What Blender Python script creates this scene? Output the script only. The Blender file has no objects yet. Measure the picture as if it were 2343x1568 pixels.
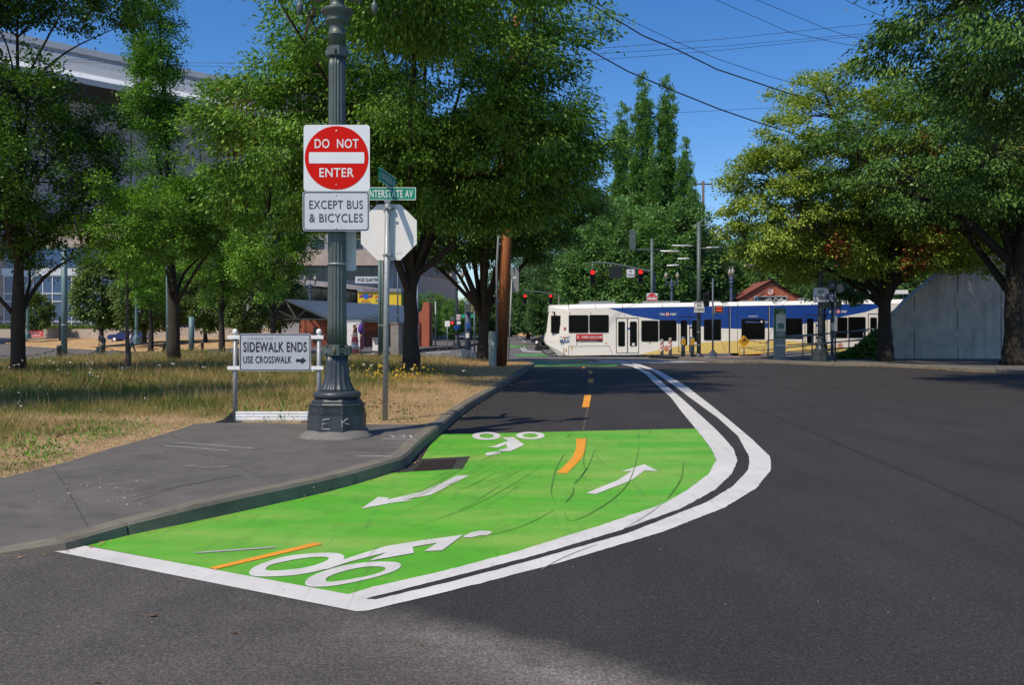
import bpy, bmesh, math, random
import numpy as np
from mathutils import Vector, Matrix
R = math.radians
scene = bpy.context.scene
col = scene.collection
random.seed(7)

# ---------------------------------------------------------------- camera
CX, HY, F, EYE = 1171.5, 762.0, 1950.0, 1.6
cam_data = bpy.data.cameras.new("camera")
cam_data.sensor_width = 36.0
cam_data.lens = 36.0 * F / 2343.0
cam_data.shift_y = -22.0 / 2343.0
cam_data.clip_end = 5000.0
cam_data.clip_start = 0.1
cam = bpy.data.objects.new("camera", cam_data)
cam.location = (0, 0, EYE)
cam.rotation_euler = (R(90), 0, 0)
col.objects.link(cam)
scene.camera = cam

# ---------------------------------------------------------------- sky and sun
SUN_EL, SUN_AZ = 55.0, 40.0          # light travels towards +X, +Y (sun is behind the camera, to the left)
ldir = Vector((math.cos(R(SUN_EL)) * math.sin(R(SUN_AZ)), math.cos(R(SUN_EL)) * math.cos(R(SUN_AZ)), -math.sin(R(SUN_EL))))
world = bpy.data.worlds.new("World")
scene.world = world
world.use_nodes = True
wn, wl = world.node_tree.nodes, world.node_tree.links
wn.clear()
sky = wn.new("ShaderNodeTexSky")
sky.sky_type = 'NISHITA'
sky.sun_disc = False
sky.sun_elevation = R(SUN_EL)
sky.sun_rotation = R(180 + SUN_AZ)
sky.altitude = 0
sky.air_density = 1.0
sky.dust_density = 0.5
sky.ozone_density = 4.0
bg = wn.new("ShaderNodeBackground")
bg.inputs[1].default_value = 0.15
wo = wn.new("ShaderNodeOutputWorld")
hs = wn.new("ShaderNodeHueSaturation")
hs.inputs['Saturation'].default_value = 1.30
hs.inputs['Hue'].default_value = 0.508
wl.new(sky.outputs[0], hs.inputs['Color'])
wl.new(hs.outputs[0], bg.inputs[0])
wl.new(bg.outputs[0], wo.inputs[0])
sun_data = bpy.data.lights.new("sun", 'SUN')
sun_data.energy = 4.3
sun_data.angle = R(0.55)
sun_data.color = (1.0, 0.88, 0.70)
sun = bpy.data.objects.new("sun", sun_data)
sun.rotation_euler = ldir.to_track_quat('-Z', 'Y').to_euler()
sun.location = (-30, -30, 60)
col.objects.link(sun)
scene.view_settings.view_transform = 'Standard'
scene.view_settings.look = 'None'
scene.view_settings.exposure = 0.0
scene.view_settings.gamma = 1.0
scene.cycles.max_bounces = 6
scene.cycles.diffuse_bounces = 2
scene.cycles.transparent_max_bounces = 4
scene.cycles.use_denoising = True

# ---------------------------------------------------------------- helpers
def P(x, y, Y):
    "photograph pixel (2343 wide) at depth Y -> world point"
    return Vector(((x - CX) * Y / F, Y, EYE - (y - HY) * Y / F))
def G(x, y, z0=0.0):
    "photograph pixel -> point on the horizontal plane z0"
    Y = (EYE - z0) * F / (y - HY)
    return Vector(((x - CX) * Y / F, Y, z0))
def c5(a, b): return G(60.9 + .4939 * a, 944 + .4939 * b)
def c6(a, b): return G(852.6 + .4159 * a, 791.7 + .4159 * b)
def c6b(a, b): return G(1157 + .2079 * a, 791.7 + .2079 * b)

def tag(o, label=None, cat=None, group=None, kind=None):
    if label: o['label'] = label
    if cat: o['category'] = cat
    if group: o['group'] = group
    if kind: o['kind'] = kind
    return o
def attach(o, p):
    if p is None: return
    o.parent = p
    if p.parent is None and p.type == 'EMPTY':
        o.matrix_parent_inverse = Matrix.Translation(-p.location)
def thing(name, label, cat, loc=(0, 0, 0), group=None):
    o = bpy.data.objects.new(name, None)
    o.empty_display_size = 0.2
    o.location = loc
    col.objects.link(o)
    return tag(o, label, cat, group)
def copy_tree(o, parent=None):
    c = o.copy()
    col.objects.link(c)
    if parent is not None:
        c.parent = parent
        c.matrix_parent_inverse = o.matrix_parent_inverse.copy()
    for ch in list(o.children): copy_tree(ch, c)
    return c
def place(root, loc, rz=0.0, s=1.0, label=None, copy=True):
    o = copy_tree(root) if copy else root
    o.location = loc
    o.rotation_euler = (0, 0, rz)
    o.scale = (s, s, s) if not hasattr(s, '__len__') else s
    if label: o['label'] = label
    return o
def link_mesh(name, me, mats, parent=None):
    if not isinstance(mats, (list, tuple)): mats = [mats]
    for m in mats: me.materials.append(m)
    o = bpy.data.objects.new(name, me)
    col.objects.link(o)
    attach(o, parent)
    return o

class MB:
    def __init__(s): s.v = []; s.f = []; s.m = []; s.mi = 0; s.sm = []; s.smooth = False
    def _a(s, vs, fs):
        b = len(s.v)
        s.v += [tuple(v) for v in vs]
        for f in fs:
            s.f.append([b + i for i in f]); s.m.append(s.mi); s.sm.append(s.smooth)
        return s
    def box(s, c, d, rz=0.0, M=None):
        x, y, z = d[0] / 2, d[1] / 2, d[2] / 2
        vs = [Vector((a * x, b * y, e * z)) for a in (-1, 1) for b in (-1, 1) for e in (-1, 1)]
        if rz: M = Matrix.Rotation(rz, 3, 'Z')
        if M is not None: vs = [M @ v for v in vs]
        c = Vector(c)
        return s._a([v + c for v in vs], [(0, 1, 3, 2), (4, 6, 7, 5), (0, 4, 5, 1), (2, 3, 7, 6), (0, 2, 6, 4), (1, 5, 7, 3)])
    def bbox(s, c, d, b=0.01):
        "box with chamfered edges"
        bm = bmesh.new()
        bmesh.ops.create_cube(bm, size=1.0)
        for v in bm.verts: v.co = Vector((v.co.x * d[0], v.co.y * d[1], v.co.z * d[2]))
        bmesh.ops.bevel(bm, geom=bm.edges[:], offset=b, segments=2, affect='EDGES', profile=0.6)
        bm.verts.index_update()
        c = Vector(c)
        s._a([v.co + c for v in bm.verts], [[v.index for v in f.verts] for f in bm.faces])
        bm.free(); return s
    def tube(s, pts, r, n=8, cap=True):
        pts = [Vector(p) for p in pts]
        rs = r if hasattr(r, '__len__') else [r] * len(pts)
        rings = []; prev = None
        for i, p in enumerate(pts):
            d = (pts[min(i + 1, len(pts) - 1)] - pts[max(i - 1, 0)]).normalized()
            if prev is None:
                u = d.orthogonal().normalized()
            else:
                u = (prev - d * prev.dot(d))
                u = u.normalized() if u.length > 1e-6 else d.orthogonal().normalized()
            prev = u; w = d.cross(u)
            rings.append([p + (u * math.cos(2 * math.pi * k / n) + w * math.sin(2 * math.pi * k / n)) * rs[i] for k in range(n)])
        vs = [v for rg in rings for v in rg]; fs = []
        for i in range(len(rings) - 1):
            for k in range(n):
                a = i * n + k; b = i * n + (k + 1) % n
                fs.append((a, b, b + n, a + n))
        if cap:
            fs.append(tuple(reversed(range(n)))); fs.append(tuple((len(rings) - 1) * n + k for k in range(n)))
        return s._a(vs, fs)
    def lathe(s, prof, c=(0, 0, 0), n=20, flute=0, depth=0.0, rot=0.0):
        c = Vector(c); vs = []; fs = []
        for r, z in prof:
            fl = 0
            for k in range(n):
                a = 2 * math.pi * k / n + rot
                rr = r
                if flute: rr = r - depth * (0.5 - 0.5 * math.cos(a * flute))
                vs.append(c + Vector((rr * math.cos(a), rr * math.sin(a), z)))
        for i in range(len(prof) - 1):
            for k in range(n):
                a = i * n + k; b = i * n + (k + 1) % n
                fs.append((a, b, b + n, a + n))
        fs.append(tuple(reversed(range(n)))); fs.append(tuple((len(prof) - 1) * n + k for k in range(n)))
        return s._a(vs, fs)
    def prism(s, poly, z0, z1):
        n = len(poly)
        vs = [(p[0], p[1], z0) for p in poly] + [(p[0], p[1], z1) for p in poly]
        fs = [tuple(reversed(range(n))), tuple(range(n, 2 * n))] + [(i, (i + 1) % n, n + (i + 1) % n, n + i) for i in range(n)]
        return s._a(vs, fs)
    def slab(s, poly, y0, y1, off=(0, 0, 0)):
        "polygon given in x,z, extruded along y"
        n = len(poly); ox, oy, oz = off
        vs = [(p[0] + ox, y0 + oy, p[1] + oz) for p in poly] + [(p[0] + ox, y1 + oy, p[1] + oz) for p in poly]
        fs = [tuple(range(n)), tuple(reversed(range(n, 2 * n)))] + [((i + 1) % n, i, n + i, n + (i + 1) % n) for i in range(n)]
        return s._a(vs, fs)
    def face(s, pts): return s._a(pts, [tuple(range(len(pts)))])
    def strip(s, A, B, closed=False):
        n = len(A); vs = list(A) + list(B)
        fs = [(i, i + 1, n + i + 1, n + i) for i in range(n - 1)]
        if closed: fs.append((n - 1, 0, n, 2 * n - 1))
        return s._a(vs, fs)
    def ball(s, c, r, n=12, m=8, sc=(1, 1, 1)):
        c = Vector(c); vs = []; fs = []
        for i in range(m + 1):
            t = math.pi * i / m
            for k in range(n):
                a = 2 * math.pi * k / n
                vs.append(c + Vector((r * sc[0] * math.sin(t) * math.cos(a), r * sc[1] * math.sin(t) * math.sin(a), r * sc[2] * math.cos(t))))
        for i in range(m):
            for k in range(n):
                a = i * n + k; b = i * n + (k + 1) % n
                fs.append((a, a + n, b + n, b))
        return s._a(vs, fs)
    def build(s, name, mats, parent=None, smooth=None):
        me = bpy.data.meshes.new(name)
        me.from_pydata(s.v, [], s.f)
        me.polygons.foreach_set('material_index', s.m)
        sm = s.sm if smooth is None else [smooth] * len(s.f)
        me.polygons.foreach_set('use_smooth', sm)
        me.update()
        return link_mesh(name, me, mats, parent)

def rrect(w, h, r, n=4):
    pts = []
    for cx, cy, a0 in ((w / 2 - r, h / 2 - r, 0), (-w / 2 + r, h / 2 - r, 90), (-w / 2 + r, -h / 2 + r, 180), (w / 2 - r, -h / 2 + r, 270)):
        for k in range(n + 1):
            a = R(a0 + 90 * k / n)
            pts.append((cx + r * math.cos(a), cy + r * math.sin(a)))
    return pts
def circ(r, n=28, sx=1, sy=1): return [(r * sx * math.cos(2 * math.pi * k / n), r * sy * math.sin(2 * math.pi * k / n)) for k in range(n)]
def ring_xz(mb, outer, inner, y, off=(0, 0, 0)):
    "flat ring facing -Y between two equal-length loops in x,z"
    ox, oy, oz = off
    A = [(p[0] + ox, y + oy, p[1] + oz) for p in outer]; B = [(p[0] + ox, y + oy, p[1] + oz) for p in inner]
    return mb.strip(A, B, True)
def resample(pts, n):
    pts = [Vector(p) for p in pts]
    d = [0.0]
    for a, b in zip(pts, pts[1:]): d.append(d[-1] + (b - a).length)
    out = []; j = 0
    for i in range(n):
        t = d[-1] * i / (n - 1)
        while j < len(d) - 2 and d[j + 1] < t: j += 1
        seg = d[j + 1] - d[j]
        out.append(pts[j].lerp(pts[j + 1], 0 if seg == 0 else (t - d[j]) / seg))
    return out
def catmull(pts, k=6):
    pts = [Vector(p) for p in pts]; out = []
    for i in range(len(pts) - 1):
        p0 = pts[max(i - 1, 0)]; p1 = pts[i]; p2 = pts[i + 1]; p3 = pts[min(i + 2, len(pts) - 1)]
        for j in range(k):
            t = j / k
            out.append(0.5 * ((2 * p1) + (p2 - p0) * t + (2 * p0 - 5 * p1 + 4 * p2 - p3) * t * t + (3 * p1 - p0 - 3 * p2 + p3) * t ** 3))
    out.append(pts[-1]); return out

_tc = {}
def text_mesh(string, bold):
    key = (string, bold)
    if key in _tc: return _tc[key]
    cu = bpy.data.curves.new("lettering", 'FONT')
    cu.body = string; cu.size = 1.0; cu.resolution_u = 3
    cu.offset = bold; cu.space_character = 1.08
    o = bpy.data.objects.new("lettering_tmp", cu)
    col.objects.link(o)
    dg = bpy.context.evaluated_depsgraph_get()
    me = bpy.data.meshes.new_from_object(o.evaluated_get(dg))
    bpy.data.objects.remove(o); bpy.data.curves.remove(cu)
    v = np.empty(len(me.vertices) * 3); me.vertices.foreach_get('co', v); v = v.reshape(-1, 3)
    f = [list(p.vertices) for p in me.polygons]
    bpy.data.meshes.remove(me)
    _tc[key] = (v, f); return v, f
def letters(string, c, w, h, mat, parent, name="lettering", bold=0.012, M=None, italic=0.0):
    "flat lettering facing -Y fitted to a w x h box centred at c (M: 3x3 applied before translation)"
    v, f = text_mesh(string, bold)
    lo, hi = v.min(0), v.max(0)
    u = (v - (lo + hi) / 2) / np.maximum(hi - lo, 1e-6)
    x = u[:, 0] * w + u[:, 1] * h * italic; z = u[:, 1] * h
    pts = [Vector((a, 0, b)) for a, b in zip(x, z)]
    if M is not None: pts = [M @ p for p in pts]
    c = Vector(c)
    me = bpy.data.meshes.new(name)
    me.from_pydata([p + c for p in pts], [], f)
    return link_mesh(name, me, mat, parent)

# ---------------------------------------------------------------- materials
def newmat(name):
    m = bpy.data.materials.new(name); m.use_nodes = True
    nt = m.node_tree; nt.nodes.clear()
    out = nt.nodes.new("ShaderNodeOutputMaterial"); b = nt.nodes.new("ShaderNodeBsdfPrincipled")
    nt.links.new(b.outputs[0], out.inputs[0])
    return m, nt, b, out
def col4(c): return (c[0], c[1], c[2], 1.0)
def coords(nt, scale=(1, 1, 1), kind='Object', rot=0.0):
    t = nt.nodes.new("ShaderNodeTexCoord"); mp = nt.nodes.new("ShaderNodeMapping")
    mp.inputs['Scale'].default_value = scale; mp.inputs['Rotation'].default_value = (0, 0, rot)
    nt.links.new(t.outputs[kind], mp.inputs[0]); return mp.outputs[0]
def noise(nt, vec, scale, detail=4, rough=0.6):
    n = nt.nodes.new("ShaderNodeTexNoise")
    n.inputs['Scale'].default_value = scale; n.inputs['Detail'].default_value = detail; n.inputs['Roughness'].default_value = rough
    nt.links.new(vec, n.inputs['Vector']); return n.outputs['Fac']
def ramp(nt, fac, stops):
    r = nt.nodes.new("ShaderNodeValToRGB"); e = r.color_ramp.elements
    while len(e) < len(stops): e.new(0.5)
    for el, (p, c) in zip(e, stops):
        el.position = p; el.color = col4(c) if hasattr(c, '__len__') else (c, c, c, 1)
    nt.links.new(fac, r.inputs[0]); return r.outputs[0]
def mixc(nt, fac, a, b, mode='MIX'):
    m = nt.nodes.new("ShaderNodeMix"); m.data_type = 'RGBA'; m.blend_type = mode
    for val, i in ((fac, 0), (a, 6), (b, 7)):
        if hasattr(val, 'links') or isinstance(val, bpy.types.NodeSocket): nt.links.new(val, m.inputs[i])
        elif i == 0: m.inputs[0].default_value = val
        else: m.inputs[i].default_value = col4(val)
    return m.outputs[2]
def math_n(nt, op, a, b=0.5):
    m = nt.nodes.new("ShaderNodeMath"); m.operation = op
    for i, val in enumerate((a, b)):
        if isinstance(val, bpy.types.NodeSocket): nt.links.new(val, m.inputs[i])
        else: m.inputs[i].default_value = val
    return m.outputs[0]
def bump(nt, b, h, strength=0.3, dist=0.01):
    n = nt.nodes.new("ShaderNodeBump"); n.inputs['Strength'].default_value = strength; n.inputs['Distance'].default_value = dist
    nt.links.new(h, n.inputs['Height']); nt.links.new(n.outputs[0], b.inputs['Normal'])
def mat(name, c, rough=0.6, metal=0.0, var=0.12, vscale=6.0, bmp=0.0, bscale=60.0, spec=0.5, stretch=(1, 1, 1)):
    m, nt, b, out = newmat(name)
    b.inputs['Roughness'].default_value = rough; b.inputs['Metallic'].default_value = metal
    b.inputs['Specular IOR Level'].default_value = spec
    vec = coords(nt, stretch)
    if var:
        n = noise(nt, vec, vscale, 6, 0.65)
        lo = [x * (1 - var) for x in c]; hi = [min(1, x * (1 + var)) for x in c]
        cc = ramp(nt, n, [(0.3, lo), (0.7, hi)])
        nt.links.new(cc, b.inputs['Base Color'])
    else: b.inputs['Base Color'].default_value = col4(c)
    if bmp: bump(nt, b, noise(nt, vec, bscale, 3), bmp)
    return m
def emit(name, c, s):
    m, nt, b, out = newmat(name)
    b.inputs['Base Color'].default_value = col4(c); b.inputs['Emission Color'].default_value = col4(c)
    b.inputs['Emission Strength'].default_value = s; b.inputs['Roughness'].default_value = 0.3
    return m
def leafmat(name, cols, trans=0.3, rough=0.42, spread=1.0, gain=3.0):
    m, nt, b, out = newmat(name)
    g = nt.nodes.new("ShaderNodeNewGeometry")
    vec = coords(nt)
    n = noise(nt, vec, 0.55, 3)
    f = math_n(nt, 'ADD', math_n(nt, 'MULTIPLY', g.outputs['Random Per Island'], 0.62 * spread), math_n(nt, 'MULTIPLY', n, 0.55))
    k = len(cols)
    cc = ramp(nt, math_n(nt, 'SUBTRACT', f, 0.1), [(i / max(1, k - 1), [x * gain for x in c]) for i, c in enumerate(cols)])
    nt.links.new(cc, b.inputs['Base Color'])
    b.inputs['Roughness'].default_value = rough
    b.inputs['Specular IOR Level'].default_value = 0.16
    tr = nt.nodes.new("ShaderNodeBsdfTranslucent")
    tc = mixc(nt, 1.0, cc, (1.5, 1.6, 0.5), 'MULTIPLY')
    nt.links.new(tc, tr.inputs[0])
    mx = nt.nodes.new("ShaderNodeMixShader"); mx.inputs[0].default_value = trans * .7
    nt.links.new(b.outputs[0], mx.inputs[1]); nt.links.new(tr.outputs[0], mx.inputs[2])
    nt.links.new(mx.outputs[0], out.inputs[0])
    return m
# ---------------------------------------------------------------- palette
def asphalt(name, dark, old=None):
    m, nt, b, out = newmat(name)
    vec = coords(nt)
    big = noise(nt, vec, 0.55, 5, 0.6)
    base = ramp(nt, big, [(0.3, [x * 0.86 for x in dark]), (0.7, [x * 1.16 for x in dark])])
    if old:
        # older, greyer paving on the near side of the joint between the two surfacings
        sx = nt.nodes.new("ShaderNodeSeparateXYZ"); nt.links.new(vec, sx.inputs[0])
        d = math_n(nt, 'ADD', math_n(nt, 'MULTIPLY', sx.outputs[0], 0.58), math_n(nt, 'MULTIPLY', sx.outputs[1], 0.815))
        d = math_n(nt, 'SUBTRACT', 3.70, d)
        d = math_n(nt, 'ADD', d, math_n(nt, 'MULTIPLY', noise(nt, vec, 1.6, 5), 0.5))
        r2 = nt.nodes.new("ShaderNodeMapRange"); r2.inputs[1].default_value = 0.16; r2.inputs[2].default_value = 0.62
        nt.links.new(d, r2.inputs[0])
        oc = ramp(nt, noise(nt, vec, 0.9, 6, 0.7), [(0.3, [x * 0.72 for x in old]), (0.72, [x * 1.2 for x in old])])
        base = mixc(nt, r2.outputs[0], base, oc)
        # pale dust swept along the joint
        d2 = math_n(nt, 'ABSOLUTE', math_n(nt, 'SUBTRACT', d, 0.62))
        r3 = nt.nodes.new("ShaderNodeMapRange"); r3.inputs[1].default_value = 0.40; r3.inputs[2].default_value = 0.0
        nt.links.new(d2, r3.inputs[0])
        side = nt.nodes.new("ShaderNodeMapRange"); side.inputs[1].default_value = -1.2; side.inputs[2].default_value = -.1
        nt.links.new(sx.outputs[0], side.inputs[0])
        dust = math_n(nt, 'MULTIPLY', math_n(nt, 'MULTIPLY', r3.outputs[0], side.outputs[0]), ramp(nt, noise(nt, coords(nt, (.7, 1.6, 1)), 2.2, 6, .7), [(.3, 0.15), (.65, .9)]))
        base = mixc(nt, dust, base, (0.21, 0.195, 0.172))
    else:
        pass
    # wheel-polished streaks and patchy wear
    wv = coords(nt, (.9, .16, 1))
    base = mixc(nt, .6, base, ramp(nt, noise(nt, wv, 1.5, 5, .65), [(.3, .78), (.7, 1.25)]), 'MULTIPLY')
    grit = math_n(nt, 'ADD', math_n(nt, 'MULTIPLY', noise(nt, vec, 150.0, 2, 0.8), .5), math_n(nt, 'MULTIPLY', noise(nt, vec, 58.0, 2, 0.7), .5))
    base = mixc(nt, 0.55, base, ramp(nt, grit, [(0.36, 0.12), (0.5, 0.85), (0.64, 2.7)]), 'MULTIPLY')
    vo = nt.nodes.new("ShaderNodeTexVoronoi"); vo.inputs['Scale'].default_value = 34.0; nt.links.new(vec, vo.inputs['Vector'])
    sp = ramp(nt, vo.outputs['Distance'], [(0.10, 1.0), (0.17, 0.0)])
    sp = math_n(nt, 'MULTIPLY', sp, math_n(nt, 'GREATER_THAN', noise(nt, vec, 40.0, 1), 0.56))
    base = mixc(nt, math_n(nt, 'MULTIPLY', sp, 0.55), base, (0.22, 0.21, 0.2))
    nt.links.new(base, b.inputs['Base Color'])
    b.inputs['Roughness'].default_value = 0.8
    b.inputs['Specular IOR Level'].default_value = 0.35
    bump(nt, b, grit, 0.5, 0.006)
    return m
def paint(name, c, wear=0.35, grime=(0.2, 0.19, 0.18), tint=None):
    m, nt, b, out = newmat(name)
    vec = coords(nt)
    n1 = noise(nt, vec, 1.3, 5, 0.65)
    base = ramp(nt, n1, [(0.28, [x * 0.86 for x in c]), (0.72, [min(1, x * 1.08) for x in c])])
    if tint:
        base = mixc(nt, ramp(nt, noise(nt, coords(nt, (0.5, 1.6, 1)), 0.9, 4), [(0.42, 0.0), (0.7, 1.0)]), base, tint)
    g = ramp(nt, noise(nt, vec, 95.0, 3, 0.75), [(0.60, 0.0), (0.78, wear)])
    base = mixc(nt, g, base, grime)
    g2 = ramp(nt, noise(nt, coords(nt, (1.2, 0.6, 1)), 5.0, 6, 0.75), [(0.5, 0.0), (0.82, wear * 0.55)])
    base = mixc(nt, g2, base, grime)
    st_ = ramp(nt, noise(nt, coords(nt, (9.0, .55, 1), rot=-.75), 1.0, 6, .72), [(0.58, 0.0), (0.74, wear * .8)])
    base = mixc(nt, st_, base, grime)
    vo = nt.nodes.new("ShaderNodeTexVoronoi"); vo.inputs['Scale'].default_value = 11.0; nt.links.new(vec, vo.inputs['Vector'])
    sp = math_n(nt, 'MULTIPLY', ramp(nt, vo.outputs['Distance'], [(0.05, 1.0), (0.09, 0.0)]), math_n(nt, 'GREATER_THAN', noise(nt, vec, 3.0, 2), 0.52))
    base = mixc(nt, math_n(nt, 'MULTIPLY', sp, .75), base, (.05, .05, .045))
    nt.links.new(base, b.inputs['Base Color'])
    b.inputs['Roughness'].default_value = 0.62
    b.inputs['Specular IOR Level'].default_value = 0.35
    bump(nt, b, noise(nt, vec, 170.0, 2, 0.8), 0.35, 0.004)
    return m
def concrete(name, c, stain=0.5, streak=False, score=False):
    m, nt, b, out = newmat(name)
    vec = coords(nt)
    base = ramp(nt, noise(nt, vec, 1.1, 6, 0.65), [(0.3, [x * 0.78 for x in c]), (0.7, [x * 1.15 for x in c])])
    sv = coords(nt, (1, 1, 0.12) if streak else (1, 1, 1))
    base = mixc(nt, ramp(nt, noise(nt, sv, 3.2, 6, 0.7), [(0.48, 0.0), (0.75, stain)]), base, [x * 0.45 for x in c])
    base = mixc(nt, 0.5, base, ramp(nt, noise(nt, vec, 120.0, 2, 0.8), [(0.35, 0.6), (0.65, 1.35)]), 'MULTIPLY')
    if score:      # faint tooled score lines
        sv2 = coords(nt, (1, 1, 1), rot=R(-33)); sx = nt.nodes.new("ShaderNodeSeparateXYZ"); nt.links.new(sv2, sx.inputs[0])
        for k_, per_ in ((0, 1.7), (1, 1.55)):
            fr_ = math_n(nt, 'ABSOLUTE', math_n(nt, 'SUBTRACT', math_n(nt, 'FRACT', math_n(nt, 'DIVIDE', sx.outputs[k_], per_)), .5))
            base = mixc(nt, math_n(nt, 'MULTIPLY', math_n(nt, 'LESS_THAN', fr_, .0042), .6), base, [x * .3 for x in c])
    nt.links.new(base, b.inputs['Base Color'])
    b.inputs['Roughness'].default_value = 0.85
    bump(nt, b, noise(nt, vec, 90.0, 3, 0.75), 0.35, 0.006)
    return m
def brickmat(name, c1, c2, mortar, s=1.0):
    m, nt, b, out = newmat(name)
    t = nt.nodes.new("ShaderNodeTexCoord")
    sx = nt.nodes.new("ShaderNodeSeparateXYZ"); nt.links.new(t.outputs['Object'], sx.inputs[0])
    cx_ = nt.nodes.new("ShaderNodeCombineXYZ")
    nt.links.new(math_n(nt, 'ADD', sx.outputs[0], math_n(nt, 'MULTIPLY', sx.outputs[1], 0.9)), cx_.inputs[0])
    nt.links.new(sx.outputs[2], cx_.inputs[1])
    br = nt.nodes.new("ShaderNodeTexBrick")
    br.inputs['Color1'].default_value = col4(c1); br.inputs['Color2'].default_value = col4(c2); br.inputs['Mortar'].default_value = col4(mortar)
    br.inputs['Scale'].default_value = s; br.inputs['Brick Width'].default_value = 0.22; br.inputs['Row Height'].default_value = 0.075
    br.inputs['Mortar Size'].default_value = 0.006
    nt.links.new(cx_.outputs[0], br.inputs['Vector'])
    base = mixc(nt, 0.6, br.outputs[0], ramp(nt, noise(nt, t.outputs['Object'], 2.0, 5), [(0.3, 0.7), (0.7, 1.25)]), 'MULTIPLY')
    nt.links.new(base, b.inputs['Base Color']); b.inputs['Roughness'].default_value = 0.85
    return m
def woodmat(name):
    m, nt, b, out = newmat(name)
    vec = coords(nt, (9, 9, 0.28))
    base = ramp(nt, noise(nt, vec, 1.6, 7, 0.7), [(0.28, (0.05, 0.016, 0.007)), (0.5, (0.32, 0.10, 0.028)), (0.7, (0.50, 0.20, 0.07))])
    t = nt.nodes.new("ShaderNodeTexCoord"); sx = nt.nodes.new("ShaderNodeSeparateXYZ"); nt.links.new(t.outputs['Object'], sx.inputs[0])
    mr = nt.nodes.new("ShaderNodeMapRange"); mr.inputs[1].default_value = 3.4; mr.inputs[2].default_value = 0.2
    nt.links.new(math_n(nt, 'ADD', sx.outputs[2], math_n(nt, 'MULTIPLY', noise(nt, t.outputs['Object'], 2.0, 4), 1.6)), mr.inputs[0])
    base = mixc(nt, math_n(nt, 'MULTIPLY', mr.outputs[0], 0.9), base, (0.03, 0.014, 0.009))   # creosote at the butt
    vo = nt.nodes.new("ShaderNodeTexVoronoi"); vo.inputs['Scale'].default_value = 2.4; nt.links.new(coords(nt, (1, 1, .7)), vo.inputs['Vector'])
    base = mixc(nt, ramp(nt, vo.outputs['Distance'], [(0.08, 0.85), (0.16, 0.0)]), base, (0.012, 0.008, 0.006))
    nt.links.new(base, b.inputs['Base Color']); b.inputs['Roughness'].default_value = 0.75
    bump(nt, b, noise(nt, vec, 6.0, 4), 0.4, 0.02)
    return m
def barkmat(name, c):
    m, nt, b, out = newmat(name)
    vec = coords(nt, (1, 1, 0.35))
    n = noise(nt, vec, 14.0, 6, 0.75)
    base = ramp(nt, n, [(0.3, [x * 0.35 for x in c]), (0.52, c), (0.75, [x * 1.9 for x in c])])
    base = mixc(nt, ramp(nt, noise(nt, coords(nt), 1.3, 4), [(0.5, 0.0), (0.75, 0.5)]), base, (0.06, 0.062, 0.02))
    nt.links.new(base, b.inputs['Base Color']); b.inputs['Roughness'].default_value = 0.9
    bump(nt, b, n, 0.7, 0.05)
    return m
def glassmat(name, c, rough=0.05, spec=0.6):
    m, nt, b, out = newmat(name)
    b.inputs['Base Color'].default_value = col4(c); b.inputs['Roughness'].default_value = rough
    b.inputs['Specular IOR Level'].default_value = spec
    return m
M_old = asphalt("old_asphalt", (0.125, 0.118, 0.110))
M_new = asphalt("new_asphalt", (0.0345, 0.0310, 0.0296), (0.084, 0.077, 0.070))
M_white = paint("white_road_paint", (0.64, 0.63, 0.60), 0.7, (0.27, 0.255, 0.24))
M_whiteold = paint("worn_white_road_paint", (0.42, 0.42, 0.41), 0.8, (0.12, 0.12, 0.12))
M_green = paint("green_road_paint", (0.098, 0.40, 0.026), 0.95, (0.080, 0.155, 0.042), (0.25, 0.43, 0.075))
M_greenold = paint("worn_green_road_paint", (0.09, 0.30, 0.055), 0.7, (0.12, 0.13, 0.11))
M_orange = paint("orange_road_paint", (0.80, 0.33, 0.03), 0.3, (0.25, 0.13, 0.04))
M_scuff = mat("tyre_rubber_mark", (0.085, 0.22, 0.035), 0.8, 0, .5, 25)
M_walk = concrete("sidewalk_concrete", (0.122, 0.113, 0.102), 0.75, False, True)
M_kerb = concrete("kerb_concrete", (0.175, 0.158, 0.122), 0.9)
M_conc = concrete("pale_concrete", (0.30, 0.29, 0.275), 0.5)
M_wallc = concrete("streaked_concrete", (0.50, 0.47, 0.43), 0.6, True)
M_panel = concrete("precast_panel", (0.30, 0.295, 0.31), 0.15)
M_beige = concrete("beige_precast", (0.42, 0.35, 0.29), 0.2)
M_chalk = mat("white_chalk", (0.55, 0.55, 0.54), 0.9)
M_iron = mat("lamp_green_paint", (0.088, 0.112, 0.100), 0.45, 0.15, 0.22, 5, 0.15, 40)
M_irondk = mat("lamp_base_dark_paint", (0.045, 0.056, 0.064), 0.42, 0.15, 0.3, 6, 0.15, 40)
M_ironoc = mat("lamp_ochre_patina", (0.12, 0.11, 0.062), 0.55, 0.1, 0.3, 12)
M_bluepole = mat("blue_grey_pole_paint", (0.075, 0.105, 0.16), 0.5, 0.1, 0.2, 5)
M_teal = mat("teal_pole_paint", (0.105, 0.185, 0.195), 0.5, 0.1, 0.18, 4)
M_tealgrey = mat("green_grey_pole_paint", (0.085, 0.115, 0.108), 0.5, 0.1, 0.18, 4)
M_galv = mat("galvanised_steel", (0.30, 0.32, 0.335), 0.5, 0.35, 0.2, 18)
M_alu = mat("aluminium", (0.84, 0.84, 0.83), 0.45, 0.12, 0.08, 12)
M_aluback = mat("sign_back_aluminium", (0.80, 0.78, 0.76), 0.65, 0.0, 0.05, 3, spec=.2)
M_sheet = mat("white_sign_sheeting", (0.71, 0.735, 0.76), 0.6, 0, 0.03, 4, spec=.2)
M_sheetgrey = mat("aged_sign_sheeting", (0.44, 0.475, 0.52), 0.5, 0, 0.06, 5)
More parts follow.
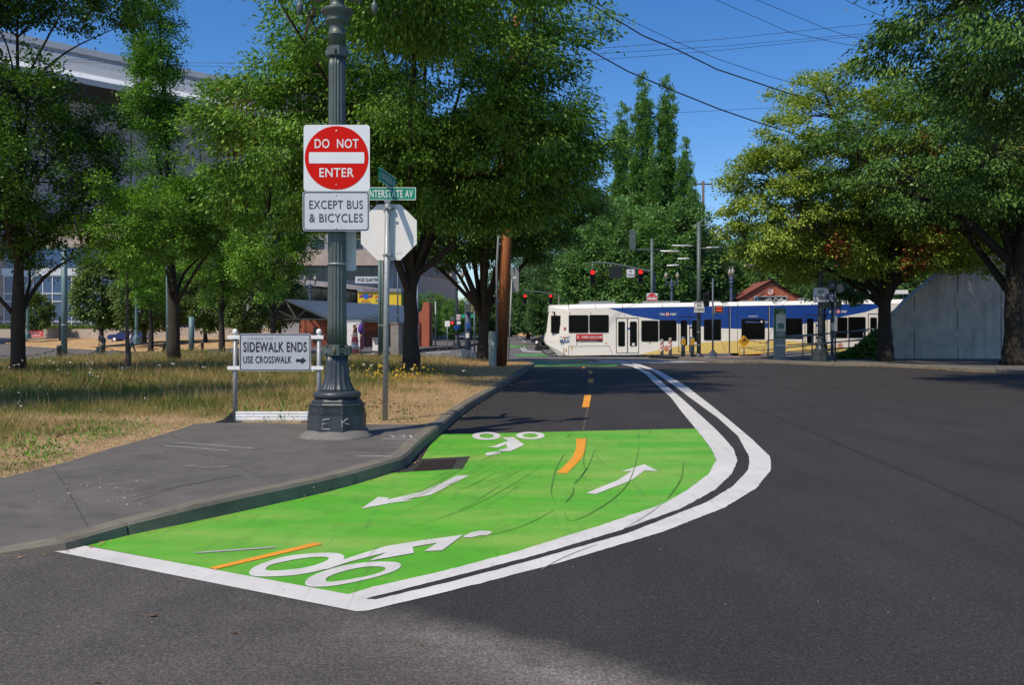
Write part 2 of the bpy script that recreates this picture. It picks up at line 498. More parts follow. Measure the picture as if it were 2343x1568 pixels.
M_sheet2 = mat("weathered_white_sheeting", (0.55, 0.59, 0.63), 0.6, 0, 0.04, 4, spec=.2)
M_red = mat("red_sign_sheeting", (0.60, 0.010, 0.006), 0.6, 0, 0.04, spec=.08)
M_black = mat("black_print", (0.018, 0.020, 0.026), 0.5, 0, 0.0)
M_navyprint = mat("dark_blue_print", (0.035, 0.05, 0.08), 0.5, 0, 0.0)
M_faint = mat("faded_marker", (0.33, 0.37, 0.41), 0.5, 0, 0.0)
M_stgreen = mat("street_sign_green", (0.008, 0.25, 0.16), 0.55, 0, 0.05, spec=.2)
M_white2 = mat("white_print", (0.72, 0.73, 0.73), 0.5, 0, 0.0)
M_blk = mat("black_metal", (0.016, 0.017, 0.018), 0.45, 0.1, 0.2)
M_rubber = mat("black_rubber", (0.013, 0.013, 0.014), 0.7)
M_wire = mat("cable_black", (0.02, 0.021, 0.024), 0.6)
M_wood = woodmat("pole_timber")
M_wooddk = mat("weathered_timber", (0.10, 0.085, 0.07), 0.8)
M_bark = barkmat("bark", (0.040, 0.031, 0.023))
M_barkdk = barkmat("shaded_dark_bark", (0.022, 0.017, 0.013))  # dark bark, deepened further: shade on the right-hand trunks painted into the colour
M_barkg = barkmat("grey_bark", (0.085, 0.072, 0.058))
M_brick = brickmat("brick", (0.46, 0.115, 0.050), (0.36, 0.085, 0.042), (0.30, 0.16, 0.11))
M_brickdk = brickmat("dark_brick", (0.26, 0.065, 0.040), (0.20, 0.05, 0.035), (0.20, 0.12, 0.09))
M_metalroof = mat("blue_metal_roof", (0.070, 0.098, 0.135), 0.5, 0.2, 0.12, 3)
M_darkframe = mat("dark_frame", (0.03, 0.036, 0.034), 0.6)
M_bglass = glassmat("blue_curtain_glass", (0.028, 0.075, 0.19), 0.08)
M_dglass = glassmat("dark_glass", (0.012, 0.02, 0.03), 0.1)
M_tglass = glassmat("tram_glass", (0.004, 0.0045, 0.005), 0.2, 0.12)
M_tw = mat("tram_white", (0.88, 0.86, 0.81), 0.35, 0, 0.05, 1.5)
M_troof = mat("tram_roof_white", (0.84, 0.84, 0.82), 0.35, 0, 0.04, 1.5)
M_tb = mat("tram_blue", (0.014, 0.066, 0.33), 0.35, 0, 0.06, 1.5)
M_ty = mat("tram_yellow", (0.80, 0.60, 0.20), 0.45, 0, 0.10, 1.2)
M_tlogo = mat("logo_red", (0.62, 0.10, 0.045), 0.5, 0, 0)
M_maxblue = mat("logo_blue", (0.03, 0.09, 0.27), 0.5, 0, 0)
M_orangel = mat("amber_lens", (0.55, 0.27, 0.03), 0.3, 0, 0)
M_globe = mat("amber_glass_globe", (0.30, 0.255, 0.165), 0.25, 0, 0.1, 4, spec=0.7)
M_globetop = mat("globe_cap_metal", (0.30, 0.30, 0.29), 0.35, 0.5, 0.1)
M_redlit = emit("lit_red_signal", (1.0, 0.018, 0.012), 1.6)
M_redled = emit("lit_red_leds", (1.0, 0.09, 0.03), 0.75)
M_yel = mat("yellow_sign_sheeting", (0.72, 0.36, 0.012), 0.5, 0, 0.05)
M_billy = mat("billboard_yellow", (0.78, 0.55, 0.03), 0.5, 0, 0.1)
M_blue = mat("blue_print", (0.02, 0.12, 0.5), 0.5, 0, 0.0)
M_purple = mat("purple_print", (0.22, 0.05, 0.20), 0.5, 0, 0.0)
M_mapgreen = mat("map_green", (0.10, 0.28, 0.19), 0.5, 0, 0.3, 9)
M_kgreen = mat("kiosk_green", (0.015, 0.17, 0.07), 0.45, 0, 0.05)
M_ped = mat("pale_green_fibreglass", (0.30, 0.36, 0.31), 0.6, 0, 0.12, 4)
M_carblue = mat("car_blue", (0.012, 0.025, 0.16), 0.25, 0.2, 0.03, spec=0.7)
M_dirt = mat("dry_thatch", (0.36, 0.25, 0.135), 0.95, 0, 0.4, 5.0, 0.5, 60)
M_tact = mat("tactile_yellow", (0.62, 0.34, 0.04), 0.7, 0, 0.15)
M_ramp = mat("reddish_paving", (0.26, 0.19, 0.165), 0.85, 0, 0.2, 3)
M_skin = mat("skin", (0.36, 0.17, 0.10), 0.55, 0, 0.05)
M_hair = mat("dark_hair", (0.014, 0.010, 0.009), 0.6, 0, 0.1)
M_shirtw = mat("white_cotton", (0.52, 0.52, 0.58), 0.8, 0, 0.08)
M_jean = mat("denim", (0.035, 0.07, 0.13), 0.85, 0, 0.2)
M_dkcloth = mat("dark_grey_cloth", (0.045, 0.05, 0.06), 0.85, 0, 0.3, 8)
M_dkgreen = mat("dark_green_canvas", (0.02, 0.05, 0.045), 0.85, 0, 0.2)
M_purp = mat("violet_fabric", (0.11, 0.045, 0.36), 0.7, 0, 0.15)
L_zel = leafmat("zelkova_leaf", [(0.016, 0.038, 0.008), (0.033, 0.072, 0.012), (0.058, 0.108, 0.016), (0.110, 0.158, 0.024)], 0.28, 0.4)
L_zel2 = leafmat("zelkova_dark_leaf", [(0.011, 0.027, 0.008), (0.022, 0.048, 0.012), (0.040, 0.078, 0.016), (0.070, 0.108, 0.022)], 0.24, 0.34)
L_pear = leafmat("pear_leaf", [(0.013, 0.032, 0.006), (0.027, 0.066, 0.009), (0.050, 0.104, 0.013), (0.085, 0.148, 0.020)], 0.28, 0.34)
L_pearshade = leafmat("shaded_pear_leaf", [(0.011, 0.028, 0.006), (0.022, 0.056, 0.009), (0.042, 0.088, 0.013), (0.075, 0.130, 0.020)], 0.25, 0.34, 1.0, 2.2)  # pear_leaf darkened throughout: the left trees' shade is put into the colour
L_lite = leafmat("bright_leaf", [(0.022, 0.052, 0.008), (0.042, 0.090, 0.012), (0.068, 0.124, 0.016), (0.100, 0.158, 0.022)], 0.32, 0.42)
L_elm = leafmat("yellow_green_leaf", [(0.035, 0.060, 0.014), (0.068, 0.102, 0.018), (0.108, 0.140, 0.022), (0.160, 0.172, 0.030)], 0.28, 0.4)
L_pop = leafmat("poplar_leaf", [(0.020, 0.046, 0.016), (0.036, 0.076, 0.022), (0.056, 0.105, 0.028), (0.080, 0.130, 0.034)], 0.24, 0.36)
L_lin = leafmat("linden_leaf", [(0.016, 0.030, 0.010), (0.030, 0.052, 0.015), (0.052, 0.078, 0.020), (0.085, 0.100, 0.030)], 0.2, 0.45)
L_dark = leafmat("dark_wood_leaf", [(0.010, 0.024, 0.010), (0.020, 0.044, 0.016), (0.036, 0.070, 0.020), (0.058, 0.096, 0.024)], 0.2, 0.45)
L_rust = leafmat("withered_leaf", [(0.050, 0.015, 0.007), (0.105, 0.028, 0.011), (0.150, 0.052, 0.018)], 0.15, 0.6)
L_ivy = leafmat("ivy_leaf", [(0.012, 0.03, 0.008), (0.03, 0.065, 0.015), (0.05, 0.10, 0.022)], 0.15, 0.4)
# ================================================================ SETTING
def sheet(name, pts, z, m, parent=None):
    mb = MB(); mb.face([(p[0], p[1], z) for p in pts])
    return mb.build(name, m, parent)
ground = MB(); ground.face([(-1500, -60, 0), (1500, -60, 0), (1500, 2500, 0), (-1500, 2500, 0)])
ground = tag(ground.build("ground", M_old), kind="structure")

KERB = [Vector(p) for p in [(-16, 5.3, 0), (-6.2, 5.8, 0)]] + [G(0, 1278), G(190, 1253), G(280.7, 1230.5), G(471, 1191), G(658.5, 1149), G(775, 1121), G(852.6, 1097),
        G(927, 1073), G(956.6, 1041), G(1006.5, 995.5), G(1073, 939), G(1143.7, 893.6), G(1220.7, 839.5),
        Vector((0.85, 43, 0)), Vector((-0.5, 45.6, 0)), Vector((-3, 46.6, 0)), Vector((-9, 47.2, 0)), Vector((-13, 50, 0)), Vector((-23.9, 68, 0))]
RK = [Vector((9.0, 54.4, 0)), G(1502, 819.5), G(1570, 823), G(1644, 831.5), G(1768, 832), G(1893, 837.7), G(1992, 839), G(2100, 843.5), G(2172, 847.6), G(2343, 858.5), Vector((20.4, 26, 0)), Vector((21, 15, 0)), Vector((21, -6, 0))]

# new dark asphalt carpet of the two lanes (joint to the older paving is in the material)
road_pts = [(-30, -12), (45, -12), (45, 40)] + [(p.x + .3, p.y + .2) for p in reversed(RK[3:10])] + [(9.6, 45.35), (0.6, 45.3), (-5, 44), (-5, 16), (-12, 5.5), (-30, 5.2)]
road = tag(sheet("road", road_pts, 0.004, M_new), kind="structure")

# ---- painted markings (each its own sheet on the road)
def fit2(A, B, n): return resample(A, n), resample(B, n)
def zed(ps, z): return [Vector((p.x, p.y, z)) for p in ps]
in_l = [G(1340, 829.5), G(1385, 830.8), G(1414, 833.5), G(1447, 839.5), G(1476, 856), G(1505.6, 885), G(1534.7, 910), G(1559.6, 943.5), G(1591, 982), G(1606, 999.6), G(1630, 1033), G(1638.7, 1054.5), G(1622, 1087), G(1572, 1124.4), G(1518, 1155.6), G(1380.8, 1203.4), G(1181, 1265.8), G(1019, 1309.5), G(852.6, 1347), G(797, 1365)]
in_r = [G(1345, 828.8), G(1400, 830), G(1430, 832.5), G(1455.7, 838), G(1489, 854), G(1534.7, 891.5), G(1560, 913), G(1584.6, 935), G(1634.5, 981), G(1655, 1002), G(1678, 1028.8), G(1687.7, 1055.8), G(1674, 1087), G(1634.5, 1124.4), G(1559.6, 1166), G(1422.4, 1215.9), G(1227, 1274), G(1019, 1328), G(852.6, 1370), G(838, 1375)]
out_l = [G(1385, 828.8), G(1418, 830), G(1443, 833.5), G(1493, 850), G(1539, 881), G(1588.7, 918.5), G(1642.8, 958), G(1688.5, 999.6), G(1713.5, 1046), G(1714.5, 1060), G(1711.4, 1078.7), G(1676, 1116), G(1618, 1151.5), G(1434.9, 1224), G(1185, 1295), G(1019, 1338.5), G(861, 1376)]
out_r = [G(1400, 828), G(1436, 829.5), G(1464, 834.5), G(1509.7, 850), G(1568, 883), G(1622, 924.8), G(1667.8, 962), G(1721.8, 1008), G(1761, 1046), G(1764, 1060), G(1763.4, 1078.7), G(1730, 1120), G(1659.4, 1164), G(1518, 1220), G(1268.5, 1295), G(1060.5, 1349), G(845, 1401)]
gp = in_l[8:] + [G(187, 1249)] + [G(280.7, 1228), G(471, 1189), G(658.5, 1147), G(852.6, 1096), G(893, 1084.6), G(945, 1081), G(1058.6, 1075), G(1076, 1046), G(964.7, 1051.7), G(976, 1033), G(997, 998), G(1008.6, 995.5)]
tag(sheet("green_lane_paint", gp, 0.0065, M_green, road))
def pair(name, A, B, z, m, n=48):
    rj = random.Random(int(z * 1e5)); A2, B2 = [], []
    for i in range(len(A) - 1):
        k = max(1, min(60, int((A[i + 1] - A[i]).length / .05)))
        for j in range(k):
            a, b = A[i].lerp(A[i + 1], j / k), B[i].lerp(B[i + 1], j / k); u = (b - a).normalized()
            A2.append(a + u * rj.gauss(0, .0028)); B2.append(b + u * rj.gauss(0, .0032))
    A2.append(A[-1]); B2.append(B[-1])
    mb = MB(); mb.strip(zed(A2, z), zed(B2, z)); return mb.build(name, m, road)
pair("white_edge_line", in_l, in_r, 0.0095, M_white)
pair("white_edge_line", out_l, out_r, 0.0098, M_white)
mb = MB(); mb.face(zed([G(122.6, 1265), G(187, 1251), G(797, 1364), G(852.6, 1347), G(838, 1375), G(861, 1376), G(845, 1401), G(816.6, 1403.5)], 0.0090)); mb.build("white_stop_bar", M_white, road)
def loop_pts(fn, pts): return [fn(a, b) for a, b in pts]
def wheel(fn, outer, inner, name="bicycle_symbol_wheel", n=36):
    A = resample(catmull(loop_pts(fn, outer + outer[:1]), 4), n); B = resample(catmull(loop_pts(fn, inner + inner[:1]), 4), n)
    ca = sum(A, Vector()) / n
    def srt(L): return sorted(L[:-1], key=lambda p: math.atan2(p.y - ca.y, p.x - ca.x))
    mb = MB(); mb.strip(zed(srt(A), 0.0112), zed(srt(B), 0.0112), True); return mb.build(name, M_white, road)
def mark(name, fn, pts, m=None, z=0.0112):
    mb = MB(); mb.face(zed(loop_pts(fn, pts), z)); return mb.build(name, m or M_white, road)
wheel(c5, [(1030, 755), (1045, 730), (1100, 705), (1200, 675), (1320, 661), (1430, 659), (1470, 672), (1465, 695), (1420, 722), (1330, 748), (1220, 765), (1100, 770), (1045, 766)],
      [(1105, 735), (1130, 715), (1200, 698), (1290, 682), (1380, 677), (1400, 685), (1380, 700), (1320, 720), (1240, 735), (1150, 742), (1112, 740)])
wheel(c5, [(1290, 800), (1300, 780), (1360, 750), (1470, 718), (1600, 701), (1710, 702), (1735, 715), (1715, 738), (1640, 765), (1520, 795), (1400, 815), (1320, 817), (1295, 812)],
      [(1385, 788), (1395, 772), (1450, 750), (1540, 728), (1620, 722), (1660, 728), (1655, 742), (1600, 762), (1510, 780), (1430, 792), (1395, 794)])
mark("bicycle_symbol_rider", c5, [(1338, 738), (1470, 690), (1560, 660), (1670, 627), (1840, 600), (2022, 575), (1925, 648), (1842, 652), (1903, 612), (1788, 632), (1795, 660), (1585, 697), (1668, 657), (1500, 700), (1390, 736)], None, 0.0126)
mark("bicycle_symbol_head", c5, [(2020, 582), (2060, 563), (2105, 555), (2148, 557), (2156, 565), (2135, 575), (2095, 578), (2060, 587), (2032, 587)])
mark("lane_arrow", c5, [(1550, 452), (1630, 397), (1682, 402), (1668, 411), (1830, 373), (1995, 298), (2052, 296), (1870, 388), (1745, 411), (1795, 412), (1700, 424)])
mark("lane_arrow", c6, [(1495, 657), (1572, 696), (1497, 691), (1425, 745), (1228, 822), (1175, 817), (1350, 745), (1425, 695), (1368, 697)])
def el(cx_, cy_, rx, ry, n=13): return [(cx_ + rx * math.cos(2 * math.pi * k / n), cy_ + ry * math.sin(2 * math.pi * k / n)) for k in range(n)]
wheel(c6, el(626, 500, 79, 22), el(628, 500, 40, 12.5)); wheel(c6, el(868, 498, 79, 21), el(868, 498, 42, 12))
mark("bicycle_symbol_rider", c6, [(712, 510), (775, 507), (835, 549), (762, 584), (705, 587), (690, 578), (742, 566), (735, 545), (690, 565), (632, 562), (668, 557), (745, 527)], None, 0.0126)
mark("bicycle_symbol_head", c6, [(617, 602), (630, 592), (665, 588), (704, 587), (702, 597), (665, 606), (628, 608)])
mark("orange_centre_dash", c6, [(1120, 515), (1175, 515), (1172, 580), (1145, 630), (1068, 708), (1012, 706), (1095, 625), (1120, 570)], M_orange)
mark("orange_centre_dash", c5, [(845, 728), (1335, 610), (1372, 617), (1275, 641), (872, 736)], M_orange)
for q in ([(868, 547), (942, 547), (917, 680), (840, 680)], [(912, 362), (968, 362), (965, 412), (905, 412)], [(905, 280), (948, 280), (962, 305), (918, 307)], [(835, 235), (865, 235), (882, 247), (850, 247)]):
    mark("orange_centre_dash", c6b, q, M_orange, 0.009)
mark("paint_smear", c5, [(765, 658), (960, 642), (1150, 630), (1160, 634), (980, 648), (800, 660)], M_whiteold, 0.012)
M_ghost = mat("old_line_stain", (0.075, 0.062, 0.045), 0.85, 0, 0.3, 8)
mark("removed_line_stain", c6b, [(893, 690), (915, 690), (862, 935), (838, 935)], M_ghost, 0.006)
mark("removed_line_stain", c6b, [(930, 415), (945, 415), (935, 545), (915, 545)], M_ghost, 0.006)
# tyre scuffs on the green paint: thin curved strokes
rs = random.Random(3)
mb = MB()
def stroke(pts, w):
    c = catmull(pts, 5)
    A, B = [], []
    for i, p in enumerate(c):
        d = (c[min(i + 1, len(c) - 1)] - c[max(i - 1, 0)]).normalized(); nrm = Vector((-d.y, d.x, 0))
        ww = w * (0.25 + 0.75 * math.sin(math.pi * (i + .5) / len(c)))
        A.append(Vector((p.x + nrm.x * ww, p.y + nrm.y * ww, 0.0140))); B.append(Vector((p.x - nrm.x * ww, p.y - nrm.y * ww, 0.0140)))
    mb.strip(A, B)
for q, w in (([(1060, 590), (1010, 680), (985, 780), (985, 830), (1010, 880)], .016), ([(1180, 500), (1160, 640), (1170, 690), (1110, 770)], .016), ([(1222, 575), (1180, 680), (1100, 770)], .012),
          ([(1105, 780), (1100, 820), (1060, 870)], .02), ([(1465, 545), (1445, 660), (1400, 770), (1280, 880), (1100, 970), (1050, 915)], .014), ([(1710, 640), (1695, 740), (1620, 850)], .02),
          ([(1000, 910), (820, 1000), (560, 1070)], .012), ([(940, 660), (750, 780), (520, 900), (200, 1010)], .010),
          ([(1465, 480), (1462, 515)], .02), ([(1530, 462), (1528, 488)], .02), ([(1085, 490), (1070, 512)], .02)):
    stroke([c6(*p) for p in q], w * .42)
for i in range(34):
    x0, y0 = rs.uniform(380, 860), rs.uniform(560, 780)
    L = rs.uniform(60, 330); k = rs.uniform(.45, .75)
    stroke([c6(x0, y0), c6(x0 - L * .5, y0 + L * k * .5 * .95), c6(x0 - L, y0 + L * k * .8)], rs.uniform(.0015, .0035))
mb.build("tyre_scuff_marks", M_scuff, road)
mb = MB()
for q in ([(1600, 870), (1530, 925), (1460, 970), (1380, 1015)], [(1240, 1100), (1060, 1170), (930, 1240)]): stroke([c6(*p) for p in q], .005)
mb.build("tyre_scuff_marks", mat("grey_rubber_smear", (.33, .33, .32), .8, 0, .3, 25), road)
M_seam = mat("sealed_joint_tar", (0.026, 0.025, 0.026), .7, 0, .2)
line_pts = [G(x, y) for x, y in ((1640, 893), (1691, 916), (1818, 972), (1955, 1031), (2048, 1071), (2172, 1124), (2343, 1202), (2500, 1275))]
A_, B_ = [], []
for i_, p_ in enumerate(line_pts):
    t_ = (line_pts[min(i_ + 1, len(line_pts) - 1)] - line_pts[max(i_ - 1, 0)]).normalized(); w_ = Vector((-t_.y, t_.x, 0)) * .035
    A_.append(Vector((p_.x, p_.y, .0065)) + w_); B_.append(Vector((p_.x, p_.y, .0065)) - w_)
mb = MB(); mb.strip(A_, B_); mb.build("sealed_joint", M_seam, road)
# far crossing paint
def quadG(name, pts, m, z=0.0125):
    b_ = MB(); b_.face(zed([G(*p) for p in pts], z)); return b_.build(name, m, road)
quadG("green_crossing_band", [(1213, 825.5), (1330, 824.5), (1368, 829), (1214, 830.6)], M_greenold)
quadG("green_crossing_band", [(1216, 832.6), (1420, 832), (1410, 838.6), (1219, 839.6)], M_greenold)
quadG("green_crossing_band", [(1178, 811.5), (1245, 810.5), (1257, 815.5), (1180, 816)], M_greenold)
quadG("green_crossing_band", [(1166, 790.2), (1250, 788.6), (1252, 790.2), (1212, 792), (1190, 796), (1166, 796.8)], M_greenold)
quadG("white_crosswalk_line", [(1210, 831.3), (1420, 831), (1700, 827.5), (1700, 829), (1430, 832.2), (1212, 832.3)], M_whiteold)
quadG("white_crosswalk_line", [(1365, 824.8), (1560, 827.5), (1700, 829.6), (1560, 830), (1380, 829.5)], M_whiteold, 0.0105)
quadG("white_crosswalk_line", [(1600, 821.5), (1605, 820.5), (1660, 827), (1650, 828.5)], M_whiteold)
quadG("white_bike_line", [(1186, 794.2), (1192, 794.2), (1201, 804), (1240, 806.6), (1240, 807.8), (1196, 805.6)], M_whiteold)
quadG("white_bike_line", [(1193, 793.6), (1199, 793.4), (1207, 803), (1240, 804.8), (1240, 805.8), (1203, 804.4)], M_whiteold)
for p in ([(974, 808), (1030, 804.6), (1030, 806.2), (974, 809.8)], [(974, 812.4), (1008, 811), (1008, 812), (974, 813.4)], [(1050, 811), (1062, 810.2), (1062, 811.4), (1050, 812.2)]):
    quadG("white_crosswalk_line", p, M_whiteold)
# embedded tram rails
for yy in (56.95, 58.4):
    b_ = MB(); b_.face([(-60, yy, .006), (60, yy, .006), (60, yy + .07, .006), (-60, yy + .07, .006)]); b_.build("tram_rail", M_galv, road)

# ---- sidewalk pad, kerb stones, grass island
def kerb_h(i, p):
    if p.y < 7.3 and p.x < -2: return max(0.015, min(.15, .015 + (p.x + 3.85) * .105))
    return 0.15
def offset_path(path, d):
    out = []
    for i, p in enumerate(path):
        t = (path[min(i + 1, len(path) - 1)] - path[max(i - 1, 0)]).normalized()
        out.append(p + Vector((-t.y, t.x, 0)) * d)
    return out
island_kerb = catmull(KERB, 5)
inner = offset_path(island_kerb, 0.19)
island = thing("grass_island", None, None, (-8, 25, 0)); tag(island, kind="structure")
def kerb_stones(path, inn, parent, step, hf, m=M_kerb):
    L = [0.0]
    for a, b in zip(path, path[1:]): L.append(L[-1] + (b - a).length)
    total = L[-1]; n = max(1, int(total / step))
    def at(pl, s):
        for i in range(len(L) - 1):
            if L[i + 1] >= s:
                t = (s - L[i]) / max(1e-6, L[i + 1] - L[i]); return pl[i].lerp(pl[i + 1], t)
        return pl[-1]
    for k in range(n):
        s0, s1 = total * k / n + .008, total * (k + 1) / n - .008
        mb = MB(); sub = max(2, int((s1 - s0) / .5) + 1)
        ss = [s0 + (s1 - s0) * i / (sub - 1) for i in range(sub)]
        rows = [[], [], [], [], []]
        for s_ in ss:
            a, b = at(path, s_), at(inn, s_); h = hf(0, a)
            u = (b - a).normalized()
            rows[0].append(Vector((a.x, a.y, -.02))); rows[1].append(Vector((a.x + u.x * .012, a.y + u.y * .012, h * .8)))
            rows[2].append(Vector((a.x + u.x * .035, a.y + u.y * .035, h))); rows[3].append(Vector((b.x, b.y, h + .002))); rows[4].append(Vector((b.x, b.y, -.02)))
        for r0, r1 in zip(rows, rows[1:]): mb.strip(r1, r0)
        mb.face([r[0] for r in rows]); mb.face([r[-1] for r in reversed(rows)])
        mb.build("kerb_stone", m, parent)
kerb_stones(island_kerb, inner, island, 2.6, kerb_h)
# sidewalk pad
i_end = min(range(len(inner)), key=lambda i: (inner[i] - Vector((-1.0, 13.5, 0))).length)
i_beg = min(range(len(inner)), key=lambda i: (inner[i] - Vector((-6.0, 5.9, 0))).length)
back = [Vector((-1.42, 13.46, 0)), Vector((-3.2, 13.6, 0)), Vector((-4.75, 13.9, 0)), Vector((-5.06, 13.6, 0)), Vector((-4.98, 12.3, 0)), Vector((-5.05, 10.7, 0)), Vector((-5.0, 9.6, 0)), Vector((-5.1, 8.4, 0)), Vector((-6.4, 7.3, 0)), Vector((-9, 6.6, 0))]
pad = []
for p in inner[i_beg:i_end + 1]:
    pad.append(Vector((p.x, p.y, kerb_h(0, p) - .002)))
for p in back: pad.append(Vector((p.x, p.y, 0.148)))
fr = [Vector((p.x, p.y, kerb_h(0, p) - .002)) for p in inner[i_beg:i_end + 1]]
bk = [Vector((p.x, p.y, 0.148)) for p in reversed(back)]
# match the corner (-5.06, 13.6) .. by fractions so that the strip never folds over
fr_, bk_ = resample(fr, 40), resample(bk[:6], 22)[:-1] + resample(bk[5:], 19)
mb = MB(); prevr = None
for k_ in range(9):
    row = [Vector((a_.x + (b_.x - a_.x) * k_ / 8, a_.y + (b_.y - a_.y) * k_ / 8, a_.z + (b_.z - a_.z) * min(1, k_ / 5))) for a_, b_ in zip(fr_, bk_)]
    if prevr: mb.strip(prevr, row)
    prevr = row
sidewalk = tag(mb.build("sidewalk", M_walk, None, True), kind="structure")
# tooled joint and utility chalk on the pad
def line_sheet(name, pts, w, z, m, parent):
    A, B = [], []
    pts = [Vector(p) for p in pts]
    for i, p in enumerate(pts):
        t = (pts[min(i + 1, len(pts) - 1)] - pts[max(i - 1, 0)]).normalized(); n_ = Vector((-t.y, t.x, 0)) * w / 2
        A.append(Vector((p.x, p.y, z)) + n_); B.append(Vector((p.x, p.y, z)) - n_)
    b_ = MB(); b_.strip(A, B); return b_.build(name, m, parent)
def c5s(a, b): return G(60.9 + .4939 * a, 944 + .4939 * b, .15)
M_crack = mat("dark_joint", (0.03, 0.028, 0.025), 0.9)  # near-black fill for joint lines, tie holes and the drain's patch
line_sheet("tooled_joint", [c5s(480, 399), c5s(700, 345), c5s(1000, 290)], .012, .1525, M_crack, sidewalk)
line_sheet("utility_chalk_mark", [c5s(640, 155), c5s(930, 178)], .018, .153, M_chalk, sidewalk)
line_sheet("utility_chalk_mark", [c5s(680, 140), c5s(860, 152), c5s(1050, 168)], .018, .153, M_chalk, sidewalk)
line_sheet("utility_chalk_mark", [c5s(1535, 206), c5s(1690, 206)], .03, .156, M_chalk, sidewalk)
line_sheet("utility_chalk_mark", [c5s(1650, 124), c5s(1806, 128)], .025, .156, M_chalk, sidewalk)
for q in ([(1680, 108), (1705, 112), (1690, 116), (1712, 119)], [(1722, 111), (1745, 108), (1750, 114), (1728, 115), (1760, 119)], [(1775, 108), (1786, 119)]):
    line_sheet("utility_chalk_mark", [c5s(*p) for p in q], .022, .156, M_chalk, sidewalk)
line_sheet("utility_chalk_mark", [c5s(735, 252), c5s(790, 247)], .05, .153, M_conc, sidewalk)
line_sheet("utility_chalk_mark", [c5s(800, 258), c5s(900, 256), c5s(930, 250)], .04, .153, M_conc, sidewalk)

# island turf surface
poly = [Vector((p.x, p.y, 0)) for p in inner[i_end:]] + [Vector((-24, 69, 0)), Vector((-34, 60, 0)), Vector((-40, 20, 0)), Vector((-40, 6, 0)), Vector((-12, 5.9, 0))] + list(reversed(back))
ie3 = [Vector((p.x, p.y, 0)) for p in inner[i_end:i_end + 4]]
cut = ie3[-1].y
mb = MB()
# triangle fans kept simple: near-left field, strip behind the pad, then the long island
mb.face([(x, y, .144) for x, y in ((-40, 6), (-12, 5.9), (-9, 6.6), (-6.4, 7.3), (-5.1, 8.4), (-40, 8.4))])
lb_ = [(p.x, p.y) for p in reversed(back[3:8])]
for (xa, ya), (xb, yb) in zip(lb_, lb_[1:]): mb.face([(-40, ya, .144), (xa, ya, .144), (xb, yb, .144), (-40, yb, .144)])
mb.face([(-40, 13.6, .144), (-5.06, 13.6, .144), (-4.75, 13.9, .144), (-4.75, cut, .144), (-40, cut, .144)])
mb.face([(-4.75, 13.9, .144), (-3.2, 13.6, .144), (-3.2, cut, .144), (-4.75, cut, .144)])
mb.face([(-3.2, 13.6, .144), (-1.42, 13.46, .144)] + [(p.x, p.y, .144) for p in ie3] + [(-3.2, cut, .144)])
rest = [p for p in inner[i_end + 3:]]
for p0, p1 in zip(rest, rest[1:]):
    lx = lambda y_: -23.7 - max(0, min(16.3, (40 - y_) * 1.2))
    if p1.y > p0.y and p0.x > lx(p0.y): mb.face([(lx(p0.y), p0.y, .144), (p0.x, p0.y, .144), (p1.x, p1.y, .144), (min(p1.x - .01, lx(p1.y)), p1.y, .144)])
for a_, b_ in zip(back, back[1:]): mb.face([(a_.x, a_.y, .147), (b_.x, b_.y, .147), (b_.x, b_.y, .0), (a_.x, a_.y, .0)])
turf = mb.build("turf", M_dirt, island)

# ---- right-hand sidewalk with its kerb, ramp paving
rk = catmull(RK, 4)
rin = offset_path(rk, 0.35)
rwalk = thing("far_sidewalk", None, None, (20, 40, 0)); tag(rwalk, kind="structure")
kerb_stones(rk, rin, rwalk, 3.0, lambda i, p: .15, M_kerb)
mb = MB(); mb.face([(p.x, p.y, .147) for p in rin] + [(60, -6, .147), (60, 54.2, .147), (9.3, 54.2, .147)])
mb.build("paving", M_walk, rwalk)
mb = MB(); mb.face([(11, 50.2, .152), (22, 49.5, .152), (22, 53.9, .152), (10.6, 53.9, .152)]); mb.build("ramp_paving", M_ramp, rwalk)
mb = MB(); mb.face([P(1690, 812, 51.4), P(1772, 808.5, 51.4), P(1772, 804.5, 52.6), P(1690, 809.5, 52.6)]); mb.build("tactile_strip", M_tact, rwalk)
# ---- plaza, lawn, banks
plaza = tag(MB().prism([(-22, 49.5), (-8.4, 48.9), (-7.9, 62), (-7.3, 74), (-4.9, 85), (-4.5, 120), (-24, 120)], -0.02, .30).build("plaza", M_walk), kind="structure")
edge = [(-110, 175), (-81, 135), (-60, 104), (-46.8, 89), (-37.4, 78.8), (-28, 69.5), (-24.5, 68), (-22.1, 68.4)]
mb = MB(); prev = None
for dy, z in ((0, -.01), (0.2, .12), (5, .35), (13, .8), (26, 1.05), (60, 1.1), (300, 1.2)):
    row = [Vector((x, y + dy, z)) for x, y in edge]
    if prev: mb.strip(prev, row)
    prev = row
M_dry = mat("dry_lawn", (0.42, 0.27, 0.12), 0.95, 0, 0.35, 1.2, 0.4, 30)
lawn = tag(mb.build("lawn", M_dry), kind="structure")
mb = MB(); prev = None
for i, (c, z, w) in enumerate(((Vector((6.5, 100)), .01, 11), (Vector((4.5, 118)), .02, 9), (Vector((3.0, 135)), .12, 9), (Vector((0.4, 170)), .73, 10), (Vector((-7, 205)), 1.0, 12), (Vector((-30, 235)), 1.3, 14))):
    row = [Vector((c.x - w * .55, c.y, z)), Vector((c.x + w * .45, c.y, z))]
    if prev: mb.strip(prev, row)
    prev = row
hillroad = tag(mb.build("hill_road", M_old), kind="structure")
mb = MB(); mb.strip([P(1201, 786, 130) + Vector((0, 0, .03)), P(1193, 777.5, 150) + Vector((0, 0, .02)), P(1185, 772, 172), P(1168, 768.8, 200)], [P(1204, 786, 130) + Vector((0, 0, .03)), P(1196, 777.5, 150) + Vector((0, 0, .02)), P(1187, 771.4, 172), P(1168, 768.0, 200)])
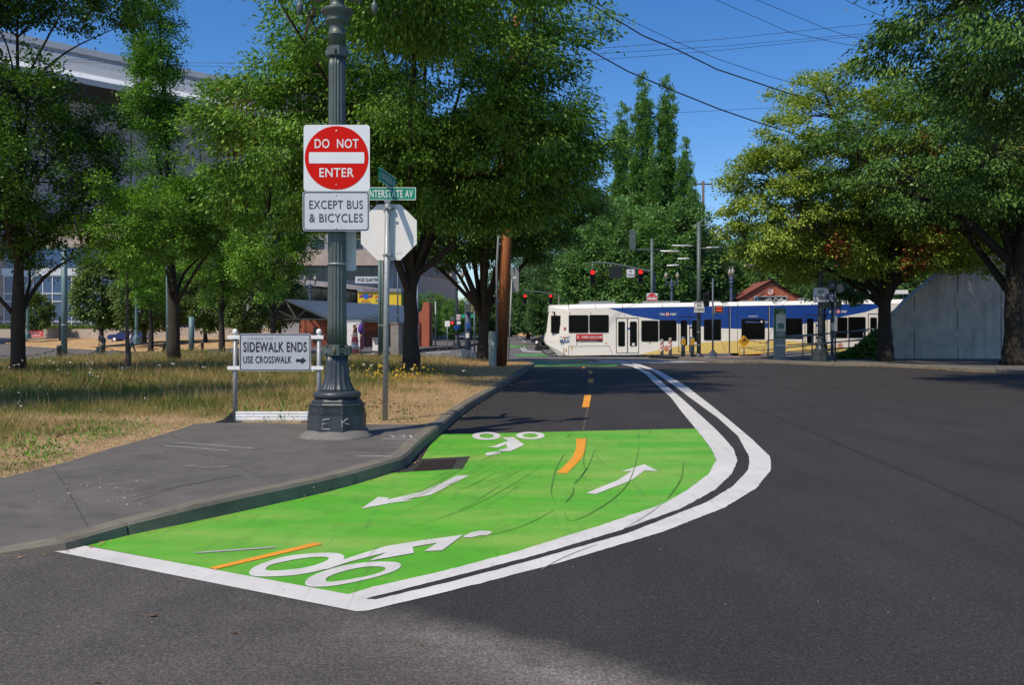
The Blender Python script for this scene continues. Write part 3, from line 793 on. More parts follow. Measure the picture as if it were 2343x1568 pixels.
mb.build("white_road_line", M_whiteold, hillroad)
def bank(name, pts, rises, m):
    mb = MB(); prev = None
    for (dx, dy, z) in rises:
        row = [Vector((x + dx * 1.0, y + dy, zz + z)) for x, y, zz in pts]
        if prev: mb.strip(prev, row)
        prev = row
    return tag(mb.build(name, m), kind="structure")
bank("right_bank", [(8.0, 150, .4), (8.3, 128, .15), (9.0, 112, .02), (11.5, 104, .0), (20, 101, .0), (60, 100, .0), (120, 100, 0)], ((0, 0, -.05), (2, 3, .8), (5, 9, 2.2), (14, 22, 6), (40, 70, 13), (120, 200, 22)), M_dry)
bank("left_bank", [(-60, 262, 1.2), (-24, 246, 1.2), (-2, 215, 1.0), (5.2, 175, .75)], ((0, 0, -.05), (2.5, 4, 1.0), (6, 11, 3), (16, 26, 7), (60, 90, 16)), M_dry)
# ================================================================ TREES
def leaf_mesh(name, pts, dirs, L, W, rng, jitter=0.35, droop=0.25):
    n = len(pts)
    d = dirs + rng.normal(0, jitter, (n, 3)); d[:, 2] -= droop
    d /= np.linalg.norm(d, axis=1, keepdims=True) + 1e-9
    up = np.tile(np.array([0, 0, 1.0]), (n, 1)) + rng.normal(0, 0.45, (n, 3))
    w = np.cross(d, up); w /= np.linalg.norm(w, axis=1, keepdims=True) + 1e-9
    nn = np.cross(w, d)
    s = rng.uniform(0.65, 1.25, (n, 1))
    l = L * s; ww = W * s * 0.5
    v = np.empty((n, 4, 3))
    v[:, 0] = pts; v[:, 1] = pts + d * l * 0.45 + w * ww - nn * ww * .3; v[:, 2] = pts + d * l; v[:, 3] = pts + d * l * 0.45 - w * ww - nn * ww * .3
    me = bpy.data.meshes.new(name)
    me.vertices.add(n * 4); me.vertices.foreach_set('co', v.ravel())
    me.loops.add(n * 4); me.loops.foreach_set('vertex_index', np.arange(n * 4, dtype=np.int32))
    me.polygons.add(n); me.polygons.foreach_set('loop_start', np.arange(0, n * 4, 4, dtype=np.int32))
    me.update(calc_edges=True)
    return me
def leaf_cluster_points(centers, radii, per, rng, flat=0.5, dirv=None):
    n = len(centers)
    cnt = np.maximum(6, (per * rng.uniform(.6, 1.4, n) * (radii / radii.mean()) ** 2).astype(int))
    idx = np.repeat(np.arange(n), cnt); m = len(idx)
    off = rng.normal(0, 0.36, (m, 3)); off[:, 2] *= flat
    rr = np.linalg.norm(off[:, :2], axis=1)
    off[:, 2] -= 0.30 * rr ** 2
    pts = centers[idx] + off * radii[idx][:, None]
    d = off.copy(); d[:, 2] *= .5
    d /= np.linalg.norm(d, axis=1, keepdims=True) + 1e-9
    if dirv is not None: d = d * .55 + dirv[idx] * .6
    return pts, d
def lumps(u, rng_seed):
    r = np.random.default_rng(rng_seed); k = 0
    for i in range(7):
        a = r.normal(0, 1, 3); a /= np.linalg.norm(a)
        k = k + np.sin(3.1 * (u @ a) * (1 + .35 * i) + r.uniform(0, 6.28)) / 7
    return k
def tree(name, label, cat, H, r0, ells, ncl, per, L, W, cr, lm, bark=None, seed=1, lean=(0, 0), fork=0.3, limbs=7, flat=0.5, droop=.25, shell=0.5, group=None, rust=0, limb_r=.55, jitter=.35, dropn=0.0):
    rng = np.random.default_rng(seed); rnd = random.Random(seed)
    bark = bark or M_bark
    root = thing(name, label, cat, (0, 0, 0), group)
    # cluster centres
    vol = np.array([e[3] * e[4] * e[5] for e in ells]) ** (2 / 3.); vol /= vol.sum()
    cs = []; out = []
    for e, fr in zip(ells, vol):
        k = max(4, int(ncl * fr))
        u = rng.normal(0, 1, (k, 3)); u /= np.linalg.norm(u, axis=1, keepdims=True)
        rad = shell + (1 - shell) * rng.uniform(0, 1, k) ** 0.7
        rad = rad * (1 + 0.30 * lumps(u, seed + 5))
        cs.append(np.array(e[:3]) + u * rad[:, None] * np.array(e[3:6])); out.append(u)
    C = np.vstack(cs); U = np.vstack(out)
    if dropn: 
        keep = rng.uniform(0, 1, len(C)) > dropn; C = C[keep]; U = U[keep]
    ok = C[:, 2] > 1.2; C = C[ok]; U = U[ok]
    rad = cr * rng.uniform(.65, 1.35, len(C))
    # wood
    fz = H * fork
    tb = MB(); tb.smooth = True
    path = []
    for i in range(7):
        t = i / 6
        path.append(Vector((lean[0] * t ** 1.4 + rnd.gauss(0, .03) * H * .06 * (i > 0), lean[1] * t + rnd.gauss(0, .03) * H * .06 * (i > 0), fz * t)))
    rr = [r0 * (1.45 if i == 0 else 1.12 if i == 1 else 1 - (.04 if fork <= .5 else .13) * i) for i in range(7)]
    path.insert(1, path[0].lerp(path[1], .35)); rr.insert(1, r0 * 1.18)
    tb.tube(path, rr, 10)
    tb.build("trunk", bark, root)
    lb = MB(); lb.smooth = True
    cen = Vector(C.mean(0)); top = path[-1]
    nodes = []; npos = []
    order = rng.permutation(len(C))
    # pick well spread limb targets
    tg = [C[order[0]]]
    while len(tg) < min(limbs, len(C)):
        dist = np.min(np.linalg.norm(C[:, None, :] - np.array(tg)[None], axis=2), axis=1)
        tg.append(C[int(np.argmax(dist))])
    for q in tg:
        q = Vector(q); st = path[-1 - rnd.randint(0, 2)]
        if fork > .5:
            below = [p for p in path[2:] if p.z < q.z - .45 * Vector((q.x - p.x, q.y - p.y)).length and p.z > 1.2]
            st = below[-1] if below else path[3]
        mid = st.lerp(q, .45); mid.z += (q - st).length * .10; mid += Vector((rnd.gauss(0, .25), rnd.gauss(0, .25), 0))
        e2 = st.lerp(q, .97)
        pl = catmull([st, mid, e2], 5)
        r1 = r0 * limb_r * rnd.uniform(.7, 1.05) * (1 if fork <= .5 else 1.1 - .8 * st.z / max(.1, fz))
        lb.tube(pl, [r1 * (1 - .88 * i / (len(pl) - 1)) for i in range(len(pl))], 6, False)
        for i, p in enumerate(pl):
            if i > 1: npos.append(p); nodes.append(r1 * (1 - .85 * i / (len(pl) - 1)))
    NP = np.array([list(p) for p in npos])
    for i, c in enumerate(C):
        dd = np.linalg.norm(NP - c, axis=1) + np.maximum(0, NP[:, 2] - c[2]) * 1.2
        j = int(np.argmin(dd)); st = npos[j]; q = Vector(c)
        if (q - st).length < .3: continue
        mid = st.lerp(q, .5) + Vector((rnd.gauss(0, .1), rnd.gauss(0, .1), .06 * (q - st).length))
        r1 = min(nodes[j] * .7, .012 + .012 * (q - st).length)
        lb.tube([st, mid, q], [r1, r1 * .6, r1 * .25], 4, False)
    lb.build("branches", bark, root)
    pts, d = leaf_cluster_points(C, rad, per, rng, flat, U)
    me = leaf_mesh("crown", pts, d, L, W, rng, jitter, droop)
    o = link_mesh("crown", me, [lm, L_rust], root)
    if rust:
        # a few withered sprays
        npoly = len(me.polygons); mi = np.zeros(npoly, np.int32)
        low = np.argsort(pts[:, 2])[:int(len(pts) * .55)]
        for k in range(rust):
            c = pts[rng.choice(low)]
            dd = np.linalg.norm((pts - c) * np.array([1, 1, .55]), axis=1)
            mi[(dd < cr * rng.uniform(.6, 1.15)) & (rng.uniform(0, 1, len(pts)) < .6)] = 1
        me.polygons.foreach_set('material_index', mi)
    return root
GZ = .145
TL = lambda px, Y: (px - CX) * Y / F
# big spreading street tree behind the stop sign post
t = tree("zelkova_tree", "big spreading tree with dark trunk on the island behind the stop sign back", "tree", 16, .27,
         [(.7, -1.5, 10.3, 5.4, 5.2, 5.6), (-3.2, -1.6, 7.6, 3.6, 3.6, 2.9), (2.8, -1.2, 7.4, 3.8, 3.4, 2.6), (1.1, -9.2, 10.6, 3.7, 2.7, 2.4)], 900, 235, .155, .068, .85, L_zel, seed=11, fork=.25, limbs=16, shell=.45, flat=.45, droop=.55, limb_r=.5, rust=1)
t.location = (TL(940, 29), 29, GZ)
t = tree("zelkova_tree", "many-limbed tree with fanned dark branches beside the wooden utility pole", "tree", 12, .30,
         [(0.8, 0, 9.0, 5.6, 5, 4.0), (0, 0, 6.6, 4.6, 4, 1.8)], 480, 200, .17, .08, .9, L_zel2, seed=23, fork=.24, limbs=14, shell=.5, flat=.42, droop=.5, limb_r=.55)
t.location = (TL(1106, 43), 43, GZ)
# left group
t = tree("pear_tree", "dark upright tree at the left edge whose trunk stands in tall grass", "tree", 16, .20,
         [(-.1, 0, 7.2, 3.5, 3.3, 3.5), (.9, -.3, 13.2, 4.0, 3.0, 1.4), (-2.6, 0, 11.0, 1.6, 2.0, 2.8)], 640, 165, .115, .075, .62, L_pearshade, seed=31, fork=.72, limbs=26, shell=.4, flat=.7, limb_r=.6, jitter=.6)
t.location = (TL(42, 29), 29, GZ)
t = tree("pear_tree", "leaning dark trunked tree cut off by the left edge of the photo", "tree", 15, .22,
         [(-.2, 0, 8.0, 2.4, 3.0, 4.2), (.4, 0, 14.2, 2.6, 2.6, 1.8)], 300, 150, .12, .08, .62, L_pearshade, seed=37, lean=(1.3, 0), fork=.75, limbs=20, shell=.4, flat=.7, limb_r=.6, jitter=.6)
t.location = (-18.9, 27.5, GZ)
t = tree("young_tree", "slender sapling with pale bare lower twigs and bright green crown in the grass", "tree", 7, .085,
         [(.1, 0, 5.3, 1.75, 1.7, 2.1)], 130, 120, .10, .062, .48, L_lite, M_barkg, seed=41, fork=.6, limbs=12, shell=.3, flat=.7, limb_r=.5, jitter=.6)
t.location = (TL(292, 29), 29, GZ)
t3 = tree("pear_tree", "tall columnar tree with twisted dark trunk between the sapling and the sidewalk sign", "tree", 19, .24,
         [(-.9, 0, 13.6, 1.45, 1.5, 5.4), (0.3, 0, 7.0, 2.3, 2.2, 2.3)], 440, 150, .115, .075, .58, L_pear, seed=43, lean=(-.6, 0), fork=.82, limbs=30, shell=.25, flat=.75, limb_r=.55, jitter=.6)
t3.location = (TL(398, 40), 40, GZ)
place(t3, (-13.2, 14.2, GZ), 2.0, (1.0, 1.0, .8), "columnar tree beside the sidewalk beyond the left edge of the photo")
t4 = tree("leafy_tree", "bushy bright green tree right of the columnar tree", "tree", 13, .18,
         [(0, 0, 8.0, 3.0, 2.9, 4.6)], 330, 130, .14, .095, .65, L_lite, seed=47, fork=.6, limbs=18, shell=.4, flat=.7, jitter=.6)
t4.location = (TL(508, 55), 55, GZ)
place(t4, (TL(625, 52), 52, GZ), 2.1, (.95, .95, 1.05), "bushy bright green tree overlapping the left side of the lamp post")
t4b = place(t4, (TL(345, 64), 64, .2), 4.0, .92, "bushy bright green tree behind the sapling and teal pole")
LIN = ["dense dark rounded linden left of the walking men", "dense dark linden behind the man in the white shirt", "dark linden between the two teal poles", "dark linden behind the sidewalk sign's left post",
       "dark linden left of the brick station's canopy", "dark linden under the station canopy's left edge", "linden in front of the blue glass entrance"]
t6 = tree("linden_tree", LIN[0], "tree", 8.6, .22, [(0, 0, 4.6, 2.7, 2.6, 3.7)], 190, 80, .27, .19, .75, L_lin, seed=53, fork=.24, limbs=6, shell=.6, flat=.8, group="lindens on the far lawn")
for i, (px, Y, z, s) in enumerate(((232, 84, .8, 1.05), (330, 80, .7, .95), (392, 86, .8, .9), (470, 82, .75, .85), (560, 78, .6, .8), (640, 92, .9, .95), (85, 112, 1.1, .7))):
    place(t6, (TL(px, Y), Y, z), i * 1.7, s, LIN[i], copy=i > 0)
# right group
t = tree("elm_tree", "yellow-green street tree with withered red-brown sprays in front of the concrete wall", "tree", 16, .36,
         [(-1, .6, 10.6, 5.8, 5, 5.0), (-5.2, .6, 8.2, 3.6, 3.6, 3.2), (4, 1, 9.5, 6, 5, 5), (-3, .6, 5.4, 4.2, 2.6, 1.4), (1.2, -.6, 5.7, 5.2, 3.2, 1.3)], 900, 190, .17, .095, .85, L_elm, M_barkdk, seed=61, fork=.26, limbs=16, shell=.5, flat=.45, droop=.45, rust=9)
t.location = (TL(2025, 44), 44, .15)
t = tree("elm_tree", "large dark tree at the right edge whose pale limbs reach left over the wall", "tree", 15, .46,
         [(-3.4, 0, 9.6, 6, 5.2, 3.6), (2, 0, 11, 7, 6, 5)], 330, 185, .17, .09, .95, L_zel2, M_barkdk, seed=67, fork=.3, limbs=16, shell=.55, flat=.45, droop=.5, rust=4, limb_r=.5)
t.location = (22.7, 38.5, .15)
t = tree("zelkova_tree", "near dark green tree overhanging the top right corner of the photo", "tree", 15, .42,
         [(-4.2, -1, 11.3, 8.2, 6.0, 4.0), (-1.5, .5, 9.2, 8.6, 5.5, 2.4)], 820, 220, .155, .068, .9, L_zel2, M_barkg, seed=71, fork=.36, limbs=16, shell=.5, flat=.42, droop=.6)
t.location = (21.0, 22.0, .15)
t = tree("small_tree", "small drooping tree beside the platform railing in front of the tram", "tree", 5, .13,
         [(0.1, 0, 4.3, 1.7, 1.3, .8), (1.7, 0, 4.0, 1.2, 1.2, .7)], 60, 110, .20, .08, .55, L_dark, seed=73, fork=.7, limbs=6, shell=.3, flat=.6, droop=.6)
t.location = (TL(1886, 53), 53, .15)
# poplars behind the tram
POP = ["left of the two tall poplar spires behind the tram", "right and thinnest of the tall poplar spires behind the tram", "shorter poplar stepping down right of the spires", "poplar half hidden by the spreading tree, left of the spires", "lowest poplar at the right end of the poplar row", "stout poplar between and in front of the two spires"]
t7 = tree("poplar_tree", POP[0], "tree", 31, .35, [(0, 0, 9.5, 2.8, 2.6, 8.5), (0, 0, 21, 1.35, 1.3, 10.0), (.55, 0, 19, .6, .6, 8.5), (-.7, 0, 17, .6, .6, 8.0)], 900, 55, .27, .18, .48, L_pop, M_barkg, seed=79, fork=.2, limbs=8, shell=.35, flat=1.25, droop=-.35, limb_r=.35, group="poplars behind the tram")
for i, (px, Y, s) in enumerate(((1470, 95, 1.0), (1523, 96, 1.0), (1566, 94, .76), (1425, 98, .92), (1588, 92, .6), (1497, 93, .72))):
    place(t7, (TL(px, Y), Y, .2), i * 1.1, s, POP[i], copy=i > 0)
# wooded backdrop: individual trees
BG = [(1395, 90, 1.05), (1450, 86, .95), (1512, 88, .98), (1570, 90, .95), (1628, 95, .86), (1680, 100, .84), (1345, 104, .92), (1290, 110, .86), (1243, 116, .84), (1208, 150, 1.0), (1318, 96, .7), (1262, 104, .62),
      (1735, 104, .9), (1800, 106, 1.0), (1870, 100, 1.0), (1950, 100, 1.1), (2050, 90, 1.1), (2150, 80, 1.1), (2250, 76, 1.15), (2330, 72, 1.1), (1000, 165, .62), (1040, 150, .5), (1078, 170, .6), (1135, 175, .95), (1165, 180, .9), (940, 120, .5), (1420, 112, 1.3), (1540, 110, 1.2)]
WHERE = ["above the tram's first windows", "above the tram's front door", "behind the traffic signal pole", "above the tram's second door", "behind the tall overhead-wire pole", "behind the right hand double globe lamp", "above the tram's cab roof", "left of the hanging red signals", "above the far red signals", "right of the grey sign back by the wooden pole", "low behind the tram's cab", "at the bend of the hill road",
         "left of the brick gable", "behind the brick gable", "behind the kiosk", "behind the no-turns lamp post", "behind the concrete wall's sloping end", "behind the concrete wall", "behind the wall's right half", "behind the trunk at the right edge",
         "right of the brick station's end wall", "behind the round red sign pole", "behind the blue signal post", "behind the fanned tree's trunk", "seen just left of the wooden pole", "behind the station roof", "tall behind the poplars' left foot", "tall behind the poplars' right foot"]
b1 = tree("broadleaf_tree", "x", "tree", 16, .3, [(0, 0, 8.2, 4.8, 4.6, 7.0), (2, 0, 5.5, 3.5, 3.5, 3.6), (-2, 0, 6, 3.5, 3.5, 4)], 480, 70, .31, .21, .85, L_pop, seed=83, fork=.2, limbs=7, shell=.55, flat=.9, droop=.2, group="trees behind the tram and the crossing")
b2 = tree("broadleaf_tree", "x", "tree", 16, .3, [(0, 0, 8.6, 4.4, 4.6, 7.2), (1.5, 0, 5, 4, 3.5, 3.8), (-2.4, 0, 5, 3.0, 3.2, 3.4)], 480, 70, .31, .21, .85, L_dark, seed=89, fork=.2, limbs=7, shell=.55, flat=.9, droop=.2, group="trees behind the tram and the crossing")
used = set()
for i, (px, Y, s) in enumerate(BG):
    src = b2 if (i in (6, 7, 8, 9, 10, 11, 15, 16, 17, 18, 19, 23, 24) or i % 4 == 3) else b1
    z = .2 if px < 1195 or Y < 101 else .6
    place(src, (TL(px, Y), Y, z), i * 2.3, s, ("dark" if src is b2 else "mid green") + " leafy background tree " + WHERE[i], copy=src in used)
    used.add(src)
# ---- ivy mound at the wall's left end
rng = np.random.default_rng(5)
n = 5200
u = rng.uniform(0, 1, n); v = rng.uniform(-1, 1, n)
px_ = 1912 + 96 * u; top = 812 - (812 - 752) * np.clip((u - .12) / .85, 0, 1) ** 1.3
Yv = 48.3 + rng.uniform(-.8, .6, n)
zz = EYE - ((818 - (818 - top) * rng.uniform(0, 1, n) ** .8) - HY) * Yv / F
pts = np.stack([(px_ - CX) * Yv / F, Yv, np.maximum(.17, zz)], 1)
d = rng.normal(0, 1, (n, 3)); d[:, 1] -= .8
me = leaf_mesh("ivy_leaves", pts, d / np.linalg.norm(d, axis=1, keepdims=True), .17, .15, rng, .4, .2)
iv = link_mesh("ivy", me, L_ivy); tag(iv, "dark ivy heaped against the left end of the concrete wall", "ivy")
iv['kind'] = "stuff"

# ================================================================ GRASS
def vnoise(x, y, s, seed):
    r = np.random.default_rng(seed); k = 0
    for i in range(6):
        a = r.uniform(0, 6.28); f_ = s * (1 + .7 * i)
        k = k + np.sin((x * math.cos(a) + y * math.sin(a)) * f_ + r.uniform(0, 6.28)) / (1 + .5 * i)
    return k / 2.4
kx = np.array([p.x for p in inner[i_end:]]); ky = np.array([p.y for p in inner[i_end:]])
from mathutils.geometry import intersect_point_line
P2 = [(p.x, p.y) for p in poly]
def inside(px, py):
    c = np.zeros(len(px), bool); n_ = len(P2); j = n_ - 1
    for i in range(n_):
        xi, yi = P2[i]; xj, yj = P2[j]
        cond = ((yi > py) != (yj > py)) & (px < (xj - xi) * (py - yi) / (yj - yi + 1e-12) + xi)
        c ^= cond; j = i
    return c
def grass_mat():
    m, nt, b, out = newmat("grass_blades")
    a = nt.nodes.new("ShaderNodeAttribute"); a.attribute_name = "tint"
    g = nt.nodes.new("ShaderNodeNewGeometry")
    f_ = math_n(nt, 'ADD', a.outputs['Fac'], math_n(nt, 'MULTIPLY', math_n(nt, 'SUBTRACT', g.outputs['Random Per Island'], .5), .45))
    cc = ramp(nt, f_, [(0.0, (0.56, 0.38, 0.19)), (0.3, (0.55, 0.40, 0.19)), (.5, (0.40, 0.33, 0.12)), (.72, (.19, .22, .05)), (1.0, (.09, .15, .03))])
    nt.links.new(cc, b.inputs['Base Color']); b.inputs['Roughness'].default_value = .7; b.inputs['Specular IOR Level'].default_value = .2
    tr = nt.nodes.new("ShaderNodeBsdfTranslucent"); nt.links.new(cc, tr.inputs[0])
    mx = nt.nodes.new("ShaderNodeMixShader"); mx.inputs[0].default_value = .3
    nt.links.new(b.outputs[0], mx.inputs[1]); nt.links.new(tr.outputs[0], mx.inputs[2]); nt.links.new(mx.outputs[0], out.inputs[0])
    return m
M_grass = grass_mat()
def blades(px, py, h, w, tint, rng, bend=.5, z0=GZ):
    n = len(px)
    a = rng.uniform(0, 6.28, n); b = rng.uniform(0, 6.28, n); k = bend * rng.uniform(.2, 1.2, n) * h
    v = np.zeros((n, 4, 3))
    wx, wy = np.cos(a) * w, np.sin(a) * w
    v[:, 0] = np.stack([px - wx, py - wy, np.full(n, z0)], 1); v[:, 1] = np.stack([px + wx, py + wy, np.full(n, z0)], 1)
    v[:, 2] = np.stack([px + wx * .8 + np.cos(b) * k * .5, py + wy * .8 + np.sin(b) * k * .5, z0 + h * .55], 1)
    v[:, 3] = np.stack([px + np.cos(b) * k, py + np.sin(b) * k, z0 + h], 1)
    return v, np.repeat(tint, 4)
def quads_mesh(name, v, tint, m, parent=None):
    n = v.shape[0]
    me = bpy.data.meshes.new(name)
    me.vertices.add(n * 4); me.vertices.foreach_set('co', v.reshape(-1))
    me.loops.add(n * 4); me.loops.foreach_set('vertex_index', np.tile(np.array([0, 1, 2, 3], np.int32), n) + np.repeat(np.arange(n, dtype=np.int32) * 4, 4))
    me.polygons.add(n); me.polygons.foreach_set('loop_start', np.arange(0, n * 4, 4, dtype=np.int32))
    me.update(calc_edges=True)
    if tint is not None:
        at = me.attributes.new("tint", 'FLOAT', 'POINT'); at.data.foreach_set('value', tint.astype(np.float32))
    return link_mesh(name, me, m, parent)
rng = np.random.default_rng(77)
V, T = [], []
for (x0, x1, y0, y1, dens, hs, ws) in ((-12, 0.2, 7.6, 19, 900, .72, .0026), (-20, 0.8, 19, 31, 380, .95, .0042), (-30, 1.2, 31, 47, 170, 1.15, .0065), (-30, -9, 47, 66, 60, 1.3, .010)):
    n = int((x1 - x0) * (y1 - y0) * dens)
    px_, py_ = rng.uniform(x0, x1, n), rng.uniform(y0, y1, n)
    vis = np.abs(px_ / py_) < .68
    px_, py_ = px_[vis], py_[vis]
    k = inside(px_, py_); px_, py_ = px_[k], py_[k]
    # distance to the sidewalk's left edge / kerb -> mown, straw-coloured fringe
    edge_x = np.where(py_ < 13.8, -5.05, np.interp(py_, ky[:60], kx[:60]))
    dist = np.where(py_ < 13.8, np.maximum(0, edge_x - px_), np.minimum(np.maximum(0, edge_x - px_), py_ - 13.6))
    n1 = vnoise(px_, py_, .55, 3); n2 = vnoise(px_, py_, 1.9, 9)
    keep = px_ > -23.5 - np.clip((40 - py_) * 1.2, 0, 14)
    px_, py_, dist = px_[keep], py_[keep], dist[keep]
    n1 = vnoise(px_, py_, .55, 3); n2 = vnoise(px_, py_, 1.9, 9)
    tall = np.clip((dist - .9 + n1 * .9) / 2.2, 0, 1)
    right = np.clip((px_ + 4.5) / 3, 0, 1)          # strip by the kerb is drier
    green = np.clip(.30 + .38 * tall + .42 * n2 + .24 * n1 - .30 * right - .10 * (py_ > 30), 0.02, 1)
    h = (.05 + .25 * tall * rng.uniform(.3, 1.3, len(px_)) * (1 - .45 * right) + .03 * n2) * hs * rng.uniform(.6, 1.2, len(px_))
    stalk = rng.uniform(0, 1, len(px_)) < .022 * tall
    h = np.where(stalk, h * 1.7 + .1, np.maximum(h, .03)); green = np.where(stalk, .12, green)
    v, t_ = blades(px_, py_, h, ws * rng.uniform(.7, 1.5, len(px_)) * (1 - .4 * stalk), green, rng, np.where(stalk, .22, .65))
    V.append(v); T.append(t_)
grass = quads_mesh("island_grass", np.concatenate(V), np.concatenate(T), M_grass)
tag(grass, "tall dry and green grass covering the island", "grass", kind="stuff")
# weeds: seed heads, umbels, yellow flowers
def blobs(name, centres, size, m, label, rng, k=5, parent=None, stem=True):
    V = []
    for c, s in zip(centres, size):
        for q in range(k):
            o = rng.normal(0, s * .5, 3); o[2] *= .7
            d = rng.normal(0, 1, 3); d /= np.linalg.norm(d); e = np.cross(d, rng.normal(0, 1, 3)); e /= np.linalg.norm(e)
            p = c + o; V.append([p - d * s * .45, p + e * s * .4, p + d * s * .45, p - e * s * .4])
        if stem:
            a = np.array([c[0], c[1], GZ]); w_ = np.array([.003, 0, 0]) * max(1, c[1] / 14)
            V.append([a - w_, a + w_, c + w_, c - w_])
    o = quads_mesh(name, np.array(V), None, m); return tag(o, label, "wildflowers", kind="stuff")
def scatter(n, x0, x1, y0, y1, h0, h1, cond=None):
    px_, py_ = rng.uniform(x0, x1, n), rng.uniform(y0, y1, n)
    k = inside(px_, py_) & (np.abs(px_ / py_) < .66)
    px_, py_ = px_[k], py_[k]
    if cond is not None:
        k = cond(px_, py_); px_, py_ = px_[k], py_[k]
    return np.stack([px_, py_, GZ + rng.uniform(h0, h1, len(px_))], 1)
M_dock = mat("rust_seed_heads", (0.13, 0.05, 0.028), .9, 0, .4, 20)
M_umbel = mat("white_umbels", (.62, .60, .52), .8, 0, .1)
M_yflow = mat("yellow_petals", (.72, .48, .02), .7, 0, .1)
away = lambda x, y: (x < -5.9) | (y > 15.5)
c = np.vstack([scatter(900, -13, -4.5, 7.5, 14, .06, .2, lambda x, y: (x < -5.5) & (vnoise(x, y, .8, 21) > .1)), scatter(380, -5.2, -1.5, 14.2, 17.5, .06, .22, lambda x, y: vnoise(x, y, 1.0, 22) > .1), scatter(1400, -20, -8, 20, 32, .12, .36, lambda x, y: vnoise(x, y, .6, 23) > .15)])
blobs("dock_seed_heads", c, np.where(c[:, 1] < 19, .022, .042), M_dock, "rust-brown dock and clover seed heads among the island grass", rng, 6, stem=False)
c = np.vstack([scatter(46, -12, -5.5, 10, 20, .2, .5, away), scatter(120, -22, -1, 20, 46, .3, .65)])
blobs("white_umbel_flowers", c, np.where(c[:, 1] < 20, .026, .05), M_umbel, "white umbel flowers dotted through the island grass", rng, 5, stem=False)
c = np.stack([rng.normal(-3.25, .55, 85), rng.normal(24.2, .5, 85), GZ + rng.uniform(.15, .55, 85)], 1)
blobs("yellow_flowers", c, np.full(len(c), .055), M_yflow, "clump of yellow flowers at the foot of the spreading tree", rng, 4, stem=False)
# low broad-leaved weeds along the sidewalk edge
n = 60; wx_ = np.concatenate([-5.15 - np.abs(rng.normal(0, .7, 28)), rng.uniform(-5, -1.7, 32)]); wy_ = np.concatenate([rng.uniform(8.2, 13.4, 28), rng.normal(14.8, .8, 32)])
k = inside(wx_, wy_); wx_, wy_ = wx_[k], wy_[k]
idx = np.repeat(np.arange(len(wx_)), rng.integers(8, 60, len(wx_)))
o_ = rng.normal(0, .11, (len(idx), 3)); pts = np.stack([wx_[idx] + o_[:, 0], wy_[idx] + o_[:, 1], GZ + np.abs(o_[:, 2]) * .9 + .01], 1)
k = inside(pts[:, 0], pts[:, 1]); pts = pts[k]; o_ = o_[k]
me = leaf_mesh("low_weeds", pts, o_ / (np.linalg.norm(o_, axis=1, keepdims=True) + 1e-6), .07, .02, rng, .5, -.2)
tag(link_mesh("low_weeds", me, L_pear), "low green weeds growing at the edge of the sidewalk", "weeds", kind="stuff")
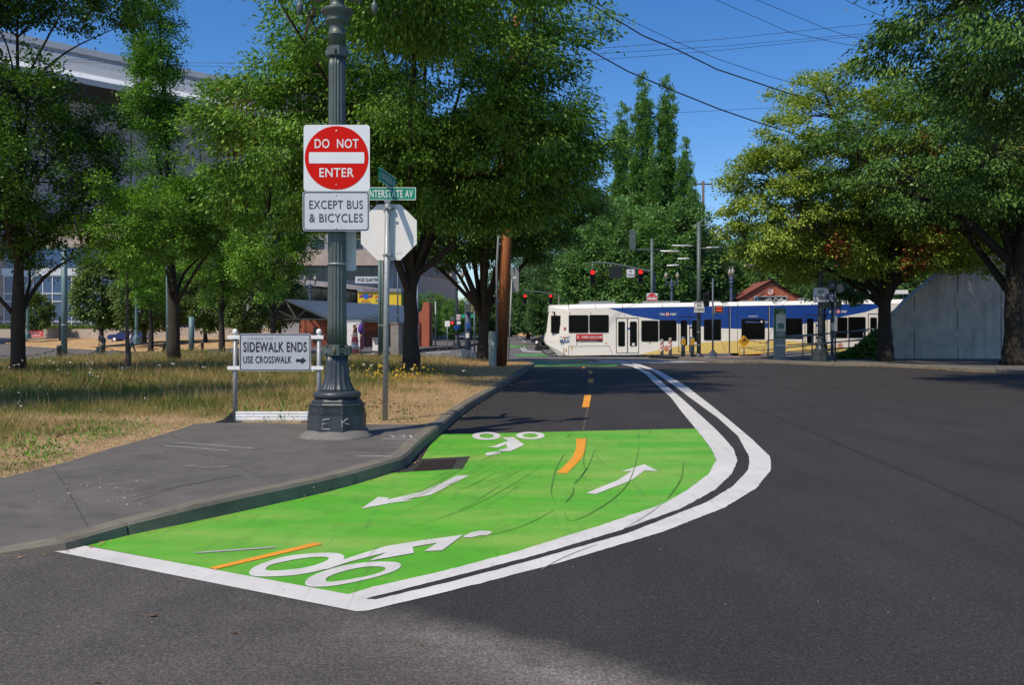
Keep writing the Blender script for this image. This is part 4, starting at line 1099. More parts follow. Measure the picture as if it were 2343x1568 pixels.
# dry straw fringe along the far lawn is left to its material
# ================================================================ FOREGROUND STREET FURNITURE
M_foot = concrete('rough_footing_concrete', (.17, .16, .145), .7)
def octo(r, rot=22.5, n=8): return [(r * math.cos(R(rot + 360 * k / n)), r * math.sin(R(rot + 360 * k / n))) for k in range(n)]
def lamp(label, fine, body, basem, group="double globe street lamps"):
    t = thing("street_lamp", label, "street lamp", (0, 0, 0), group)
    n = 48 if fine else 16; fl = 16 if fine else 0
    if fine:
        mb = MB(); mb.smooth = True
        mb.lathe([(.54, -.01), (.50, .025), (.45, .07), (.415, .10), (.36, .11)], n=28)
        rj = random.Random(4); mb.v = [(x * f_, y * f_, z) for (x, y, z), f_ in ((v_, 1 + rj.uniform(-.05, .05)) for v_ in mb.v)]
        mb.build("concrete_footing", M_foot, t)
    mb = MB()
    def oc(r, z0, z1, r2=None):
        a, b = octo(r / math.cos(R(22.5))), octo((r2 or r) / math.cos(R(22.5)))
        vs = [(p[0], p[1], z0) for p in a] + [(p[0], p[1], z1) for p in b]
        mb._a(vs, [tuple(reversed(range(8))), tuple(range(8, 16))] + [(i, (i + 1) % 8, 8 + (i + 1) % 8, 8 + i) for i in range(8)])
    oc(.385, .09 if fine else 0, .315, .378); oc(.37, .315, .335); oc(.378, .335, .35); oc(.362, .35, .45); oc(.372, .45, .462); oc(.34, .462, .49, .325); oc(.335, .49, .505); oc(.315, .505, .535, .30)
    mb.build("plinth", basem, t)
    if fine:
        for k in range(8):
            a = R(45 * k); M = Matrix.Rotation(a, 3, 'Z')
            mb = MB()
            for (dy, dz, w, h) in ((0, .036, .20, .008), (0, -.036, .20, .008), (.096, 0, .008, .072), (-.096, 0, .008, .072)):
                mb.box(M @ Vector((.364, dy, 0)) + Vector((0, 0, .40 + dz)), (.012, w, h), M=M)
            mb.build("panel_moulding", basem, t)
    mb = MB(); mb.smooth = True
    mb.lathe([(.29, .53), (.325, .555), (.335, .585), (.325, .615), (.295, .635), (.26, .645)], n=n); mb.build("torus_moulding", basem, t)
    mb = MB(); mb.smooth = True
    mb.lathe([(.262, .64), (.235, .68), (.205, .74), (.18, .82), (.165, .92), (.156, 1.02), (.152, 1.14)], n=96 if fine else 16, flute=fl, depth=.018); mb.build("fluted_bell", basem, t)
    mb = MB(); mb.smooth = False
    mb.prism(octo(.165), 1.135, 1.15)
    if fine:
        for k in range(4):
            M = Matrix.Rotation(R(90 * k), 3, 'Z')
            mb.box(M @ Vector((.165, 0, 1.21)), (.05, .13, .13), M=M)
            M2 = Matrix.Rotation(R(90 * k + 45), 3, 'Z')
            mb.box(M2 @ Vector((.15, 0, 1.21)), (.05, .17, .085), M=M2)
    else: mb.prism(octo(.185), 1.15, 1.28)
    mb.prism(octo(.16), 1.275, 1.29); mb.build("collar", body, t)
    if fine:
        for k in range(4):
            a = R(90 * k)
            b = MB(); b.smooth = True; b.ball((.192 * math.cos(a), .192 * math.sin(a), 1.21), .035, sc=(.7, .7, 1.5)); b.build("collar_boss", M_ironoc, t)
    mb = MB(); mb.smooth = True
    mb.lathe([(.138, 1.285), (.134, 1.6), (.127, 3.0), (.122, 4.2), (.117, 5.2), (.115, 5.33)], n=96 if fine else 14, flute=fl, depth=.016); mb.build("fluted_shaft", body, t)
    mb = MB()
    mb.prism(octo(.135), 5.33, 5.345); mb.prism(octo(.15), 5.345, 5.46); mb.prism(octo(.135), 5.46, 5.475)
    if fine:
        for k in range(4):
            a = R(90 * k); mb.ball((.15 * math.cos(a), .15 * math.sin(a), 5.40), .028, sc=(.7, .7, 1.5))
    mb.build("upper_collar", body, t)
    mb = MB(); mb.smooth = True
    mb.lathe([(.117, 5.475), (.115, 5.63), (.127, 5.64), (.127, 5.655), (.112, 5.66), (.112, 5.80), (.155, 5.82), (.16, 5.85), (.15, 5.87), (.17, 5.90), (.205, 5.95), (.23, 5.985), (.21, 6.0), (.12, 6.03), (.10, 6.09), (.105, 6.16), (.15, 6.20), (.16, 6.26), (.13, 6.32), (.08, 6.36), (.06, 6.48), (.075, 6.52), (.03, 6.56), (.02, 6.66), (.03, 6.70), (.004, 6.78)], n=n)
    mb.build("capital", body, t)
    for s in (-1, 1):
        mb = MB(); mb.smooth = True
        mb.tube(catmull([(s * .06, 0, 6.25), (s * .2, 0, 6.16), (s * .33, 0, 6.17), (s * .43, 0, 6.27), (s * .52, 0, 6.33)], 5), [.05, .048, .046, .044, .042, .040, .040, .038, .038, .036, .035, .034, .033, .032, .031, .030, .03, .03, .03, .03, .03], 8)
        mb.tube(catmull([(s * .17, 0, 6.20), (s * .27, 0, 6.30), (s * .24, 0, 6.38), (s * .18, 0, 6.34)], 5), .02, 6)
        mb.build("arm", body, t)
        mb = MB(); mb.smooth = True
        mb.lathe([(.004, 5.93), (.03, 5.96), (.045, 6.01), (.05, 6.06), (.045, 6.09), (.02, 6.11), (.018, 6.15), (.03, 6.18), (.04, 6.28), (.055, 6.36), (.06, 6.44), (.075, 6.50), (.085, 6.54), (.085, 6.57), (.06, 6.58)], (s * .525, 0, 0), 14); mb.build("lantern_post", body, t)
        mb = MB(); mb.smooth = True
        mb.lathe([(.075, 6.58), (.13, 6.68), (.165, 6.80), (.175, 6.90), (.165, 6.99)], (s * .525, 0, 0), 16); g = mb.build("globe", M_globe, t)
        mb = MB(); mb.smooth = True
        mb.lathe([(.168, 6.985), (.15, 7.06), (.09, 7.13), (.035, 7.17), (.03, 7.20), (.04, 7.23), (.012, 7.28), (.004, 7.38)], (s * .525, 0, 0), 16); mb.build("globe_cap", M_globetop, g)
    return t
LX, LY = -2.463, 12.0
lp = lamp("green fluted lamp post carrying the do-not-enter sign at the sidewalk corner", True, M_iron, M_irondk)
lp.location = (LX, LY, .145)
# chalk letters on the plinth
def ch(pts, name="chalk_letter"):
    mb = MB(); mb.tube([Vector(p) for p in pts], .005, 5); o = mb.build(name, M_chalk); o.parent = lp; return o
def plz(px, py, right=False):
    x = (px - 772) / 167.5; z = EYE - (py - HY) / 167.5 - .145 + .035
    return Vector((x, -.389 if not right else -.389 + max(0, x - .158) - .004, z))
def cc3(a, b): return (487.2 + .2912 * a, 578.6 + .2912 * b)
q = [plz(*cc3(*p)) for p in ((965, 1325), (915, 1332), (910, 1365), (950, 1362), (910, 1366), (906, 1405), (968, 1408))]
ch(q)
q = [plz(*cc3(*p), True) for p in ((1058, 1330), (1066, 1388))]; ch(q)
q = [plz(*cc3(*p), True) for p in ((1100, 1325), (1062, 1355), (1110, 1372))]; ch(q)
for yz in ((2.42), ):
    mb = MB(); mb.smooth = True; mb.lathe([(.138, yz - .012), (.138, yz + .012)], (0, 0, 0), 20); o = mb.build("band_clamp", M_galv); o.parent = lp
mb = MB(); mb.smooth = True; mb.lathe([(.137, 2.96), (.137, 2.985)], (0, 0, 0), 20); o = mb.build("band_clamp", M_galv); o.parent = lp

def sign_plate(t, c, w, h, r, m, name="panel", th=.004, back=None):
    mb = MB(); mb.slab(rrect(w, h, r, 5), 0, th, c); return mb.build(name, [m], t)
def bolt(t, c, r=.012):
    mb = MB(); mb.smooth = True; mb.ball(c, r, 8, 6, (1, .6, 1)); mb.build("bolt", M_alu, t)
def dne(t, c, w, M=None):
    x, y, z = c
    k = w / .913
    sign_plate(t, c, w, w, .045 * k, M_sheet)
    mb = MB(); mb.slab(circ(.44 * k, 40), -.003 * max(1, k), 0, c); mb.build("red_disc", M_red, t)
    mb = MB(); mb.slab([(-.378 * k, -.077 * k), (.378 * k, -.077 * k), (.384 * k, 0), (.378 * k, .077 * k), (-.378 * k, .077 * k), (-.384 * k, 0)], -.006, -.0035, c); mb.build("white_bar", M_sheet, t)
    letters("DO  NOT", (x, y - .0055, z + .197 * k), .605 * k, .128 * k, M_sheet, t, bold=.012)
    letters("ENTER", (x, y - .0055, z - .203 * k), .475 * k, .124 * k, M_sheet, t, bold=.012)
SY = 11.80
def SP(px, py): return P(px, py, SY)
c = SP(770.4, 361); k = 151.5 * SY / F
t = thing("do_not_enter_sign", "square white sign with red do-not-enter disc high on the fluted lamp post", "road sign", c)
dne(t, c, k); bolt(t, SP(770, 299.5) + Vector((0, -.008, 0))); bolt(t, SP(769.5, 423) + Vector((0, -.008, 0)), .007)
mb = MB(); mb.box(c + Vector((0, .035, 0)), (.05, .06, .5)); mb.build("bracket", M_galv, t)
c = SP(768.8, 483); w, h = 152.5 * SY / F, 91.5 * SY / F
t = thing("plaque_sign", "white except-bus-and-bicycles plaque mounted under the do-not-enter sign", "road sign", c)
sign_plate(t, c, w, h, .045, M_sheet2)
mb = MB(); ring_xz(mb, rrect(w - .018, h - .018, .038, 5), rrect(w - .046, h - .046, .028, 5), -.003, c); mb.build("border", M_navyprint, t)
sx = SY / F * .2339
letters("EXCEPT BUS", SP(769, 468.2) + Vector((0, -.004, 0)), 525 * sx, 84 * sx, M_navyprint, t, bold=.006)
letters("& BICYCLES", SP(769, 498.7) + Vector((0, -.004, 0)), 525 * sx, 84 * sx, M_navyprint, t, bold=.006)
bolt(t, SP(768.6, 445) + Vector((0, -.006, 0)), .01); bolt(t, SP(768.6, 521) + Vector((0, -.006, 0)), .01)
mb = MB(); mb.box(c + Vector((0, .035, 0)), (.05, .06, .4)); mb.build("bracket", M_galv, t)
# narrow sign on the far side of the lamp post, its back towards us
c = Vector((LX + .07, 12.19, 2.80))
t = thing("parking_sign", "narrow grey sign back strapped behind the fluted lamp post", "road sign", c)
sign_plate(t, c, .33, .62, .03, M_aluback)
mb = MB(); mb.box(c + Vector((-.05, -.03, 0)), (.04, .06, .3)); mb.build("bracket", M_galv, t)

# ---- SIDEWALK ENDS barricade
BY = 14.0
def BP(px, py, d=0): return P(px, py, BY) + Vector((0, d, 0))
c3 = lambda a, b, d=0: BP(487.2 + .2912 * a, 578.6 + .2912 * b, d)
c = c3(497, 782, -.06)
t = thing("sidewalk_ends_sign", "aluminium barricade with white sidewalk-ends use-crosswalk sign on the sidewalk edge", "road sign", (c.x, BY, .148))
u = BY / F * .2912
w, h = 560 * u, 295 * u
sign_plate(t, c, w, h, .04, M_sheetgrey, th=.003)
mb = MB(); ring_xz(mb, rrect(w - .022, h - .022, .034, 5), rrect(w - .048, h - .048, .024, 5), -.003, c); mb.build("border", M_black, t)
letters("SIDEWALK ENDS", c3(496, 740, -.064), 498 * u, 80 * u, M_black, t, bold=.022)
letters("USE CROSSWALK", c3(437, 840, -.064), 380 * u, 56 * u, M_black, t, bold=.020)
letters("WHERE THE", c3(378, 675, -.064), 205 * u, 22 * u, M_faint, t, name="marker_scrawl", bold=0)
def sl(pts, off): return [(p - off) for p in pts]
A = [c3(*p) for p in ((660, 833), (700, 836), (712, 822), (740, 846), (706, 874), (696, 858), (660, 858))]
mb = MB(); mb.slab([(p.x - c.x, p.z - c.z) for p in A], -.0035, -.001, c); mb.build("arrow", M_black, t)
for p in ((242, 665), (497, 667), (755, 672), (238, 905), (492, 905), (750, 910)): bolt(t, c3(*p, -.066), .008)
for px in (175, 833):
    mb = MB(); mb.smooth = True
    b = c3(px, 1330); tp = c3(px, 628)
    mb.tube([(b.x, BY, .15), (tp.x, BY, tp.z)], .036, 14); mb.build("post", M_galv, t)
    mb = MB(); mb.smooth = True
    mb.lathe([(.041, -.02), (.043, .0), (.043, .02), (.036, .045), (.018, .06), (.003, .063)], (tp.x, BY, tp.z), 14); mb.build("post_cap", M_alu, t)
for y0 in (664, 905):
    mb = MB(); a = c3(122, y0); b = c3(874, y0)
    mb.bbox(((a.x + b.x) / 2, BY - .046, a.z), (b.x - a.x, .02, .06), .004); mb.build("cross_rail", M_alu, t)
a = c3(187, 1303); b = c3(790, 1303)
mb = MB(); mb.box(((a.x + b.x) / 2, BY - .045, .15 + .085), (b.x - a.x, .012, .155))
for dz in (-.05, 0, .05): mb.box(((a.x + b.x) / 2, BY - .053, .15 + .085 + dz), (b.x - a.x, .006, .012))
mb.build("kick_rail", M_alu, t)
for px in (175, 833):
    b = c3(px, 1330)
    mb = MB(); mb.box((b.x - .06, BY + .05, .156), (.36, .60, .012)); mb.build("foot_plate", M_blk, t)
    mb = MB(); mb.prism([(0, 0), (1, 0), (1, 1)], 0, 0); mb = MB()
    mb._a([(b.x - .04, BY - .02, .162), (b.x - .20, BY - .02, .162), (b.x - .04, BY - .02, .31), (b.x - .04, BY, .162), (b.x - .20, BY, .162), (b.x - .04, BY, .31)], [(0, 2, 1), (3, 4, 5), (0, 1, 4, 3), (1, 2, 5, 4), (2, 0, 3, 5)])
    mb.build("gusset", M_blk, t)

# ---- stop sign seen from behind, with street name blades
TY = 14.1
def TP(px, py, d=0): return P(px, py, TY) + Vector((0, d, 0))
k2 = lambda a, b, d=0: TP(487.2 + .2339 * a, 243.6 + .2339 * b, d)
base = Vector((TP(881, 957).x, TY, .145)); topp = Vector((TP(887, 458).x, TY, TP(887, 458).z))
t = thing("street_sign_post", "galvanised post with white stop sign back and green street name blades", "road sign", base)
mb = MB(); mb.smooth = True; mb.tube([base, topp], .047, 16); mb.build("post", M_galv, t)
c = k2(1714, 1225, .075); s8 = 275 * TY / F * .2339
mb = MB(); mb.slab([(s8 / math.cos(R(22.5)) * math.cos(R(22.5 + 45 * i)), s8 / math.cos(R(22.5)) * math.sin(R(22.5 + 45 * i))) for i in range(8)], 0, .004, c); so = mb.build("octagon_panel", M_aluback, t)
mb = MB(); p_ = k2(1815, 1420, .072); mb.box(p_, (.075 * 1.3, .002, .055)); mb.build("sticker", M_sheet, so)
for yy in (997, 1452):
    mb = MB(); p_ = k2(1713, yy, .05); mb.box(p_, (.19, .03, .038)); mb.box(p_ + Vector((0, -.10, 0)), (.115, .014, .03)); mb.tube([p_ + Vector((-.02, -.11, 0)), p_ + Vector((-.02, -.135, 0))], .012, 6); mb.build("clamp", M_galv, t)
c = k2(1748, 853); wb = 476 * 2 * TY / F * .2339 * .5
wb = (952 - 822) * TY / F; hb = 30 * TY / F; c = TP(887, 443.2)
mb = MB(); mb.slab(rrect(wb, hb, .012, 2), -.004, .004, c); bl = mb.build("street_name_blade", M_stgreen, t)
mb = MB(); ring_xz(mb, rrect(wb - .006, hb - .006, .01, 2), rrect(wb - .026, hb - .026, .008, 2), -.0065, c); mb.build("blade_border", M_white2, bl)
letters("INTERSTATE AV", TP(893.5, 443.4, -.0068), 103 * TY / F, 17.5 * TY / F, M_white2, bl, bold=.012)
mb = MB(); mb.box(TP(887, 460.5, -.0), (.10, .10, .05)); mb.box(TP(887, 426, 0), (.05, .03, .05)); mb.build("blade_bracket", M_galv, t)
# second blade, turned across the view
A, B = P(867.3, 404, 13.6), P(906, 415, 14.65)
d = (B - A); d.z = 0; L = d.length; d.normalize(); ang = math.atan2(d.y, d.x)
Mz = Matrix.Rotation(ang, 3, 'Z'); cb = Vector(((A.x + B.x) / 2, (A.y + B.y) / 2, P(887, 410, 14.1).z))
mb = MB(); mb.box(cb, (L, .008, .225), M=Mz); bl = mb.build("street_name_blade", M_stgreen, t)
letters("N WHEELER AV", cb + Mz @ Vector((0, -.0065, 0)), L * .84, .11, M_white2, bl, bold=.008, M=Mz)
mb = MB(); mb.box(cb + Mz @ Vector((0, -.0058, .104)), (L, .002, .01), M=Mz); mb.box(cb + Mz @ Vector((0, -.0058, -.104)), (L, .002, .01), M=Mz); mb.build("blade_border", M_white2, bl)

# ---- storm drain grate
qa, qb, qc, qd = c5(1792, 277), c5(1962, 264), c5(1985, 224), c5(1838, 234)
ctr = (qa + qb + qc + qd) / 4
t = thing("drain_grate", "rusty iron storm drain grate set in the green lane by the kerb", "drain", ctr)
mb = MB(); mb.face([Vector((p.x, p.y, .0055)) for p in (c5(1735, 280), c5(2018, 266), c5(2053, 208), c5(1838, 219))]); mb.build("dark_patch", M_crack, t)
M_grate = mat("rusty_iron", (0.07, 0.05, 0.04), .7, .4, .35, 30)
def bl2(u, v): return qa.lerp(qb, u).lerp(qd.lerp(qc, u), v)
for i in range(8):
    v = i / 7; a, b = bl2(0, v), bl2(1, v)
    mb = MB(); mb.tube([(a.x, a.y, .012), (b.x, b.y, .012)], .013, 4); mb.build("bar", M_grate, t)
for i in range(12):
    u_ = i / 11; a, b = bl2(u_, 0), bl2(u_, 1)
    mb = MB(); mb.tube([(a.x, a.y, .015), (b.x, b.y, .015)], .008, 4); mb.build("cross_bar", M_grate, t)

# ---- wooden utility pole with conduit
WY = 37.0
b0, b1 = P(1146, 840, WY), P(1171, 285, WY)
t = thing("utility_pole", "reddish brown wooden utility pole leaning slightly at the island's tip", "utility pole", (b0.x, WY, .14))
mb = MB(); mb.smooth = True
tp = b0 + (b1 - b0) * 1.45
mb.tube([Vector((b0.x, WY, .1)), b0.lerp(tp, .33), b0.lerp(tp, .66), tp], [.255, .235, .21, .185], 20); mb.build("timber", M_wood, t)
mb = MB(); mb.smooth = True
mb.tube([Vector((b0.x - .16, WY - .26, .9)), P(1138, 612, WY) + Vector((-.02, -.27, 0)), P(1155, 300, WY) + Vector((-.02, -.24, 0))], .05, 8); mb.build("conduit", M_galv, t)
for py in (690, 560, 470):
    mb = MB(); p_ = P(1136 + (762 - py) * .03, py, WY) + Vector((.0, -.25, 0)); mb.box(p_, (.16, .06, .05)); mb.build("conduit_strap", M_galv, t)
mb = MB(); mb.box(P(1152, 738, WY) + Vector((0, -.245, 0)), (.10, .02, .14)); mb.build("tag_plate", M_blk, t)
# dead creeper on the pole
rng = np.random.default_rng(8); n = 900
zz = rng.uniform(8.3, 12.3, n) ** 1.0; aa = rng.uniform(0, 6.28, n); rr = .24 + np.abs(rng.normal(0, .16, n))
xx = np.interp(zz, [0, 16], [b0.x, tp.x + (0)]) if False else b0.x + (tp.x - b0.x) * (zz - .14) / (tp.z - .14)
me = leaf_mesh("dead_creeper", np.stack([xx + rr * np.cos(aa), WY + rr * np.sin(aa), zz], 1), np.stack([np.cos(aa), np.sin(aa), -np.ones(n)], 1), .20, .10, rng, .4, .4)
link_mesh("dead_creeper", me, L_rust, t)
# fibreglass pedestal
c = P(1127, 836, 36.6)
t = thing("utility_pedestal", "pale green fibreglass utility pedestal beside the wooden pole", "utility box", (c.x, 36.6, .145))
mb = MB(); mb.smooth = False
mb.prism([(c.x + .17 * math.cos(R(a)) * (1 if True else 1), 36.6 + .17 * math.sin(R(a))) for a in range(0, 360, 30)], .145, 1.60); mb.build("body", M_ped, t)
mb = MB(); mb.prism([(c.x + .18 * math.cos(R(a)), 36.6 + .18 * math.sin(R(a))) for a in range(0, 360, 30)], 1.601, 1.64); mb.prism([(c.x + .13 * math.cos(R(a)), 36.6 + .13 * math.sin(R(a))) for a in range(0, 360, 30)], 1.641, 1.67); mb.build("cap", M_ped, t)
mb = MB(); mb.box((c.x + .03, 36.6 - .172, 1.12), (.11, .006, .09), M=Matrix.Rotation(R(15), 3, 'Y')); mb.build("sticker", M_sheet, t)
# tall sign back right of the pole
c = P(1178, 639.5, 39)
t = thing("tall_sign", "tall grey sign back with a white sticker right of the wooden pole", "road sign", (c.x - .2, 39, .145))
w, h = 18 * 39 / F, 55.5 * 39 / F
sign_plate(t, c, w, h, .05, M_galv, th=.006)
mb = MB(); mb.box(c + Vector((0, -.006, .08)), (.13, .006, .09)); mb.build("sticker", M_sheet, t)
mb = MB(); mb.smooth = True; mb.tube([P(1163.5, 827, 39), P(1172, 640, 39) + Vector((-.02, -.05, 0))], .035, 8); mb.build("post", M_galv, t)
# ================================================================ TRAM
YT = 56.5; SL = .01586; MX = 1714.0
def TR(x, y0, d=0.0, slope=True):
    y = y0 - (SL * (x - 1278) if slope else 0)
    return P(x, y, YT) + Vector((0, d, 0))
mir = lambda x: 2 * MX - x
WID = 2.65
tram = thing("light_rail_tram", "white, blue and yellow articulated light rail tram crossing behind the junction", "tram", (P(1700, 815, YT).x, YT, 0))
def livery(x):
    x_ = x if x <= MX else mir(x)
    bb = float(np.interp(x_, [1390.6, 1447, 1509, 1549, 1611, 1650, 1696, 1714], [706.9, 725.3, 736.7, 745.3, 752.9, 757.6, 759.4, 759.5]))
    yb = float(np.interp(x_, [1459, 1509, 1551, 1613, 1655, 1696, 1714], [814.7, 804.3, 797.3, 789.3, 787, 786.6, 786.5]))
    return bb, yb
PX = F / YT
def body(x0, x1, name):
    mb = MB(); n = max(2, int((x1 - x0) / 9)); xs = [x0 + (x1 - x0) * i / n for i in range(n + 1)]
    for a, b in zip(xs, xs[1:]):
        la, lb_ = livery(a), livery(b)
        for lo_a, hi_a, lo_b, hi_b, mi in ((814.7, la[1], 814.7, lb_[1], 2), (la[1], la[0], lb_[1], lb_[0], 0), (la[0], 706.9, lb_[0], 706.9, 1)):
            if abs(lo_a - hi_a) < .02 and abs(lo_b - hi_b) < .02: continue
            mb.mi = mi
            for d, fl in ((0, 1), (WID, -1)):
                q = [TR(a, lo_a, d), TR(b, lo_b, d), TR(b, hi_b, d), TR(a, hi_a, d)]
                mb.face(q if fl > 0 else q[::-1])
    mb.mi = 0
    mb.face([TR(x0, 706.9, 0), TR(x1, 706.9, 0), TR(x1, 706.9, WID), TR(x0, 706.9, WID)])
    mb.face([TR(x0, 814.7, WID), TR(x1, 814.7, WID), TR(x1, 814.7, 0), TR(x0, 814.7, 0)])
    for x in (x0, x1): mb.face([TR(x, 814.7, 0), TR(x, 706.9, 0), TR(x, 706.9, WID), TR(x, 814.7, WID)])
    return mb.build(name, [M_tw, M_tb, M_ty], tram)
secA = body(1300, 1667.5, "body_section"); secB = body(1671, 1757, "body_section"); secC = body(1760.5, mir(1300), "body_section")
for a, b in ((1667.5, 1671), (1757, 1760.5)):
    mb = MB(); mb.box((TR(a, 760).lerp(TR(b, 760), .5)) + Vector((0, WID / 2, 0)), ((b - a) / PX, WID - .16, 3.0)); mb.build("bellows", M_rubber, tram)
def nose(f, nm):
    prof = [(1258.5, 697.5), (1257.5, 701), (1257, 709), (1250, 764), (1247, 779), (1249, 786), (1278, 814.7)]
    back_ = [697.2, 701, 709, 764, 779, 786, 814.7]
    mb = MB()
    F0 = [TR(f(x), y, .28) for x, y in prof]; F1 = [TR(f(x), y, WID - .28) for x, y in prof]
    B0 = [TR(f(1300), y, 0.0 if y > 706 else .2) for y in back_]; B1 = [TR(f(1300), y, WID if y > 706 else WID - .2) for y in back_]
    mb.strip(F0, B0); mb.strip(B1, F1); mb.strip(F1, F0)
    mb.face([F0[0], F1[0], B1[0], B0[0]]); mb.face([F0[-1], B0[-1], B1[-1], F1[-1]])
    o = mb.build(nm, M_tw, tram)
    mb = MB(); off = Vector((-.015 if f(0) == 0 else .015, 0, 0))
    a, b = TR(f(1256.6), 711.5), TR(f(1250.4), 761.5)
    mb.face([a + off + Vector((0, .42, 0)), b + off + Vector((0, .38, 0)), b + off + Vector((0, WID - .38, 0)), a + off + Vector((0, WID - .42, 0))]); mb.build("windscreen", M_tglass, o)
    return o
noseA = nose(lambda x: x, "cab_nose"); noseC = nose(mir, "cab_nose")
def roofshroud(x0, x1, rake0=3, rake1=3):
    mb = MB()
    n0 = [TR(x0, 706.6, .02), TR(x1, 706.6, .02), TR(x1 - rake1, 697.2, .22), TR(x0 + rake0, 697.2, .22)]
    n1 = [p + Vector((0, WID - 2 * (p.y - YT), 0)) for p in n0]
    mb.face(n0); mb.face(n1[::-1]); mb.face([n0[3], n0[2], n1[2], n1[3]]); mb.face([n0[0], n0[3], n1[3], n1[0]]); mb.face([n0[1], n1[1], n1[2], n0[2]])
    return mb.build("roof_shroud", M_troof, tram)
roofshroud(1301, 1655); roofshroud(1668, 1774, 0, 6); roofshroud(1788, mir(1301), 6)
for x0, x1, h in ((1330, 1410, 690.5), (1480, 1560, 692.5), (1600, 1652, 694), (1850, 1930, 690)):
    mb = MB(); a, b = TR(x0, 697), TR(x1, h); mb.box(((a.x + b.x) / 2, YT + WID / 2, (a.z + b.z) / 2), (b.x - a.x, 1.6, abs(b.z - a.z))); mb.build("roof_equipment", M_galv, tram)
def pane(x0, x1, y0, y1, parent=tram, r=2.0, frame=True, dd=0.0, slope=False):
    c = (TR(x0, y0, 0, slope) + TR(x1, y1, 0, slope)) / 2 + Vector((0, dd, 0))
    w, h = abs(x1 - x0) / PX, abs(y1 - y0) / PX
    mb = MB()
    if frame:
        ring_xz(mb, rrect(w + .05, h + .05, r / PX + .02, 4), rrect(w - .03, h - .03, r / PX, 4), -.022, c); o = mb.build("window", M_rubber, parent)
    else: o = parent
    mb = MB(); mb.slab(rrect(w, h, r / PX, 4), -.016, .0, c); return o, mb.build("pane", M_tglass, o)
WIN = [(1261.5, 1283.5, 723, 762), (1302, 1345.5, 722, 761), (1349, 1392, 721.6, 760.5), (1468, 1505.5, 734.7, 781), (1509, 1547, 733.7, 779.4), (1611, 1648.8, 732, 778)]
for i, (a, b, c_, d_) in enumerate(WIN): pane(a, b, c_, d_, dd=(.13 if i == 0 else 0))
wB, _ = pane(1697, 1749, 730.5, 776)
wC = [(1797.5 - 18, 1835, 729, 774.6), (1900, 1938, 727, 772.6), (1941, 1979.5, 726.4, 772.6), (2040, 2082, 712, 751), (2086, 2128, 711, 750)]
for a, b, c_, d_ in wC: pane(a, b, c_, d_)
def door(x0, x1, y0, y1):
    a, b = TR(x0, y0, 0, False), TR(x1, y1, 0, False); mb = MB()
    zc = (a.z + b.z) / 2; h = abs(a.z - b.z); lw = .035
    for x, w_ in ((a.x, lw), ((a.x + b.x) / 2, .05), (b.x, lw)): mb.box((x, YT - .008, zc), (w_, .016, h))
    mb.box(((a.x + b.x) / 2, YT - .007, a.z), (b.x - a.x, .014, lw)); mb.box(((a.x + b.x) / 2, YT - .007, b.z), (b.x - a.x, .014, lw * .7))
    o = mb.build("door", M_rubber, tram)
    wx = x1 - x0
    for u0, u1 in ((.085, .39), (.61, .925)): pane(x0 + wx * u0, x0 + wx * u1, y0 + (y1 - y0) * .10, y0 + (y1 - y0) * .81, o, 3.0, False)
    mb = MB(); mb.box((a.x + (b.x - a.x) * .56, YT - .012, a.z + (b.z - a.z) * .30), (.12, .01, .13)); mb.build("door_sticker", M_blue, o)
    mb = MB(); mb.box((a.x + (b.x - a.x) * .77, YT - .022, a.z + (b.z - a.z) * .755), (.18, .008, .19)); mb.build("door_sticker", M_sheet, o)
door(1410, 1461, 728, 808); door(1553, 1602.6, 725, 806); door(1841.8, 1892, 720.5, 801); door(1986.7, 2037, 718.5, 799)
# print and small fittings
def tlab(txt, x0, x1, y0, y1, m, bold=.02, it=0): return letters(txt, (TR(x0, y0, 0, False) + TR(x1, y1, 0, False)) / 2 + Vector((0, -.012, 0)), (x1 - x0) / PX, (y1 - y0) / PX, m, tram, bold=bold, italic=it)
def disc(x, y, r, m, d=-.010, nm="logo_disc"):
    mb = MB(); mb.slab(circ(r / PX, 20), d - .004, d, TR(x, y, 0, False)); return mb.build(nm, m, tram)
def ringp(x, y, r0, r1, m, d=-.016, nm="logo_ring"):
    mb = MB(); ring_xz(mb, circ(r0 / PX, 20), circ(r1 / PX, 20), d, TR(x, y, 0, False)); return mb.build(nm, m, tram)
mb = MB(); a, b = TR(1317.8, 764.6, 0, False), TR(1379, 782.5, 0, False); c = (a + b) / 2
mb.box(c + Vector((0, -.006, 0)), (b.x - a.x, .012, a.z - b.z)); ad = mb.build("advert_panel", mat("advert_red", (.60, .03, .03), .5, 0, .03), tram)
mb = MB(); mb.box((c.x, YT - .013, b.z + .07), (b.x - a.x, .004, .14)); mb.build("advert_strip", M_black, ad)
letters("STREET LEAGUE", (c.x + .0, YT - .016, c.z + .05), 1.02, .15, M_white2, ad, bold=.035)
letters("X", (a.x + .14, YT - .016, c.z + .06), .15, .2, M_white2, ad, bold=.04); letters("15", (b.x - .32, YT - .016, c.z + .06), .09, .2, M_white2, ad)
mb = MB(); mb.slab([(-.12, -.05), (.12, -.05), (.09, .03), (.03, .06), (-.05, .05)], -.016, -.013, (b.x - .15, YT, c.z + .06)); mb.build("advert_mark", M_white2, ad)
letters("AUGUST 23-24    ROSE GARDEN ARENA", (c.x - .1, YT - .017, b.z + .07), 1.3, .045, M_white2, ad, bold=.01)
tlab("MAX", 1281, 1304, 777, 784.8, M_maxblue, .05); tlab("TRI", 1281, 1289, 771, 774.4, M_maxblue, .03); tlab("MET", 1296, 1304.5, 771, 774.4, M_maxblue, .03)
disc(1292, 772.6, 2.6, M_tlogo); ringp(1292, 772.6, 1.6, .9, M_white2)
